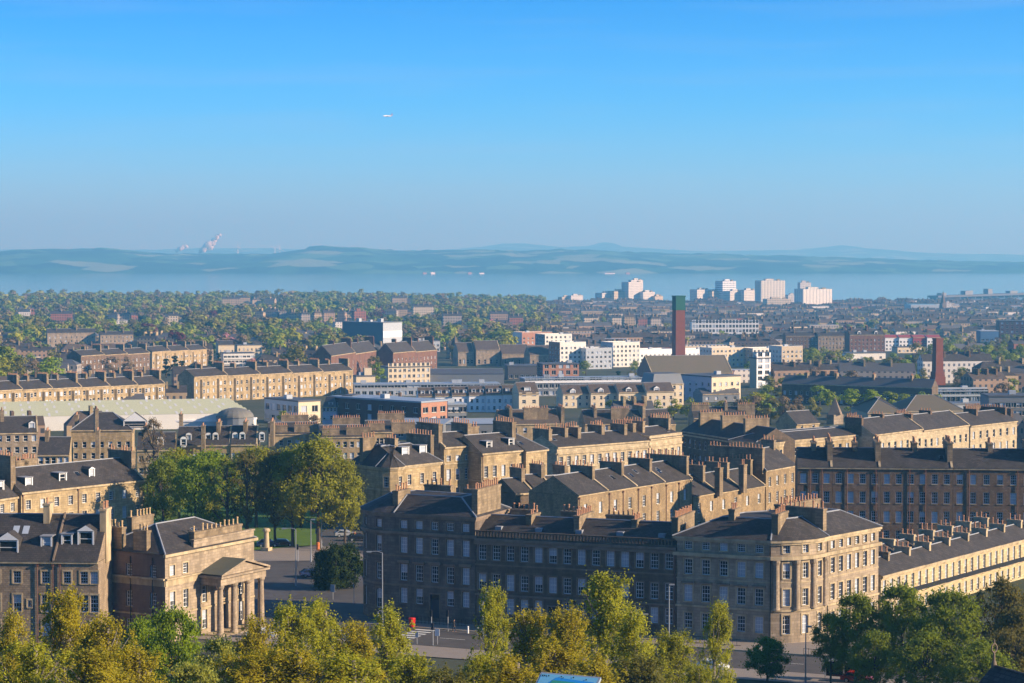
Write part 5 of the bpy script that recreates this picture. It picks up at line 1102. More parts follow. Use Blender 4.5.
far(632, 643, 280, 304.6, 14, 'higher right half of the slim white waterfront tower', 'tower', 'tower', 'tower_block', face=.6)
far(761, 785, 280.5, 307, 26, 'broad white tower block, largest on the waterfront', 'tower', 'tower', 'tower_block', face=.35)
far(767, 791, 299, 310, 24, 'beige low block at the foot of the broad white tower', 'office', 'cream', 'office_block', face=.2)
far(788, 799, 295, 306, 20, 'pale low block between broad tower and silo', 'office', 'white', 'office_block', face=.2)
far(800, 811, 282.5, 308, 14, 'slim white lift tower at the left of the ribbed silo', 'tower', 'white', 'tower_block', face=.2)
far(803, 832, 289, 308.5, 30, 'large white ribbed flour silo with green roof edge', 'silo', 'silo', 'grain_silo', face=.45, rm='verdigris')
far(562, 572, 297, 303, 18, 'small cream waterfront flats, left of pair before slim tower', 'flats', 'cream', face=.5); far(571, 583, 295.5, 303, 18, 'small white waterfront flats, right of pair before slim tower', 'flats', 'white', face=.5)
far(911, 940, 304.5, 312, 40, 'long pale green dock shed beside the church spire', 'shed', 'palegrey', 'shed', face=.1, rm='teal')
far(946, 952, 303, 312, 12, 'small white block right of the church spire', 'office', 'white', 'office_block', face=.1)
def spire(px, yt, yb, w, label):
    p = at(px, yb, 0, 900); Y = p[1]; h = (yb - yt) / FPX * Y; r = w / FPX * Y / 2; o = thing('church_spire', label, 'spire', (p[0], p[1], g(*p)), .4)
    mb = MB(); mb.box(-r, r, -r, r, -3, h * .45); mb.build('tower', M['dark_sooty'], o); mb = MB(); mb.lathe([(r * 1.2, h * .45), (r * .6, h * .72), (.1, h)], 6); mb.build('spire', M['dark_sooty'], o)
spire(943, 290.5, 313, 5, 'dark pointed church spire near the docks at right'); spire(457, 295.5, 308, 3, 'tiny pointed spire on the wooded skyline near centre')
# pier and spit
pr = thing('dock_pier', 'long dark dock pier stretching into the water at right', 'pier', (0, 0, 0)); p0 = aty(938, 4700); p1 = aty(1040, 5050); uu, l_ = along(p0, p1); q = lambda s, d: (p0[0] + uu[0] * s - uu[1] * d, p0[1] + uu[1] * s + uu[0] * d)
mb = MB(); mb.hexa([q(0, 0), q(l_, 0), q(l_, 26), q(0, 26)], 3, 7.5); mb.build('deck', M['darkgrey'], pr); mb = MB()
for k in range(14): s = l_ * k / 14; mb.hexa([q(s, 3), q(s + 3, 3), q(s + 3, 20), q(s, 20)], -4, 3)
mb.build('pile', M['darkgrey'], pr); mb = MB()
for k in range(4): s = l_ * (.05 + .22 * k); mb.hexa([q(s, 4), q(s + 20 + 14 * (k % 2), 4), q(s + 20 + 14 * (k % 2), 16), q(s, 16)], 7.5, 13 + 3 * (k % 3))
mb.build('quay_shed', M['midgrey'], pr)
mb = MB(); v0, v1 = aty(826, 4230), aty(912, 4260); ms = mat('dune sand', (.30, .25, .15), .9, .6, .03, None, (.12, .13, .05), .1)
for k in range(20):
    a, b = k / 20, (k + 1) / 20; X = lambda t: v0[0] + (v1[0] - v0[0]) * t; zz = lambda t: 5.5 * math.sin(math.pi * min(1, max(0, t))) ** .5 + 1.2 * math.sin(t * 21)
    mb.poly([(X(a), 4200, -1), (X(b), 4200, -1), (X(b), 4260, zz(b)), (X(a), 4260, zz(a))]); mb.poly([(X(a), 4260, zz(a)), (X(b), 4260, zz(b)), (X(b), 4420, -2), (X(a), 4420, -2)])
structure(mb.build('sand_spit', ms))
# buildings up in the woods at left
WD = [(255, 300, 312, 322, 'grey', 'long grey villa row in the woods, left of the brown tower flats', 4), (301, 353, 312, 322, 'brown', 'long brown villa row in the woods, touching the brown tower flats', 5), (240, 281, 298, 305, 'golden', 'sandstone villa row on the wooded skyline', 4), (385, 412, 309, 319, 'grey', 'grey slate villa row in the woods behind the blue block', 4), (413, 434, 307, 320, 'cream', 'cream and grey villas in the woods behind the blue block', 3), (443, 462, 316, 330, 'grey', 'large dark gabled villa in the woods near centre', 3), (490, 508, 314, 324, 'brown', 'brown villa in the woods left of the pink end', 2), (509, 523, 318, 328, 'red', 'red brown villa block in the woods above the halls', 2),
      (18, 30, 312, 317, 'white', 'tiny white house in the far left woods', 0), (50, 72, 314, 321, 'red', 'red roofed house in the far left woods', 1), (108, 136, 313, 321, 'grey', 'grey house row in the left woods near copper beech', 3), (168, 178, 316, 326, 'cream', 'pale gabled villa left of the copper beech', 1), (222, 240, 299, 306, 'golden', 'pale villas on the wooded skyline, left part', 2), (392, 407, 298, 306, 'golden', 'sandstone villas on the wooded skyline above the blue block', 3), (584, 598, 318, 326, 'cream', 'cream flats in the trees left of the tall chimney', 2), (612, 622, 318, 326, 'cream', 'small cream flats in trees nearest tall chimney', 2), (624, 664, 317, 330, 'red', 'long dark red tenement row left of the tall chimney', 6)]
for x0, x1, yt, yb, w_, lab, nc in WD:
    if x1 - x0 < 25: far(x0, x1, yt, yb, 11, lab, 'house', w_, 'villa', 'gable', 4, .15, 'slate', chim=nc); continue
    x = x0
    while x < x1 - 5:
        w2 = random.uniform(7, 12); d_ = random.uniform(-1.5, 1.5); wl = random.choice(('golden', 'grey', w_, w_)); o = far(x, min(x + w2, x1), yt + d_ + 1, yb + d_, 11, 'x', 'house', wl, 'villa', random.choice(('gable', 'hip')), 4, random.choice((.15, .4, -.2)), random.choice(('slate', 'slate2')), 'villas in the woods', chim=random.choice((1, 2)))
        AUTO.append((o, {'golden': 'golden stone', 'grey': 'grey stone', 'brown': 'brown stone', 'red': 'red brown', 'cream': 'cream'}[wl], 'villa', x + w2 / 2, (yt + yb) / 2, False)); x += w2 + random.uniform(1, 4)
far(354, 366, 311, 325, 14, 'square brown tower flats rising from the woods', 'tower', 'red', 'tower_block', face=.3); far(335, 347, 322, 329, 11, 'low white house in the woods left of the blue block', 'house', 'white', 'house', face=.3)

# ================================================================== trees
def leafmat(name, c1, c2, tr=.5, isl=1.0):
    m = bpy.data.materials.new(name); m.use_nodes = True; t = m.node_tree; t.nodes.clear()
    o = nd(t, 'ShaderNodeOutputMaterial'); ge = nd(t, 'ShaderNodeNewGeometry'); mx_ = nd(t, 'ShaderNodeMix', data_type='RGBA'); mx_.inputs[6].default_value = (*c1, 1); mx_.inputs[7].default_value = (*c2, 1)
    nz_ = nd(t, 'ShaderNodeTexNoise'); nz_.inputs['Scale'].default_value = .45; t.links.new(ge.outputs['Position'], nz_.inputs[0])
    a = nd(t, 'ShaderNodeMath', operation='ADD'); a.use_clamp = True; mrn = nd(t, 'ShaderNodeMapRange'); mrn.inputs[1].default_value = .3; mrn.inputs[2].default_value = .7; mrn.inputs[3].default_value = -.35; mrn.inputs[4].default_value = .35
    t.links.new(nz_.outputs[0], mrn.inputs[0]); im = nd(t, 'ShaderNodeMath', operation='MULTIPLY_ADD'); im.inputs[1].default_value = isl; im.inputs[2].default_value = (1 - isl) * .45; t.links.new(ge.outputs['Random Per Island'], im.inputs[0]); t.links.new(im.outputs[0], a.inputs[0])
    if isl < 1: nz_.inputs['Scale'].default_value = .12; t.links.new(mrn.outputs[0], a.inputs[1]); t.links.new(a.outputs[0], mx_.inputs[0])
    d = nd(t, 'ShaderNodeBsdfDiffuse'); tl = nd(t, 'ShaderNodeBsdfTranslucent'); ms = nd(t, 'ShaderNodeMixShader'); ms.inputs[0].default_value = tr
    t.links.new(mx_.outputs[2], d.inputs[0]); t.links.new(mx_.outputs[2], tl.inputs[0]); t.links.new(d.outputs[0], ms.inputs[1]); t.links.new(tl.outputs[0], ms.inputs[2]); t.links.new(ms.outputs[0], o.inputs[0]); return m
LM = {'gold': leafmat('golden spring leaves', (.27, .22, .012), (.54, .455, .045)), 'goldgreen': leafmat('gold green leaves', (.24, .24, .015), (.52, .50, .05)), 'olive': leafmat('olive leaves', (.14, .135, .028), (.26, .24, .055)),
      'bright': leafmat('bright green leaves', (.13, .19, .012), (.30, .38, .03)), 'street': leafmat('fresh green leaves', (.05, .13, .008), (.12, .25, .018)), 'dark': leafmat('dark green leaves', (.115, .145, .014), (.29, .34, .04)), 'mid': leafmat('mid green leaves', (.135, .17, .018), (.31, .36, .045)),
      'lime': leafmat('lime green leaves', (.20, .20, .018), (.42, .41, .045)), 'brown': leafmat('budding brown twigs', (.15, .11, .065), (.28, .21, .12), .2), 'ever': leafmat('evergreen needles', (.012, .03, .014), (.035, .065, .025), .1),
      'copper': leafmat('copper beech leaves', (.075, .018, .022), (.15, .04, .04)), 'pink': leafmat('pink blossom', (.42, .15, .17), (.6, .3, .3)), 'yellow': leafmat('pale yellow blossom leaves', (.22, .24, .03), (.50, .48, .10)), 'hedge': leafmat('dark hedge leaves', (.02, .035, .008), (.05, .07, .015), .15), 'brgreen': leafmat('brown green leaves', (.12, .11, .03), (.24, .20, .055))}
LF = {}
for k_ in LM:
    e_ = LM[k_].node_tree.nodes; c_ = [n for n in e_ if n.type == 'MIX'][0]; LF[k_] = leafmat('far ' + LM[k_].name, tuple(c_.inputs[6].default_value)[:3], tuple(c_.inputs[7].default_value)[:3], .3, .3)
LOOK = {'gold': 'golden', 'goldgreen': 'golden green', 'olive': 'olive', 'bright': 'bright green', 'street': 'fresh green', 'dark': 'dark green', 'mid': 'mid green', 'lime': 'lime green', 'brown': 'bare brown', 'ever': 'blackish evergreen', 'copper': 'copper red', 'pink': 'pink blossoming', 'yellow': 'pale yellow', 'hedge': 'dark', 'brgreen': 'brownish green'}
def leafquads(c, size, r, up=None, jit=.6):
    n = len(c); a = r.normal(size=(n, 3))
    if up is not None: w = up + r.normal(size=(n, 3)) * jit; w /= np.linalg.norm(w, axis=1)[:, None]; a -= (a * w).sum(1)[:, None] * w; b = np.cross(w, a)
    else: b = r.normal(size=(n, 3))
    a = a; a /= np.linalg.norm(a, axis=1)[:, None]; b -= (b * a).sum(1)[:, None] * a; b /= np.linalg.norm(b, axis=1)[:, None]
    s = (size * r.uniform(.6, 1.3, n))[:, None]
    return np.stack([c - a * s * .6, c - b * s * .38, c + a * s * .6, c + b * s * .38], 1).reshape(-1, 3)
def clumps(kind, H, Rr, r):
    P = []
    K = {'birch': 120, 'round': 95, 'park': 95, 'bare': 55, 'cone': 40, 'far': 13, 'fcone': 9}[kind]
    z0 = {'birch': .12, 'round': .22, 'park': .27, 'bare': .30, 'cone': .08, 'far': .22, 'fcone': .08}[kind]
    lead = [(r.uniform(-.35, .35) * Rr, r.uniform(-.35, .35) * Rr, r.uniform(.78, 1)) for _ in range(4)]
    for k in range(K):
        t = r.uniform(0, 1) ** (1.0 if kind in ('birch', 'cone', 'fcone') else .8); an = r.uniform(0, 6.283)
        if kind == 'birch': pr = min(1, (t + .1) / .35) ** .6 * (1.05 - t ** 1.7 * .8)
        elif kind in ('cone', 'fcone'): pr = (1 - t) * .9 + .05
        else: pr = math.sqrt(max(0.02, 1 - (2 * t * .96 - .92) ** 2))
        rad = pr * Rr * math.sqrt(r.uniform(.1, 1)) * .82; cr = Rr * (.17 if kind in ('birch', 'cone') else .21) * r.uniform(.6, 1.35)
        if kind in ('far', 'fcone'): cr *= 1.6
        lx = ly = 0
        if kind == 'birch' and t > .5:
            l = lead[k % 4]; lx, ly = l[0] * t, l[1] * t
        P.append((math.cos(an) * rad + lx, math.sin(an) * rad + ly, H * (z0 + (.97 - z0) * t) - cr * .3, cr))
    if kind == 'birch':
        for l in lead:
            for q in range(7): P.append((l[0] * (1.0 - .02 * q), l[1], H * (l[2] + .03 - .04 * q), Rr * .05 * (1 + q * .8)))
        for _ in range(40):
            an = r.uniform(0, 6.283); t = r.uniform(.15, .9); P.append((math.cos(an) * Rr * 1.0 * (1.02 - t ** 2 * .6), math.sin(an) * Rr * (1.02 - t ** 2 * .6), H * t, Rr * r.uniform(.05, .11)))
    return P
def treemesh(kind, H, Rr, n, leaf, seed):
    r = np.random.default_rng(seed); P = clumps(kind, H, Rr, r); w = np.array([p[3] ** 2 for p in P]); idx = r.choice(len(P), n, p=w / w.sum()); C = np.array(P)[idx]
    d = r.normal(size=(n, 3)); d /= np.linalg.norm(d, axis=1)[:, None]; rr = C[:, 3] * (np.abs(r.normal(size=n)) * .58 if kind not in ('far', 'fcone') else r.uniform(.3, 1, n) ** .4)
    pos = C[:, :3] + d * rr[:, None] * np.array([1, 1, 1.5 if kind == 'birch' else .8]); pos[:, 2] = np.clip(pos[:, 2], .3, None)
    o_ = np.stack([pos[:, 0], pos[:, 1], (pos[:, 2] - H * .5) * (Rr / (H * .45))], 1); o_ /= np.linalg.norm(o_, axis=1)[:, None] + 1e-6
    V = leafquads(pos, leaf, r, d * .5 + o_ * .7, .32 if kind in ('far', 'fcone') else .9)
    me = bpy.data.meshes.new('crown'); nv = len(V); me.vertices.add(nv); me.vertices.foreach_set('co', V.astype(np.float32).ravel()); nf = nv // 4
    me.loops.add(nv); me.loops.foreach_set('vertex_index', np.arange(nv, dtype=np.int32)); me.polygons.add(nf); me.polygons.foreach_set('loop_start', np.arange(0, nv, 4, dtype=np.int32)); me.update(calc_edges=True); me.materials.append(LM['mid'])
    tb = MB(); tr = H * .018 + .05; hs = .55 if kind in ('round', 'park', 'far') else .9; lean = (r.uniform(-.02, .02) * H, r.uniform(-.02, .02) * H)
    tp = (lean[0], lean[1], H * hs); tb.tube((0, 0, -1), tp, tr * 1.25, tr * .45, 7)
    if kind not in ('far', 'fcone'):
        for p in P[:: (2 if kind == 'bare' else 4)]:
            f = min(.95, max(.15, p[2] / H / max(hs, .01) - .22)); s = (lean[0] * f, lean[1] * f, H * hs * f); e = (p[0], p[1], p[2]); m_ = ((s[0] + e[0]) * .55, (s[1] + e[1]) * .55, s[2] + (e[2] - s[2]) * .42)
            tb.tube(s, m_, tr * .38, tr * .24, 5); tb.tube(m_, e, tr * .24, tr * .07, 4)
    return me, tb.mesh('trunk', [M['bark']])
TV = {'birch': [treemesh('birch', 12, 3.2, 24000, .15, 20 + i) for i in range(4)], 'round': [treemesh('round', 11, 5.0, 22000, .23, 30 + i) for i in range(3)], 'park': [treemesh('park', 18, 7.5, 18000, .38, 40 + i) for i in range(3)],
      'bare': [treemesh('bare', 18, 5.5, 7000, .30, 50 + i) for i in range(2)], 'cone': [treemesh('cone', 13, 3.0, 4000, .45, 60)], 'bush': [treemesh('round', 6, 3.3, 15000, .20, 70)]}
TN = {'birch': (12, 3.2), 'round': (11, 5.0), 'park': (18, 7.5), 'bare': (18, 5.5), 'cone': (13, 3), 'bush': (6, 3.3), 'far': (12, 5), 'fcone': (12, 3)}
def farmesh(kind, seed, nq_=260, lq_=1.35):
    me, tk = treemesh(kind, *TN[kind], nq_, lq_, seed); nv = len(me.vertices); co = np.empty(nv * 3, np.float32); me.vertices.foreach_get('co', co); v = co.reshape(-1, 3).tolist()
    nf = [tuple(range(i, i + 4)) for i in range(0, nv, 4)]; o = nv; tv = [tuple(q.co) for q in tk.vertices]; tf = [tuple(i + o for i in p.vertices) for p in tk.polygons]
    j = bpy.data.meshes.new('tree'); j.from_pydata(v + tv, [], nf + tf); j.materials.append(LM['mid']); j.materials.append(M['bark']); j.polygons.foreach_set('material_index', [0] * len(nf) + [1] * len(tf)); j.update()
    return j, co.reshape(-1, 3)
FT = {'far': [farmesh('far', 80 + i) for i in range(6)], 'fcone': [farmesh('fcone', 95, 400, .9)], 'mid': [farmesh('far', 180 + i, 900, .75) for i in range(5)]}
TREES = []
def objmat(o, m):
    o.material_slots[0].link = 'OBJECT'; o.material_slots[0].material = m
def tree(px, yt, Y, rpx, kind, mt, label=None, group=None, zb=None, noun='tree', lookx=''):
    X = (px - 512) / FPX * Y; zb = (g(X, Y) - (1.4 if noun == 'shrub' else 0)) if zb is None else zb; zt = CAMZ + ray(px, yt)[1] * Y; H = max(2.0, zt - zb); Rr = rpx / FPX * Y
    kh, kr = TN[kind]; s = (Rr / kr, Rr / kr, H / kh); rz = random.uniform(0, 6.28)
    nm = 'shrub' if noun == 'shrub' else {'ever': 'evergreen_tree'}.get(mt, 'tree')
    if kind in ('far', 'fcone'):
        o = link(nm, random.choice(FT['mid' if kind == 'far' else kind])[0], None, (X, Y, zb), rz); o.scale = s; objmat(o, LF[mt])
    else:
        cm, tm = random.choice(TV[kind]); o = link(nm, None, None, (X, Y, zb), rz); o.scale = s; c = link('crown', cm, o); objmat(c, LM[mt]); t_ = link('trunk', tm, o)
        if kind == 'birch': objmat(t_, M['barkpale'])
    o['category'] = noun
    if group: o['group'] = group
    if label: o['label'] = label
    else: AUTO.append((o, (lookx + ' ' + LOOK[mt]).strip(), noun, px, (yt * .6 + proj(X, Y, zb)[1] * .4), False))
    TREES.append((X, Y, Rr)); return o
HG = 'spring trees on the hillside in front'
for px, yt, Y, rp, k, mt in ((10, 607, 205, 26, 'birch', 'gold'), (62, 588, 190, 30, 'birch', 'gold'), (104, 613, 185, 34, 'birch', 'gold'), (34, 636, 168, 40, 'birch', 'goldgreen'), (84, 646, 160, 44, 'birch', 'gold'), (136, 640, 165, 36, 'birch', 'gold'),
        (170, 606, 218, 30, 'round', 'bright'), (140, 617, 224, 26, 'round', 'bright'), (217, 636, 200, 30, 'round', 'yellow'), (190, 662, 170, 34, 'round', 'yellow'), (258, 614, 190, 27, 'birch', 'gold'), (291, 602, 200, 30, 'birch', 'goldgreen'), (322, 596, 207, 28, 'birch', 'goldgreen'), (352, 618, 196, 30, 'birch', 'gold'),
        (386, 606, 212, 34, 'birch', 'goldgreen'), (300, 643, 165, 48, 'birch', 'gold'), (352, 648, 166, 48, 'birch', 'goldgreen'), (412, 654, 178, 32, 'birch', 'goldgreen'), (446, 668, 172, 34, 'birch', 'olive'), (246, 652, 165, 42, 'birch', 'gold'), (492, 585, 225, 19, 'birch', 'goldgreen'), (474, 652, 192, 26, 'birch', 'goldgreen'),
        (531, 609, 205, 30, 'birch', 'gold'), (556, 638, 182, 38, 'birch', 'gold'), (602, 569, 216, 38, 'birch', 'goldgreen'), (569, 606, 202, 28, 'birch', 'gold'), (634, 606, 206, 30, 'birch', 'goldgreen'), (673, 630, 216, 30, 'birch', 'lime'), (716, 599, 228, 17, 'birch', 'goldgreen'), (640, 652, 180, 40, 'birch', 'olive'), (592, 656, 172, 44, 'birch', 'gold'), (514, 652, 176, 40, 'birch', 'gold'), (700, 660, 195, 24, 'birch', 'lime')):
    tree(px, yt, Y, rp * 1.35, k, mt, None, HG)
tree(769, 637, 277, 27, 'bush', 'street', 'round fresh green street tree on the pavement before the shaded terrace', noun='tree')
for px, yt, Y, rp, mt in ((858, 592, 272, 36, 'dark'), (903, 583, 272, 42, 'mid'), (952, 588, 265, 46, 'dark'), (1003, 578, 268, 42, 'brgreen'), (833, 612, 276, 22, 'dark'), (1022, 606, 256, 40, 'brgreen'), (928, 632, 255, 44, 'dark'), (985, 640, 250, 44, 'mid'), (878, 630, 262, 32, 'dark')): tree(px, yt, Y, rp, 'round', mt, None, 'roadside trees at lower right')
for px, yt, yb, rp, k, mt in ((152, 416, 500, 16, 'bare', 'brown'), (162, 456, 540, 28, 'park', 'mid'), (194, 452, 546, 32, 'park', 'bright'), (226, 455, 548, 26, 'bare', 'lime'), (246, 450, 548, 24, 'bare', 'brgreen'), (274, 448, 546, 26, 'park', 'brgreen'), (318, 437, 549, 44, 'park', 'lime'), (292, 446, 547, 32, 'park', 'lime'), (344, 458, 548, 24, 'park', 'lime'),
        (212, 506, 542, 14, 'park', 'bright'), (178, 446, 528, 32, 'park', 'lime'), (210, 448, 530, 34, 'park', 'bright'), (255, 444, 528, 34, 'park', 'lime'), (300, 446, 528, 36, 'park', 'lime'), (146, 476, 530, 18, 'bare', 'brgreen'), (330, 456, 528, 30, 'park', 'mid')):
    Y = at(px, yb)[1]; tree(px, yt, Y, rp, k, mt, None, 'trees in the small park')
for px, yt, yb, rp in ((322, 549, 590, 15), (334, 544, 590, 20), (348, 543, 588, 21)): tree(px, yt, at(px, yb)[1], rp, 'bush', 'hedge', None, 'dark shrubs at the junction', noun='shrub', lookx='')
MID = [(30, 353, 376, 10, 'bright'), (10, 361, 380, 13, 'dark'), (50, 357, 377, 11, 'mid'), (166, 358, 378, 7, 'ever'), (174, 355, 378, 8, 'ever'), (182, 360, 378, 7, 'ever'), (210, 355, 371, 5, 'ever'), (218, 352, 371, 6, 'ever'), (188, 313, 333, 10, 'copper'), (147, 314, 329, 7, 'copper'), (243, 333, 343, 7, 'pink'), (253, 358, 369, 8, 'pink'),
       (376, 363, 386, 11, 'bright'), (282, 411, 426, 8, 'dark'), (312, 414, 446, 10, 'brown'), (94, 352, 374, 10, 'brown'), (110, 356, 376, 11, 'brown'), (126, 357, 377, 10, 'brown'), (153, 350, 370, 6, 'mid'), (612, 400, 420, 10, 'mid'), (628, 398, 419, 11, 'olive'), (643, 401, 420, 10, 'bright'), (658, 400, 420, 11, 'mid'), (674, 399, 420, 12, 'lime'), (690, 398, 420, 12, 'mid'), (706, 401, 419, 10, 'olive'), (722, 399, 420, 10, 'lime'),
       (742, 397, 424, 11, 'brown'), (757, 395, 424, 12, 'brown'), (771, 397, 425, 12, 'brgreen'), (785, 394, 425, 12, 'brown'), (799, 396, 425, 12, 'brown'), (812, 398, 424, 11, 'olive'), (832, 392, 415, 12, 'mid'), (851, 389, 414, 14, 'bright'), (870, 390, 414, 13, 'bright'), (889, 391, 413, 12, 'mid'), (906, 393, 412, 11, 'mid'), (923, 392, 412, 11, 'bright'), (938, 394, 411, 10, 'mid'),
       (812, 348, 367, 9, 'dark'), (824, 347, 366, 8, 'dark'), (850, 353, 368, 9, 'mid'), (893, 353, 370, 11, 'bright'), (898, 315, 333, 10, 'brown'), (918, 342, 366, 10, 'olive'), (933, 344, 366, 9, 'mid'), (950, 343, 366, 10, 'mid'), (968, 346, 366, 10, 'brown'), (988, 343, 369, 12, 'dark'), (1004, 342, 368, 11, 'mid'), (1020, 344, 369, 10, 'dark'), (912, 365, 373, 6, 'pink'), (922, 366, 373, 6, 'pink'), (708, 341, 353, 8, 'mid'), (719, 342, 353, 7, 'mid'), (836, 358, 374, 9, 'mid'), (870, 360, 376, 9, 'olive'), (985, 376, 396, 10, 'mid'), (1012, 378, 398, 9, 'mid')]
for px, yt, yb, rp, mt in MID:
    k = 'fcone' if mt == 'ever' else 'far'; tree(px, yt, at(px, yb, 0, 450)[1], rp, k, mt, None, {'copper': 'copper beeches', 'pink': 'blossom trees'}.get(mt, 'trees between the buildings'))

# ================================================================== infill: streets of houses and woods up to the shore
def clash(x0, x1, y0, y1, Y):
    for a, b, c, d, YY in BBOX:
        if YY > Y + 4 and x0 < b and x1 > a and y0 < d - 1 and y1 > c: return True
    return False
def occupied(x, y, r):
    for a, b, c in OCC:
        if (a - x) ** 2 + (b - y) ** 2 < (c + r) ** 2: return True
    return False
HW = [('golden', 'golden'), ('brown', 'brown'), ('grey', 'grey'), ('golden', 'golden'), ('brown', 'brown'), ('cream', 'cream'), ('white', 'white'), ('red', 'red brick')]
HOUSES = []
rr = random.Random(5)
def wood(px, py):      # how wooded the picture is there, 0..1
    if px < 545: return .955 if py < 343 else (.66 if py < 362 else .25)
    if py < 312: return .12
    if py < 330: return .32 + .2 * math.sin(px * .045)
    if px > 800: return .74 if py < 384 else .35
    return .25 if py < 350 else .18
Y = 470.0
while Y < 4130:
    step = 17 + Y * .0085; Xm = .245 * Y; X = -Xm - 20; ori = rr.choice((.25, .3, -.1, .15))
    while X < Xm + 20:
        w = rr.uniform(14, 40) if Y > 900 else rr.uniform(12, 24); d = rr.uniform(9, 13); cx, cyv = X + w / 2, Y + rr.uniform(-8, 8); px, pb = proj(cx, cyv, g(cx, cyv)); X += w + rr.uniform(2, 16)
        if rr.random() < wood(px, pb): continue
        if cyv < 650 and not (px > 380): continue
        h = rr.choice((7, 9, 10, 12)) if Y < 2600 else rr.choice((6, 8, 9, 11)); h *= .85 if px < 545 else 1
        wp = w / cyv * FPX / 2; hp = (h + 4) / cyv * FPX
        if clash(px - wp, px + wp, pb - hp, pb - 1, cyv) or occupied(cx, cyv + d / 2, max(w, d) * .5): continue
        if any((a - cx) ** 2 + (b - cyv - 5) ** 2 < (r_ + d * .8) ** 2 for a, b, r_ in TREES if abs(b - cyv) < 60): continue
        ww, wn = rr.choice(HW if cyv > 1000 else HW[:5]); fl_ = rr.random() < (.22 if ww in ('white', 'cream') else .06)
        HOUSES.append((cx, cyv, w, d, h, ori + rr.uniform(-.06, .06), ww, wn, fl_, px, pb - hp * .5)); OCC.append((cx, cyv + d / 2, max(w, d) * .5))
    Y += step
HOUSES.sort(key=lambda q: q[1])
NI = 170
rest = {}
for k, (cx, cyv, w, d, h, ori, ww, wn, fl_, px, py) in enumerate(HOUSES):
    P0, P1 = (-w / 2, -ori * w / 2), (w / 2, ori * w / 2); zb = g(cx, cyv); roof = 'flat' if fl_ else rr.choice(('gable', 'gable', 'hip')); nc = 0 if fl_ else rr.choice((1, 2, 3))
    rm = 'palegrey' if fl_ else rr.choice(('slate', 'slate2', 'darkgrey', 'slate')); rise = rr.uniform(2.6, 4.2); cm = 'golden' if ww in ('golden', 'grey') else 'brownrub'
    if k < NI:
        mb = MB(); farbox(mb, P0, P1, d, 0, h, roof, rise, chim=nc); o = mb.build('flat_roofed_block' if fl_ else 'house', [FW[ww], M[rm], M[cm]], None, (cx, cyv, zb)); o['category'] = 'flats' if fl_ else 'house'; o['group'] = 'roofs filling the streets towards the water'
        AUTO.append((o, wn + (' flat roofed' if fl_ else {'slate': ' dark roofed', 'slate2': ' brown roofed', 'darkgrey': ' black roofed'}[rm]), 'block' if fl_ else 'house', px, py, True))
    else:
        mb = rest.setdefault('m', MB()); names = rest.setdefault('n', [])
        ix = []
        for key in (('w', ww), ('r', rm), ('c', cm)):
            if key not in names: names.append(key)
            ix.append(names.index(key))
        farbox(mb, (cx + P0[0], cyv + P0[1]), (cx + P1[0], cyv + P1[1]), d, zb, h, roof, rise, *ix, chim=nc)
if rest:
    o = rest['m'].build('distant_rooftops', [FW[n] if q == 'w' else M[n] for q, n in rest['n']]); tag(o, 'tiny distant houses and roofs packed in streets towards the water', 'houses', None, 'stuff')
print('infill houses', len(HOUSES))
# woods
WT = []; Y = 820.0
while Y < 4190:
    step = 10 + Y * .006; Xm = .245 * Y; X = -Xm - 20
    while X < Xm + 20:
        cx, cyv = X + rr.uniform(-4, 4), Y + rr.uniform(-8, 8); px, pb = proj(cx, cyv, g(cx, cyv)); X += rr.uniform(11, 20) + Y * .002
        wd = wood(px, pb) * (1.0 if px < 545 else 1.15)
        if px > 560 and px < 840 and pb < 308: wd = .03
        if rr.random() > wd: continue
        H = rr.uniform(12, 20) * (1.15 if px < 545 and rr.random() < .3 else 1) * (.62 if px > 560 else 1); Rr = H * rr.uniform(.40, .6); hp = H / cyv * FPX; wp = Rr / cyv * FPX
        if clash(px - wp, px + wp, pb - hp, pb - 1, cyv) or occupied(cx, cyv, Rr * .5): continue
        far_ = min(1, cyv / 3000)
        mt = rr.choices(('mid', 'olive', 'dark', 'lime', 'brown', 'brgreen', 'bright', 'copper', 'ever', 'pink'), (18, 22, 12, 13, 22, 18, 8, 1.6, 3, .3))[0]
        WT.append((cx, cyv, H, Rr, mt, px, pb - hp * .5, pb))
    Y += step
WT.sort(key=lambda q: q[1]); NT = 150; print('wood trees', len(WT))
for cx, cyv, H, Rr, mt, px, py, pb in WT[:NT]:
    kind = 'fcone' if mt == 'ever' else 'far'; o = link('evergreen_tree' if mt == 'ever' else 'tree', rr.choice(FT['mid' if kind == 'far' and cyv < 2000 else kind])[0], None, (cx, cyv, g(cx, cyv)), rr.uniform(0, 6.28)); kh, kr = TN[kind]; o.scale = (Rr / kr, Rr / kr, H / kh); objmat(o, LF[mt]); o['category'] = 'tree'; o['group'] = 'trees among the streets'
    AUTO.append((o, LOOK[mt], 'tree', px, py, True))
allv, mi = [], []; keys = list(LM)
for cx, cyv, H, Rr, mt, px, py, pb in WT[NT:]:
    v = rr.choice(FT['far'])[1]; a = rr.uniform(0, 6.28); c, s = math.cos(a), math.sin(a); v = v.reshape(-1, 4, 3)
    if cyv > 2300: v = v[::2]
    big = 1 if cyv < 2300 else 1.35
    cen = v.mean(1, keepdims=True); v = (cen + (v - cen) * big).reshape(-1, 3)
    q = np.empty_like(v); q[:, 0] = (v[:, 0] * c - v[:, 1] * s) * Rr / 5 + cx; q[:, 1] = (v[:, 0] * s + v[:, 1] * c) * Rr / 5 + cyv; q[:, 2] = v[:, 2] * H / 12 + g(cx, cyv); allv.append(q); mi += [keys.index(mt)] * (len(q) // 4)
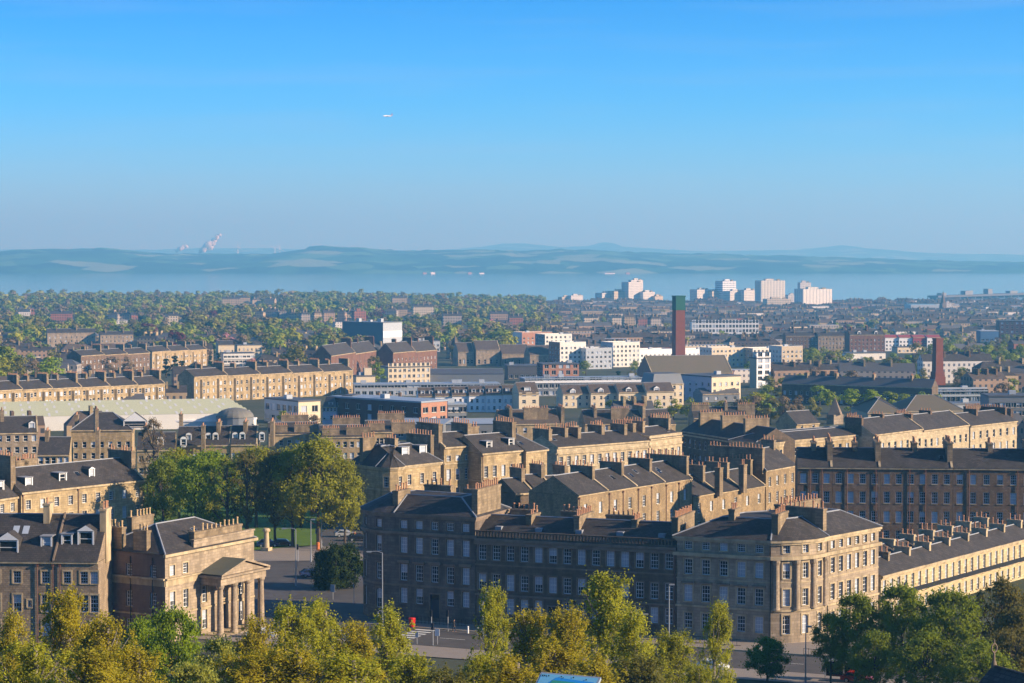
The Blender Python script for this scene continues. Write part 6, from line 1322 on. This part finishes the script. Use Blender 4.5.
V = np.concatenate(allv).astype(np.float32); me = bpy.data.meshes.new('woodland'); nv = len(V); me.vertices.add(nv); me.vertices.foreach_set('co', V.ravel()); me.loops.add(nv); me.loops.foreach_set('vertex_index', np.arange(nv, dtype=np.int32)); me.polygons.add(nv // 4); me.polygons.foreach_set('loop_start', np.arange(0, nv, 4, dtype=np.int32))
for k in keys: me.materials.append(LF[k])
me.polygons.foreach_set('material_index', np.array(mi, dtype=np.int32)); me.update(calc_edges=True); tag(link('woodland', me), 'mixed spring woodland stretching over the rise towards the water', 'woodland', None, 'stuff')

# ================================================================== street furniture, cars, people
def lamp(px, yb, yt, side, label, arm=1.6, thin=.09):
    x, y = at(px, yb); h = (yb - yt) / FPX * y; o = thing('street_lamp', label, 'street lamp', (x, y, g(x, y)), 0, 'street lamps by the main road')
    mb = MB(); mb.tube((0, 0, 0), (0, 0, 1.2), thin * 1.7, thin * 1.5, 8); mb.tube((0, 0, 1.2), (0, 0, h), thin, thin * .7, 8); mb.build('pole', M['silver'], o)
    if side:
        mb = MB(); mb.tube((0, 0, h), (side * arm * .5, 0, h + .25), .05, .05, 6); mb.tube((side * arm * .5, 0, h + .25), (side * arm, 0, h + .2), .05, .05, 6); mb.build('arm', M['silver'], o)
    ex = side * arm; mb = MB(); mb.box(min(ex, ex + .75 * (side or 1)), max(ex, ex + .75 * (side or 1)), -.14, .14, h + .1, h + .26); hd = mb.build('lamp_head', M['silver'], o)
    mb = MB(); mb.box(min(ex, ex + .7 * (side or 1)) + .05, max(ex, ex + .7 * (side or 1)) - .05, -.1, .1, h + .05, h + .097); mb.build('lens', M['lampglass'], hd)
lamp(382.5, 627, 552, -1, 'tall pale street lamp at the rounded end of shaded terrace'); lamp(669, 647, 585, 0, 'straight street lamp between middle house and bow fronted house'); lamp(805.5, 686, 627, 0, 'tall street lamp standing before the bow front'); lamp(321.5, 548, 503, 0, 'grey street lamp by the large lime green park tree')
lamp(296, 586, 529, -1, 'street lamp with left arm at the shaded junction'); lamp(483, 636, 592, 0, 'short lamp before the left end of the balustraded house'); lamp(638, 644, 615, 1, 'low curved lamp before the right of the balustraded house', .7); lamp(311, 562, 520, 0, 'thin lamp post at the kerb right of the junction lamp')
lamp(378, 628, 612, 1, 'low white curved lamp at the foot of tall left lamp', .5)
def post(px, yb, h, name, cat, label, fn):
    x, y = at(px, yb); o = thing(name, label, cat, (x, y, g(x, y) + .1), DANG); fn(o, h); return o
def sig(o, h):
    mb = MB(); mb.tube((0, 0, 0), (0, 0, h), .06, .06, 8); mb.build('pole', M['silver'], o); mb = MB(); mb.box(-.17, .17, -.25, -.07, h - .2, h + .75); hd = mb.build('signal_head', M['iron'], o)
    for k, c in enumerate(('lampglass', 'lampglass', 'lampglass')): mb = MB(); mb.tube((0, -.25, h + .62 - k * .3), (0, -.30, h + .62 - k * .3), .09, .1, 10); mb.build('lens', M['door'], hd)
for px, yb, lab in ((433, 646, 'traffic signal on the near kerb before the red bin'), (431.5, 632, 'traffic signal against the railing right of the red bin'), (448, 632, 'traffic signal beside the dark coated pedestrian'), (298, 562, 'traffic signal at the far side of the junction')): post(px, yb, 2.4, 'traffic_light', 'traffic light', lab, sig)
def sgn(c, w, hh):
    def f(o, h):
        mb = MB(); mb.tube((0, 0, 0), (0, 0, h), .045, .045, 8); mb.build('pole', M['silver'], o); mb = MB(); mb.box(-w / 2, w / 2, -.09, -.05, h - hh, h); mb.build('sign_plate', M[c], o)
    return f
post(437.5, 645, 2.2, 'road_sign', 'road sign', 'white square sign on the near pavement right of signal', sgn('white', .7, 1.0)); post(417, 645, 1.8, 'road_sign', 'road sign', 'small grey blue sign left of the white square sign', sgn('palegrey', .5, .8)); post(395, 533.5, 2.2, 'road_sign', 'road sign', 'blue plate sign behind the rounded terrace end', sgn('signblue', .8, .8))
post(317.5, 543, 2.6, 'road_sign', 'road sign', 'blue sign in front of the large park tree trunk', sgn('signblue', .8, .9)); post(333, 600, 2.4, 'road_sign', 'road sign', 'grey sign post in the shaded junction', sgn('palegrey', .8, 1.2)); post(354, 604, 3.0, 'road_sign', 'road sign', 'thin white post sign left of rounded terrace end', sgn('palegrey', .15, .5))
def bin_(o, h):
    mb = MB(); mb.lathe([(.36, 0), (.42, .1), (.50, 1.15), (.54, 1.2)], 14); mb.build('body', M['redplastic'], o); mb = MB(); mb.lathe([(.54, 1.2), (.5, 1.32), (.2, 1.38)], 14); mb.build('lid', M['redplastic'], o)
post(412, 627.5, 1.3, 'litter_bin', 'bin', 'bright red bin on the pavement before the rounded end house', bin_)
def cone(o, h):
    mb = MB(); mb.lathe([(.3, 0), (.3, 1.0), (.34, 1.05), (.3, 1.5), (.05, 1.6)], 12); mb.build('body', M['orange'], o)
post(318, 551, 1.5, 'orange_bollard', 'bollard', 'orange red bollard at the kerb by the dark shrubs', cone)
for k, (px, yb) in enumerate(((398, 627), (478, 635), (468, 634))):
    def bo(o, h): mb = MB(); mb.lathe([(.14, 0), (.12, .9), (.15, .95), (.08, 1.05)], 10); mb.build('post', M['white' if True else ''], o)
    o = post(px, yb, 1, 'bollard', 'bollard', ['pale bollard left of the red bin', 'pale bollard nearest the short lamp', 'pale bollard between pedestrian and short lamp'][k], bo); o['group'] = 'pale bollards'
def shaft(o, h):
    mb = MB(); mb.box(-.8, .8, -.8, .8, -.2, .6); mb.build('base', M['trim'], o); mb = MB(); mb.lathe([(.55, .6), (.42, 3.6)], 14); mb.build('shaft', M['trim'], o); mb = MB(); mb.lathe([(.7, 3.6), (.75, 3.9), (.5, 4.2)], 14); mb.build('capital', M['trim'], o)
post(266.5, 551, 4, 'stone_pillar', 'pillar', 'short stone column at the lawn edge of the park', shaft)
# bus shelter at the right
x, y = at(842, 681); bs = thing('bus_shelter', 'glass sided bus shelter under the dark trees at right', 'bus shelter', (x, y, g(x, y) + .1), DANG)
mb = MB(); mb.box(-2.6, 2.6, -.9, .9, 2.35, 2.5); mb.build('roof', M['midgrey'], bs)
for xx in (-2.4, 0, 2.4): mb = MB(); mb.box(xx - .05, xx + .05, .65, .75, 0, 2.347); mb.build('post', M['silver'], bs)
for xx in (-1.2, 1.2): mb = MB(); mb.box(xx - 1.1, xx + 1.1, .68, .70, .3, 2.2); mb.build('pane', M['glass'], bs)
mb = MB(); mb.box(-1.6, 1.6, .2, .5, .5, .56); mb.build('bench', M['redplastic'], bs)
def car(px, yb, rz, paint, label):
    x, y = at(px, yb); o = thing('parked_car', label, 'car', (x, y, g(x, y) + .06), rz, 'cars by the road')
    prof = [(-2.1, .35), (2.1, .35), (2.15, .62), (2.0, .78), (1.2, .88), (.55, 1.38), (-1.2, 1.42), (-1.85, .98), (-2.12, .9)]
    def ext(pr, y0, y1, taper=0):
        mb = MB(); A = [(p[0], y0 + (taper if p[1] > .95 else 0), p[1]) for p in pr]; B = [(p[0], y1 - (taper if p[1] > .95 else 0), p[1]) for p in pr]; n = len(pr)
        mb.poly(A); mb.poly(B[::-1])
        for i in range(n): j = (i + 1) % n; mb.poly([A[j], A[i], B[i], B[j]])
        return mb
    ext(prof, -.84, .84, .16).build('body', M[paint], o)
    mb = MB()
    for s in (-1, 1):
        W4 = [(.95, .93), (.48, 1.3), (-1.1, 1.33), (-1.55, .97)]; q = [(a, s * (.85 - .16 * (1 if b > 1 else .2)), b) for a, b in W4]; mb.poly(q if s < 0 else q[::-1])
    mb.poly([(1.14, -.66, .95), (1.14, .66, .95), (.64, .6, 1.33), (.64, -.6, 1.33)]); mb.poly([(-1.76, .66, 1.06), (-1.76, -.66, 1.06), (-1.32, -.6, 1.36), (-1.32, .6, 1.36)]); mb.build('window', M['glass'], o)
    for a in (-1.3, 1.3):
        for s in (-1, 1):
            mb = MB(); mb.tube((a, s * .68, .32), (a, s * .87, .32), .32, .32, 14); wq = mb.build('wheel', M['tyre'], o); mb = MB(); mb.tube((a, s * .871, .32), (a, s * .885, .32), .19, .19, 10); mb.build('rim', M['silver'], wq)
    for s in (-1, 1):
        mb = MB(); mb.box(2.08, 2.16, s * .62 - .16, s * .62 + .16, .60, .74); mb.build('headlight', M['lampglass'], o); mb = MB(); mb.box(-2.15, -2.08, s * .66 - .13, s * .66 + .13, .72, .88); mb.build('taillight', M['redplastic'], o)
car(262, 638, DANG + .3, 'carwhite', 'white car parked before the steps of the portico house'); car(323, 579, .1, 'carblack', 'dark car in the shaded junction beside the shrubs'); car(345, 537, .25, 'carsilver', 'silver car in the side street behind park tree'); car(358, 541, .2, 'carblack', 'black car in the side street near the pink coated person')
car(712, 671, DANG, 'carwhite', 'white car on the main road behind narrow golden tree'); car(858, 683, DANG, 'carred', 'red car half hidden under the dark trees at right'); car(268, 547, .1, 'carblue', 'dark blue car beside the short stone column'); car(283, 546.5, .1, 'carblack', 'black car on the far side of the plaza'); car(312, 577, .3, 'carblue', 'dark blue car left of the shaded junction shrubs')
def person(px, yb, rz, coat, label, stride=.18):
    x, y = at(px, yb); o = thing('person', label, 'person', (x, y, g(x, y) + .14), rz)
    def skin(name, vs, es, m, parent):
        me = bpy.data.meshes.new(name); me.from_pydata([v[:3] for v in vs], es, []); ob = link(name, me, parent)
        sm = ob.modifiers.new('skin', 'SKIN'); sk = me.skin_vertices[0].data if me.skin_vertices else None
        if sk is None: me.attributes.new
        return ob
    # joints: pelvis, chest, neck, head; arms; legs - grown here as tapered rings joined into one surface
    mb = MB(); J = {'pel': (0, 0, .95), 'wai': (0, 0, 1.1), 'che': (0, 0, 1.38), 'nec': (0, 0, 1.5), 'hd0': (.01, 0, 1.56), 'hd1': (.02, 0, 1.67), 'hd2': (.01, 0, 1.78)}
    def ring(p, rx, ry, n=8): return [(p[0] + rx * math.cos(2 * math.pi * k / n), p[1] + ry * math.sin(2 * math.pi * k / n), p[2]) for k in range(n)]
    def loft(mbx, rings, m=0):
        for A, B in zip(rings, rings[1:]):
            n = len(A)
            for k in range(n): mbx.poly([A[k], A[(k + 1) % n], B[(k + 1) % n], B[k]], m)
        mbx.poly(rings[-1], m); mbx.poly(rings[0][::-1], m)
    loft(mb, [ring(J['pel'], .12, .17), ring(J['wai'], .11, .15), ring(J['che'], .13, .2), ring(J['nec'], .06, .07), ring(J['hd0'], .07, .065), ring(J['hd1'], .1, .08), ring(J['hd2'], .05, .04)])
    for s in (-1, 1):
        f = s * stride; loft(mb, [ring((f + .05, s * .1, .0), .12, .045), ring((f, s * .1, .09), .05, .05), ring((f * .6 + .02, s * .1, .5), .065, .065), ring((0, s * .09, .93), .095, .09)])
        loft(mb, [ring((-f * .9 + .08, s * .27, .78), .03, .045), ring((-f * .5, s * .26, 1.1), .045, .045), ring((0, s * .2, 1.42), .065, .06)])
    mb.build('body', M['skin'], o)
    mb = MB(); loft(mb, [ring((0, 0, .78), .17, .22), ring((0, 0, 1.1), .145, .19), ring((0, 0, 1.38), .16, .235), ring((0, 0, 1.51), .085, .1)])
    for s in (-1, 1):
        f = s * stride; loft(mb, [ring((-f * .85 + .06, s * .27, .86), .045, .05), ring((-f * .5, s * .265, 1.1), .062, .062), ring((0, s * .2, 1.45), .085, .08)])
    mb.build('coat', M[coat], o)
    mb = MB()
    for s in (-1, 1): f = s * stride; loft(mb, [ring((f, s * .1, .1), .07, .07), ring((f * .6 + .02, s * .1, .5), .085, .08), ring((0, s * .095, .94), .115, .1)])
    mb.build('trousers', M['jeans'], o); mb = MB(); loft(mb, [ring((-.015, 0, 1.66), .105, .09), ring((-.01, 0, 1.77), .085, .07), ring((0, 0, 1.81), .04, .035)]); mb.build('hair', M['hair'], o)
person(454, 632.5, -.4, 'coatdark', 'person in dark coat walking on the pavement before the balustraded house'); person(354.5, 541, 1.0, 'coatpink', 'person in red pink coat in the side street by parked cars', .08)
# panorama board on the near slope and the roof with a finial
Yb = 45.0; xb, zbd = ray(541, 672)[0] * Yb, CAMZ + ray(541, 672)[1] * Yb; ib = thing('panorama_board', 'pale blue tilted view board peeking in at the bottom edge', 'board', (xb, Yb, g(xb, Yb)), -.42)
hz = zbd - g(xb, Yb); tl_ = .62; wv = 1.33; dv = .8
mb = MB(); a = (0, 0, hz); b_ = (wv, 0, hz); c_ = (wv, -dv, hz - tl_ * dv); e_ = (0, -dv, hz - tl_ * dv); top = [e_, c_, b_, a]; mb.poly(top, 0); mb.poly([(p[0], p[1] + .02, p[2] - .06) for p in top[::-1]], 0)
for i in range(4): j = (i + 1) % 4; p, q = top[i], top[j]; mb.poly([(p[0], p[1] + .02, p[2] - .06), (q[0], q[1] + .02, q[2] - .06), q, p], 0)
mb.build('frame', M['metalroof'], ib)
mb = MB(); P = lambda u, v, k=.006: (u * wv, -v * dv, hz - tl_ * dv * v + k)
mb.poly([P(.03, .5), P(.97, .5), P(.97, .05), P(.03, .05)], 0); mb.poly([P(.12, .5, .010), P(.93, .5, .010), P(.93, .2, .010), P(.3, .14, .010)], 1); mb.poly([P(.2, .5, .014), P(.8, .5, .014), P(.7, .26, .014), P(.26, .24, .014)], 2)
for u, v, w_ in ((.05, .1, .02), (.08, .1, .02), (.11, .1, .015), (.15, .1, .02), (.36, .1, .02), (.4, .13, .015), (.56, .09, .02), (.78, .13, .02)): mb.poly([P(u, v + .04, .018), P(u + w_, v + .04, .018), P(u + w_, v, .018), P(u, v, .018)], 3)
mb.build('panel', [mat('panel pale blue', (.16, .42, .58), .25, 0), mat('panel sea blue', (.03, .27, .62), .25, 0), mat('panel green', (.05, .28, .20), .25, 0), M['iron']], ib)
for xx in (.15, wv - .15): mb = MB(); mb.box(xx - .04, xx + .04, -.45, -.37, -.3, hz - tl_ * .41 - .05); mb.build('post', M['iron'], ib)
Yc = 150.0; xc, zc = ray(994, 668)[0] * Yc, CAMZ + ray(994, 668)[1] * Yc; gq = g(xc, Yc); ang = math.atan2(-.9, .42); ch = thing('lodge_building', 'dark slate roofed lodge with stone finial at lower right corner', 'lodge', (xc, Yc, gq), ang); hh = zc - gq; hw = 4.2; ev = hh - 4.0; ln_ = 9
mb = MB(); c = [(0, -hw), (ln_, -hw), (ln_, hw), (0, hw)]
for i in range(4): j = (i + 1) % 4; mb.poly([(*c[i], -4), (*c[j], -4), (*c[j], ev), (*c[i], ev)])
for xx in (0, ln_): mb.poly([(xx, -hw, ev), (xx, hw, ev), (xx, 0, hh)])
mb.build('wall', M['dark_sooty'], ch)
mb = MB()
for s in (-1, 1): lo = [(-.15, s * (hw + .3), ev - .1), (ln_ + .15, s * (hw + .3), ev - .1), (ln_ + .15, 0, hh + .15), (-.15, 0, hh + .15)]; mb.poly(lo if s < 0 else lo[::-1], 0)
mb.tube((-.15, 0, hh + .15), (ln_, 0, hh + .15), .1, .1, 5, 1); mb.build('roof', [M['slate'], M['slate2']], ch)
mb = MB(); mb.tube((0, 0, hh), (0, 0, hh + .5), .22, .14, 8); mb.tube((0, 0, hh + .5), (0, 0, hh + 1.1), .09, .07, 8); n = 12
for k in range(n): a0, a1 = 2 * math.pi * k / n, 2 * math.pi * (k + 1) / n; mb.tube((0, .22 * math.cos(a0), hh + 1.38 + .3 * math.sin(a0)), (0, .22 * math.cos(a1), hh + 1.38 + .3 * math.sin(a1)), .06, .06, 6)
mb.tube((0, 0, hh + 1.66), (0, 0, hh + 2.0), .07, .03, 6); mb.build('finial', M['trimdark'], ch)

# ================================================================== far shore things, steam and the airliner
p = aty(388, 7000); za = CAMZ + ray(388, 116)[1] * 7000; ap = thing('airliner', 'small white airliner flying in the blue sky above the water', 'airplane', (p[0], p[1], za), math.pi + .5); ap.scale = (1.05, 1.05, 1.2)
mb = MB(); n = 12
prof = [(-16, .2, 1.0), (-12, 1.2, .5), (-8, 1.9, .1), (0, 2.0, 0), (10, 2.0, 0), (14, 1.5, -.1), (16.5, .3, -.4)]; rings = [[(x, r * math.cos(2 * math.pi * k / n), z + r * math.sin(2 * math.pi * k / n)) for k in range(n)] for x, r, z in prof]
for A, B in zip(rings, rings[1:]):
    for k in range(n): mb.poly([A[k], A[(k + 1) % n], B[(k + 1) % n], B[k]])
mb.poly(rings[-1]); mb.poly(rings[0][::-1]); mb.build('fuselage', M['whitew'], ap)
def slabp(pts, dz, nm):
    mb = MB(); hi = [(a, b, c + dz) for a, b, c in pts]; mb.poly(hi); mb.poly(pts[::-1])
    for i in range(len(pts)): j = (i + 1) % len(pts); mb.poly([pts[i], pts[j], hi[j], hi[i]])
    return mb.build(nm, M['whitew'], ap)
for s in (-1, 1):
    w_ = [(3.5, s * 1.5, -.8), (-2.5, s * 1.5, -.8), (-6.5, s * 16.5, .6), (-4.8, s * 16.5, .6)]; slabp(w_ if s < 0 else w_[::-1], .35, 'wing'); w_ = [(-11.5, s * .8, 1), (-14.5, s * .8, 1), (-16.5, s * 6, 1.6), (-15, s * 6, 1.6)]; slabp(w_ if s < 0 else w_[::-1], .25, 'tailplane')
    mb = MB(); mb.tube((3.2, s * 5.5, -1.9), (-.4, s * 5.5, -1.9), 1.0, .8, 10); mb.build('engine', M['palegrey'], ap)
mb = MB(); f = [(-10.5, -.15, 1.5), (-15, -.15, 1.4), (-17.5, -.15, 7.2), (-15.2, -.15, 7.2)]; q = [(a, .15, c) for a, b, c in f]; mb.poly(f); mb.poly(q[::-1])
for i in range(4): j = (i + 1) % 4; mb.poly([f[j], f[i], q[i], q[j]])
mb.build('tail_fin', M['redroof'], ap)
msteam = bpy.data.materials.new('white steam'); msteam.use_nodes = True; t = msteam.node_tree; t.nodes.clear(); o_ = nd(t, 'ShaderNodeOutputMaterial'); d_ = nd(t, 'ShaderNodeBsdfDiffuse'); d_.inputs[0].default_value = (.86, .84, .82, 1); tp_ = nd(t, 'ShaderNodeBsdfTransparent'); tl2 = nd(t, 'ShaderNodeBsdfTranslucent'); tl2.inputs[0].default_value = (.86, .84, .82, 1); m1 = nd(t, 'ShaderNodeMixShader'); m1.inputs[0].default_value = .6; m2 = nd(t, 'ShaderNodeMixShader'); m2.inputs[0].default_value = .7
t.links.new(d_.outputs[0], m1.inputs[1]); t.links.new(tl2.outputs[0], m1.inputs[2]); t.links.new(tp_.outputs[0], m2.inputs[1]); t.links.new(m1.outputs[0], m2.inputs[2]); t.links.new(m2.outputs[0], o_.inputs[0])
def plume(path, label):
    Yp = 13000; r = np.random.default_rng(4); mb = MB(); O = None
    for k, (px, py, rp) in enumerate(path):
        X = (px - 512) / FPX * Yp; Z = CAMZ + ray(px, py)[1] * Yp; O = O or (X, Yp, Z)
        for q in range(5):
            c = (X - O[0] + r.normal() * rp * 3.2, r.normal() * rp * 3, Z - O[2] + r.normal() * rp * 2.4); s = rp / FPX * Yp * r.uniform(.9, 1.6)
            mb.lathe([(s * math.cos(a), c[2] + s * math.sin(a)) for a in np.linspace(-1.5, 1.5, 7)], 10, 0, (c[0], c[1]))
    tag(mb.build('steam_plume', msteam, None, O, smooth=True), label, 'steam', 'steam plumes on the far shore')
plume([(201, 253, 1.2), (203, 250.5, 1.6), (205.5, 248, 2.2), (208, 246, 2.4), (211, 243.5, 2.4), (214, 241, 2.0), (217, 238, 1.6), (220, 235, 1.1)], 'larger white steam plume rising slantwise from the far shore'); plume([(177, 251, .9), (180, 249, 1.3), (183, 247.5, 1.5), (186, 246.5, 1.1)], 'smaller white steam puff left of the tall slanting plume')
for k, (px, yt, yb) in enumerate(((238, 247, 254), (275, 248, 255), (280, 249, 255))):
    Yp = 12400; x = (px - 512) / FPX * Yp; zt = CAMZ + ray(px, yt)[1] * Yp; zq = CAMZ + ray(px, yb)[1] * Yp - 25; o = thing('wind_turbine', ['far white wind turbine just right of the steam plume', 'far white wind turbine, left of the close pair', 'far white wind turbine, right of the close pair'][k], 'wind turbine', (x, Yp, zq), 0, 'wind turbines on far hills'); h = zt - zq
    mb = MB(); mb.tube((0, 0, 0), (0, 0, h), 3, 2, 8); mb.build('tower', M['whitew'], o)
    for b in range(3): a = b * 2.094 + k; mb = MB(); mb.tube((0, -4, h), (30 * math.sin(a), -4, h + 30 * math.cos(a)), 1.8, .4, 5); mb.build('blade', M['whitew'], o)
for k, (px, yb, w_, h, m_) in enumerate(((425, 273, 40, 16, 'brickpink'), (433, 272.6, 46, 20, 'whitew'), (470, 272.5, 40, 18, 'brickpink'), (482, 272.6, 50, 15, 'whitew'), (610, 272.8, 110, 14, 'whitew'), (628, 272.3, 40, 16, 'brickpink'))):
    Yp = 9700; x = (px - 512) / FPX * Yp; mb = MB(); farbox(mb, (-w_ / 5, 0), (w_ / 5, 6), 12, 0, h * .45, 'gable', 3); o = mb.build('shoreline_building', [M[m_], M['darkgrey'], M['golden']], None, (x, Yp, -2)); o['category'] = 'building'; o['group'] = 'buildings on the far shoreline'
    AUTO.append((o, {'whitew': 'white', 'offwhite': 'cream', 'brickpink': 'reddish'}[m_] + ' shoreline', 'building', px, yb, True))
# ================================================================== air
mb = MB(); mb.box(-13500, 13500, -90, 39000, -8, 600); hz_ = mb.build('haze', bpy.data.materials.new('haze air')); hz_['kind'] = 'stuff'; m = hz_.data.materials[0]; m.use_nodes = True; t = m.node_tree; t.nodes.clear()
o_ = nd(t, 'ShaderNodeOutputMaterial'); v_ = nd(t, 'ShaderNodeVolumePrincipled'); v_.inputs['Color'].default_value = (.16, .57, 1.0, 1); v_.inputs['Density'].default_value = 1.3e-4; v_.inputs['Anisotropy'].default_value = 0.12; v_.inputs['Absorption Color'].default_value = (.54, .30, 1, 1); t.links.new(v_.outputs[0], o_.inputs[1])
tag(hz_, 'pale blue haze over the water and the far shore', 'haze')

# ================================================================== labels that single out the many small things
MARK = [(679, 330, 'the tall brick chimney'), (937, 360, 'the shorter brick chimney'), (375, 335, 'the dark blue box block'), (725, 327, 'the white gridded office'), (233, 410, 'the grey dome'), (913, 343, 'the red roofed flats'), (773, 293, 'the broad white tower'), (820, 298, 'the ribbed white silo'), (943, 303, 'the dock church spire'), (70, 393, 'the left golden row'), (275, 380, 'the right golden row'), (555, 345, 'the white and brown flats'), (690, 365, 'the olive warehouse'), (764, 372, 'the white stair tower'), (635, 292, 'the slim white tower'), (360, 318, 'the brown tower flats'), (480, 356, 'the gabled halls'), (570, 385, 'the grey topped flats'), (860, 385, 'the dark long terrace'), (960, 396, 'the turquoise office'), (480, 402, 'the cream dormered row'), (620, 398, 'the cream gabled row'), (90, 340, 'the pale left tenements'), (110, 362, 'the brown tenement row'), (188, 323, 'the large copper beech'), (1012, 330, 'the dark brown block'), (817, 343, 'the brown tenement pair'), (408, 375, 'the orange panelled flats'), (390, 415, 'the dark brick flats'), (920, 428, 'the pale crescent'), (220, 590, 'the portico house'), (50, 560, 'the dormered stone house'), (420, 560, 'the rounded end house'), (575, 575, 'the balustraded house'), (725, 590, 'the bow fronted house'), (950, 560, 'the cream sunlit terrace'), (600, 450, 'the parapet terrace'), (266, 540, 'the short stone column'), (320, 560, 'the shaded junction'), (462, 302, 'the skyline spire'), (210, 245, 'the steam plume'), (80, 480, 'the golden dormer terrace'), (20, 312, 'the far left villas'), (280, 302, 'the skyline villas'), (450, 322, 'the dark gabled villa'), (645, 323, 'the dark red row')]
BINS = {}
for (o, look, noun, px, py, _) in AUTO:
    best = min(MARK, key=lambda q: (q[0] - px) ** 2 + (2.5 * (q[1] - py)) ** 2); dx, dy = px - best[0], py - best[1]
    rel = ('left of' if dx < 0 else 'right of') if abs(dx) > max(14, 2.2 * abs(dy)) else ('behind' if dy < 0 else 'in front of')
    BINS.setdefault((look, noun, rel, best[2]), []).append((px, o))
tens = {2: 'twenty', 3: 'thirty', 4: 'forty', 5: 'fifty'}
def ordw(k):
    if k < 20: return ords[k]
    return tens[(k + 1) // 10] + (' ' + ords[(k + 1) % 10 - 1] if (k + 1) % 10 else 'th')
for (look, noun, rel, mk_), L_ in BINS.items():
    L_.sort(key=lambda q: q[0])
    for k, (px, o) in enumerate(L_):
        if len(L_) == 1: o['label'] = f'{look} {noun} {rel} {mk_}'
        elif len(L_) == 2: o['label'] = f'{"left" if k == 0 else "right"} {look} {noun} of two {rel} {mk_}'
        else: o['label'] = f'{ordw(k)} {look} {noun} from the left, {rel} {mk_}'
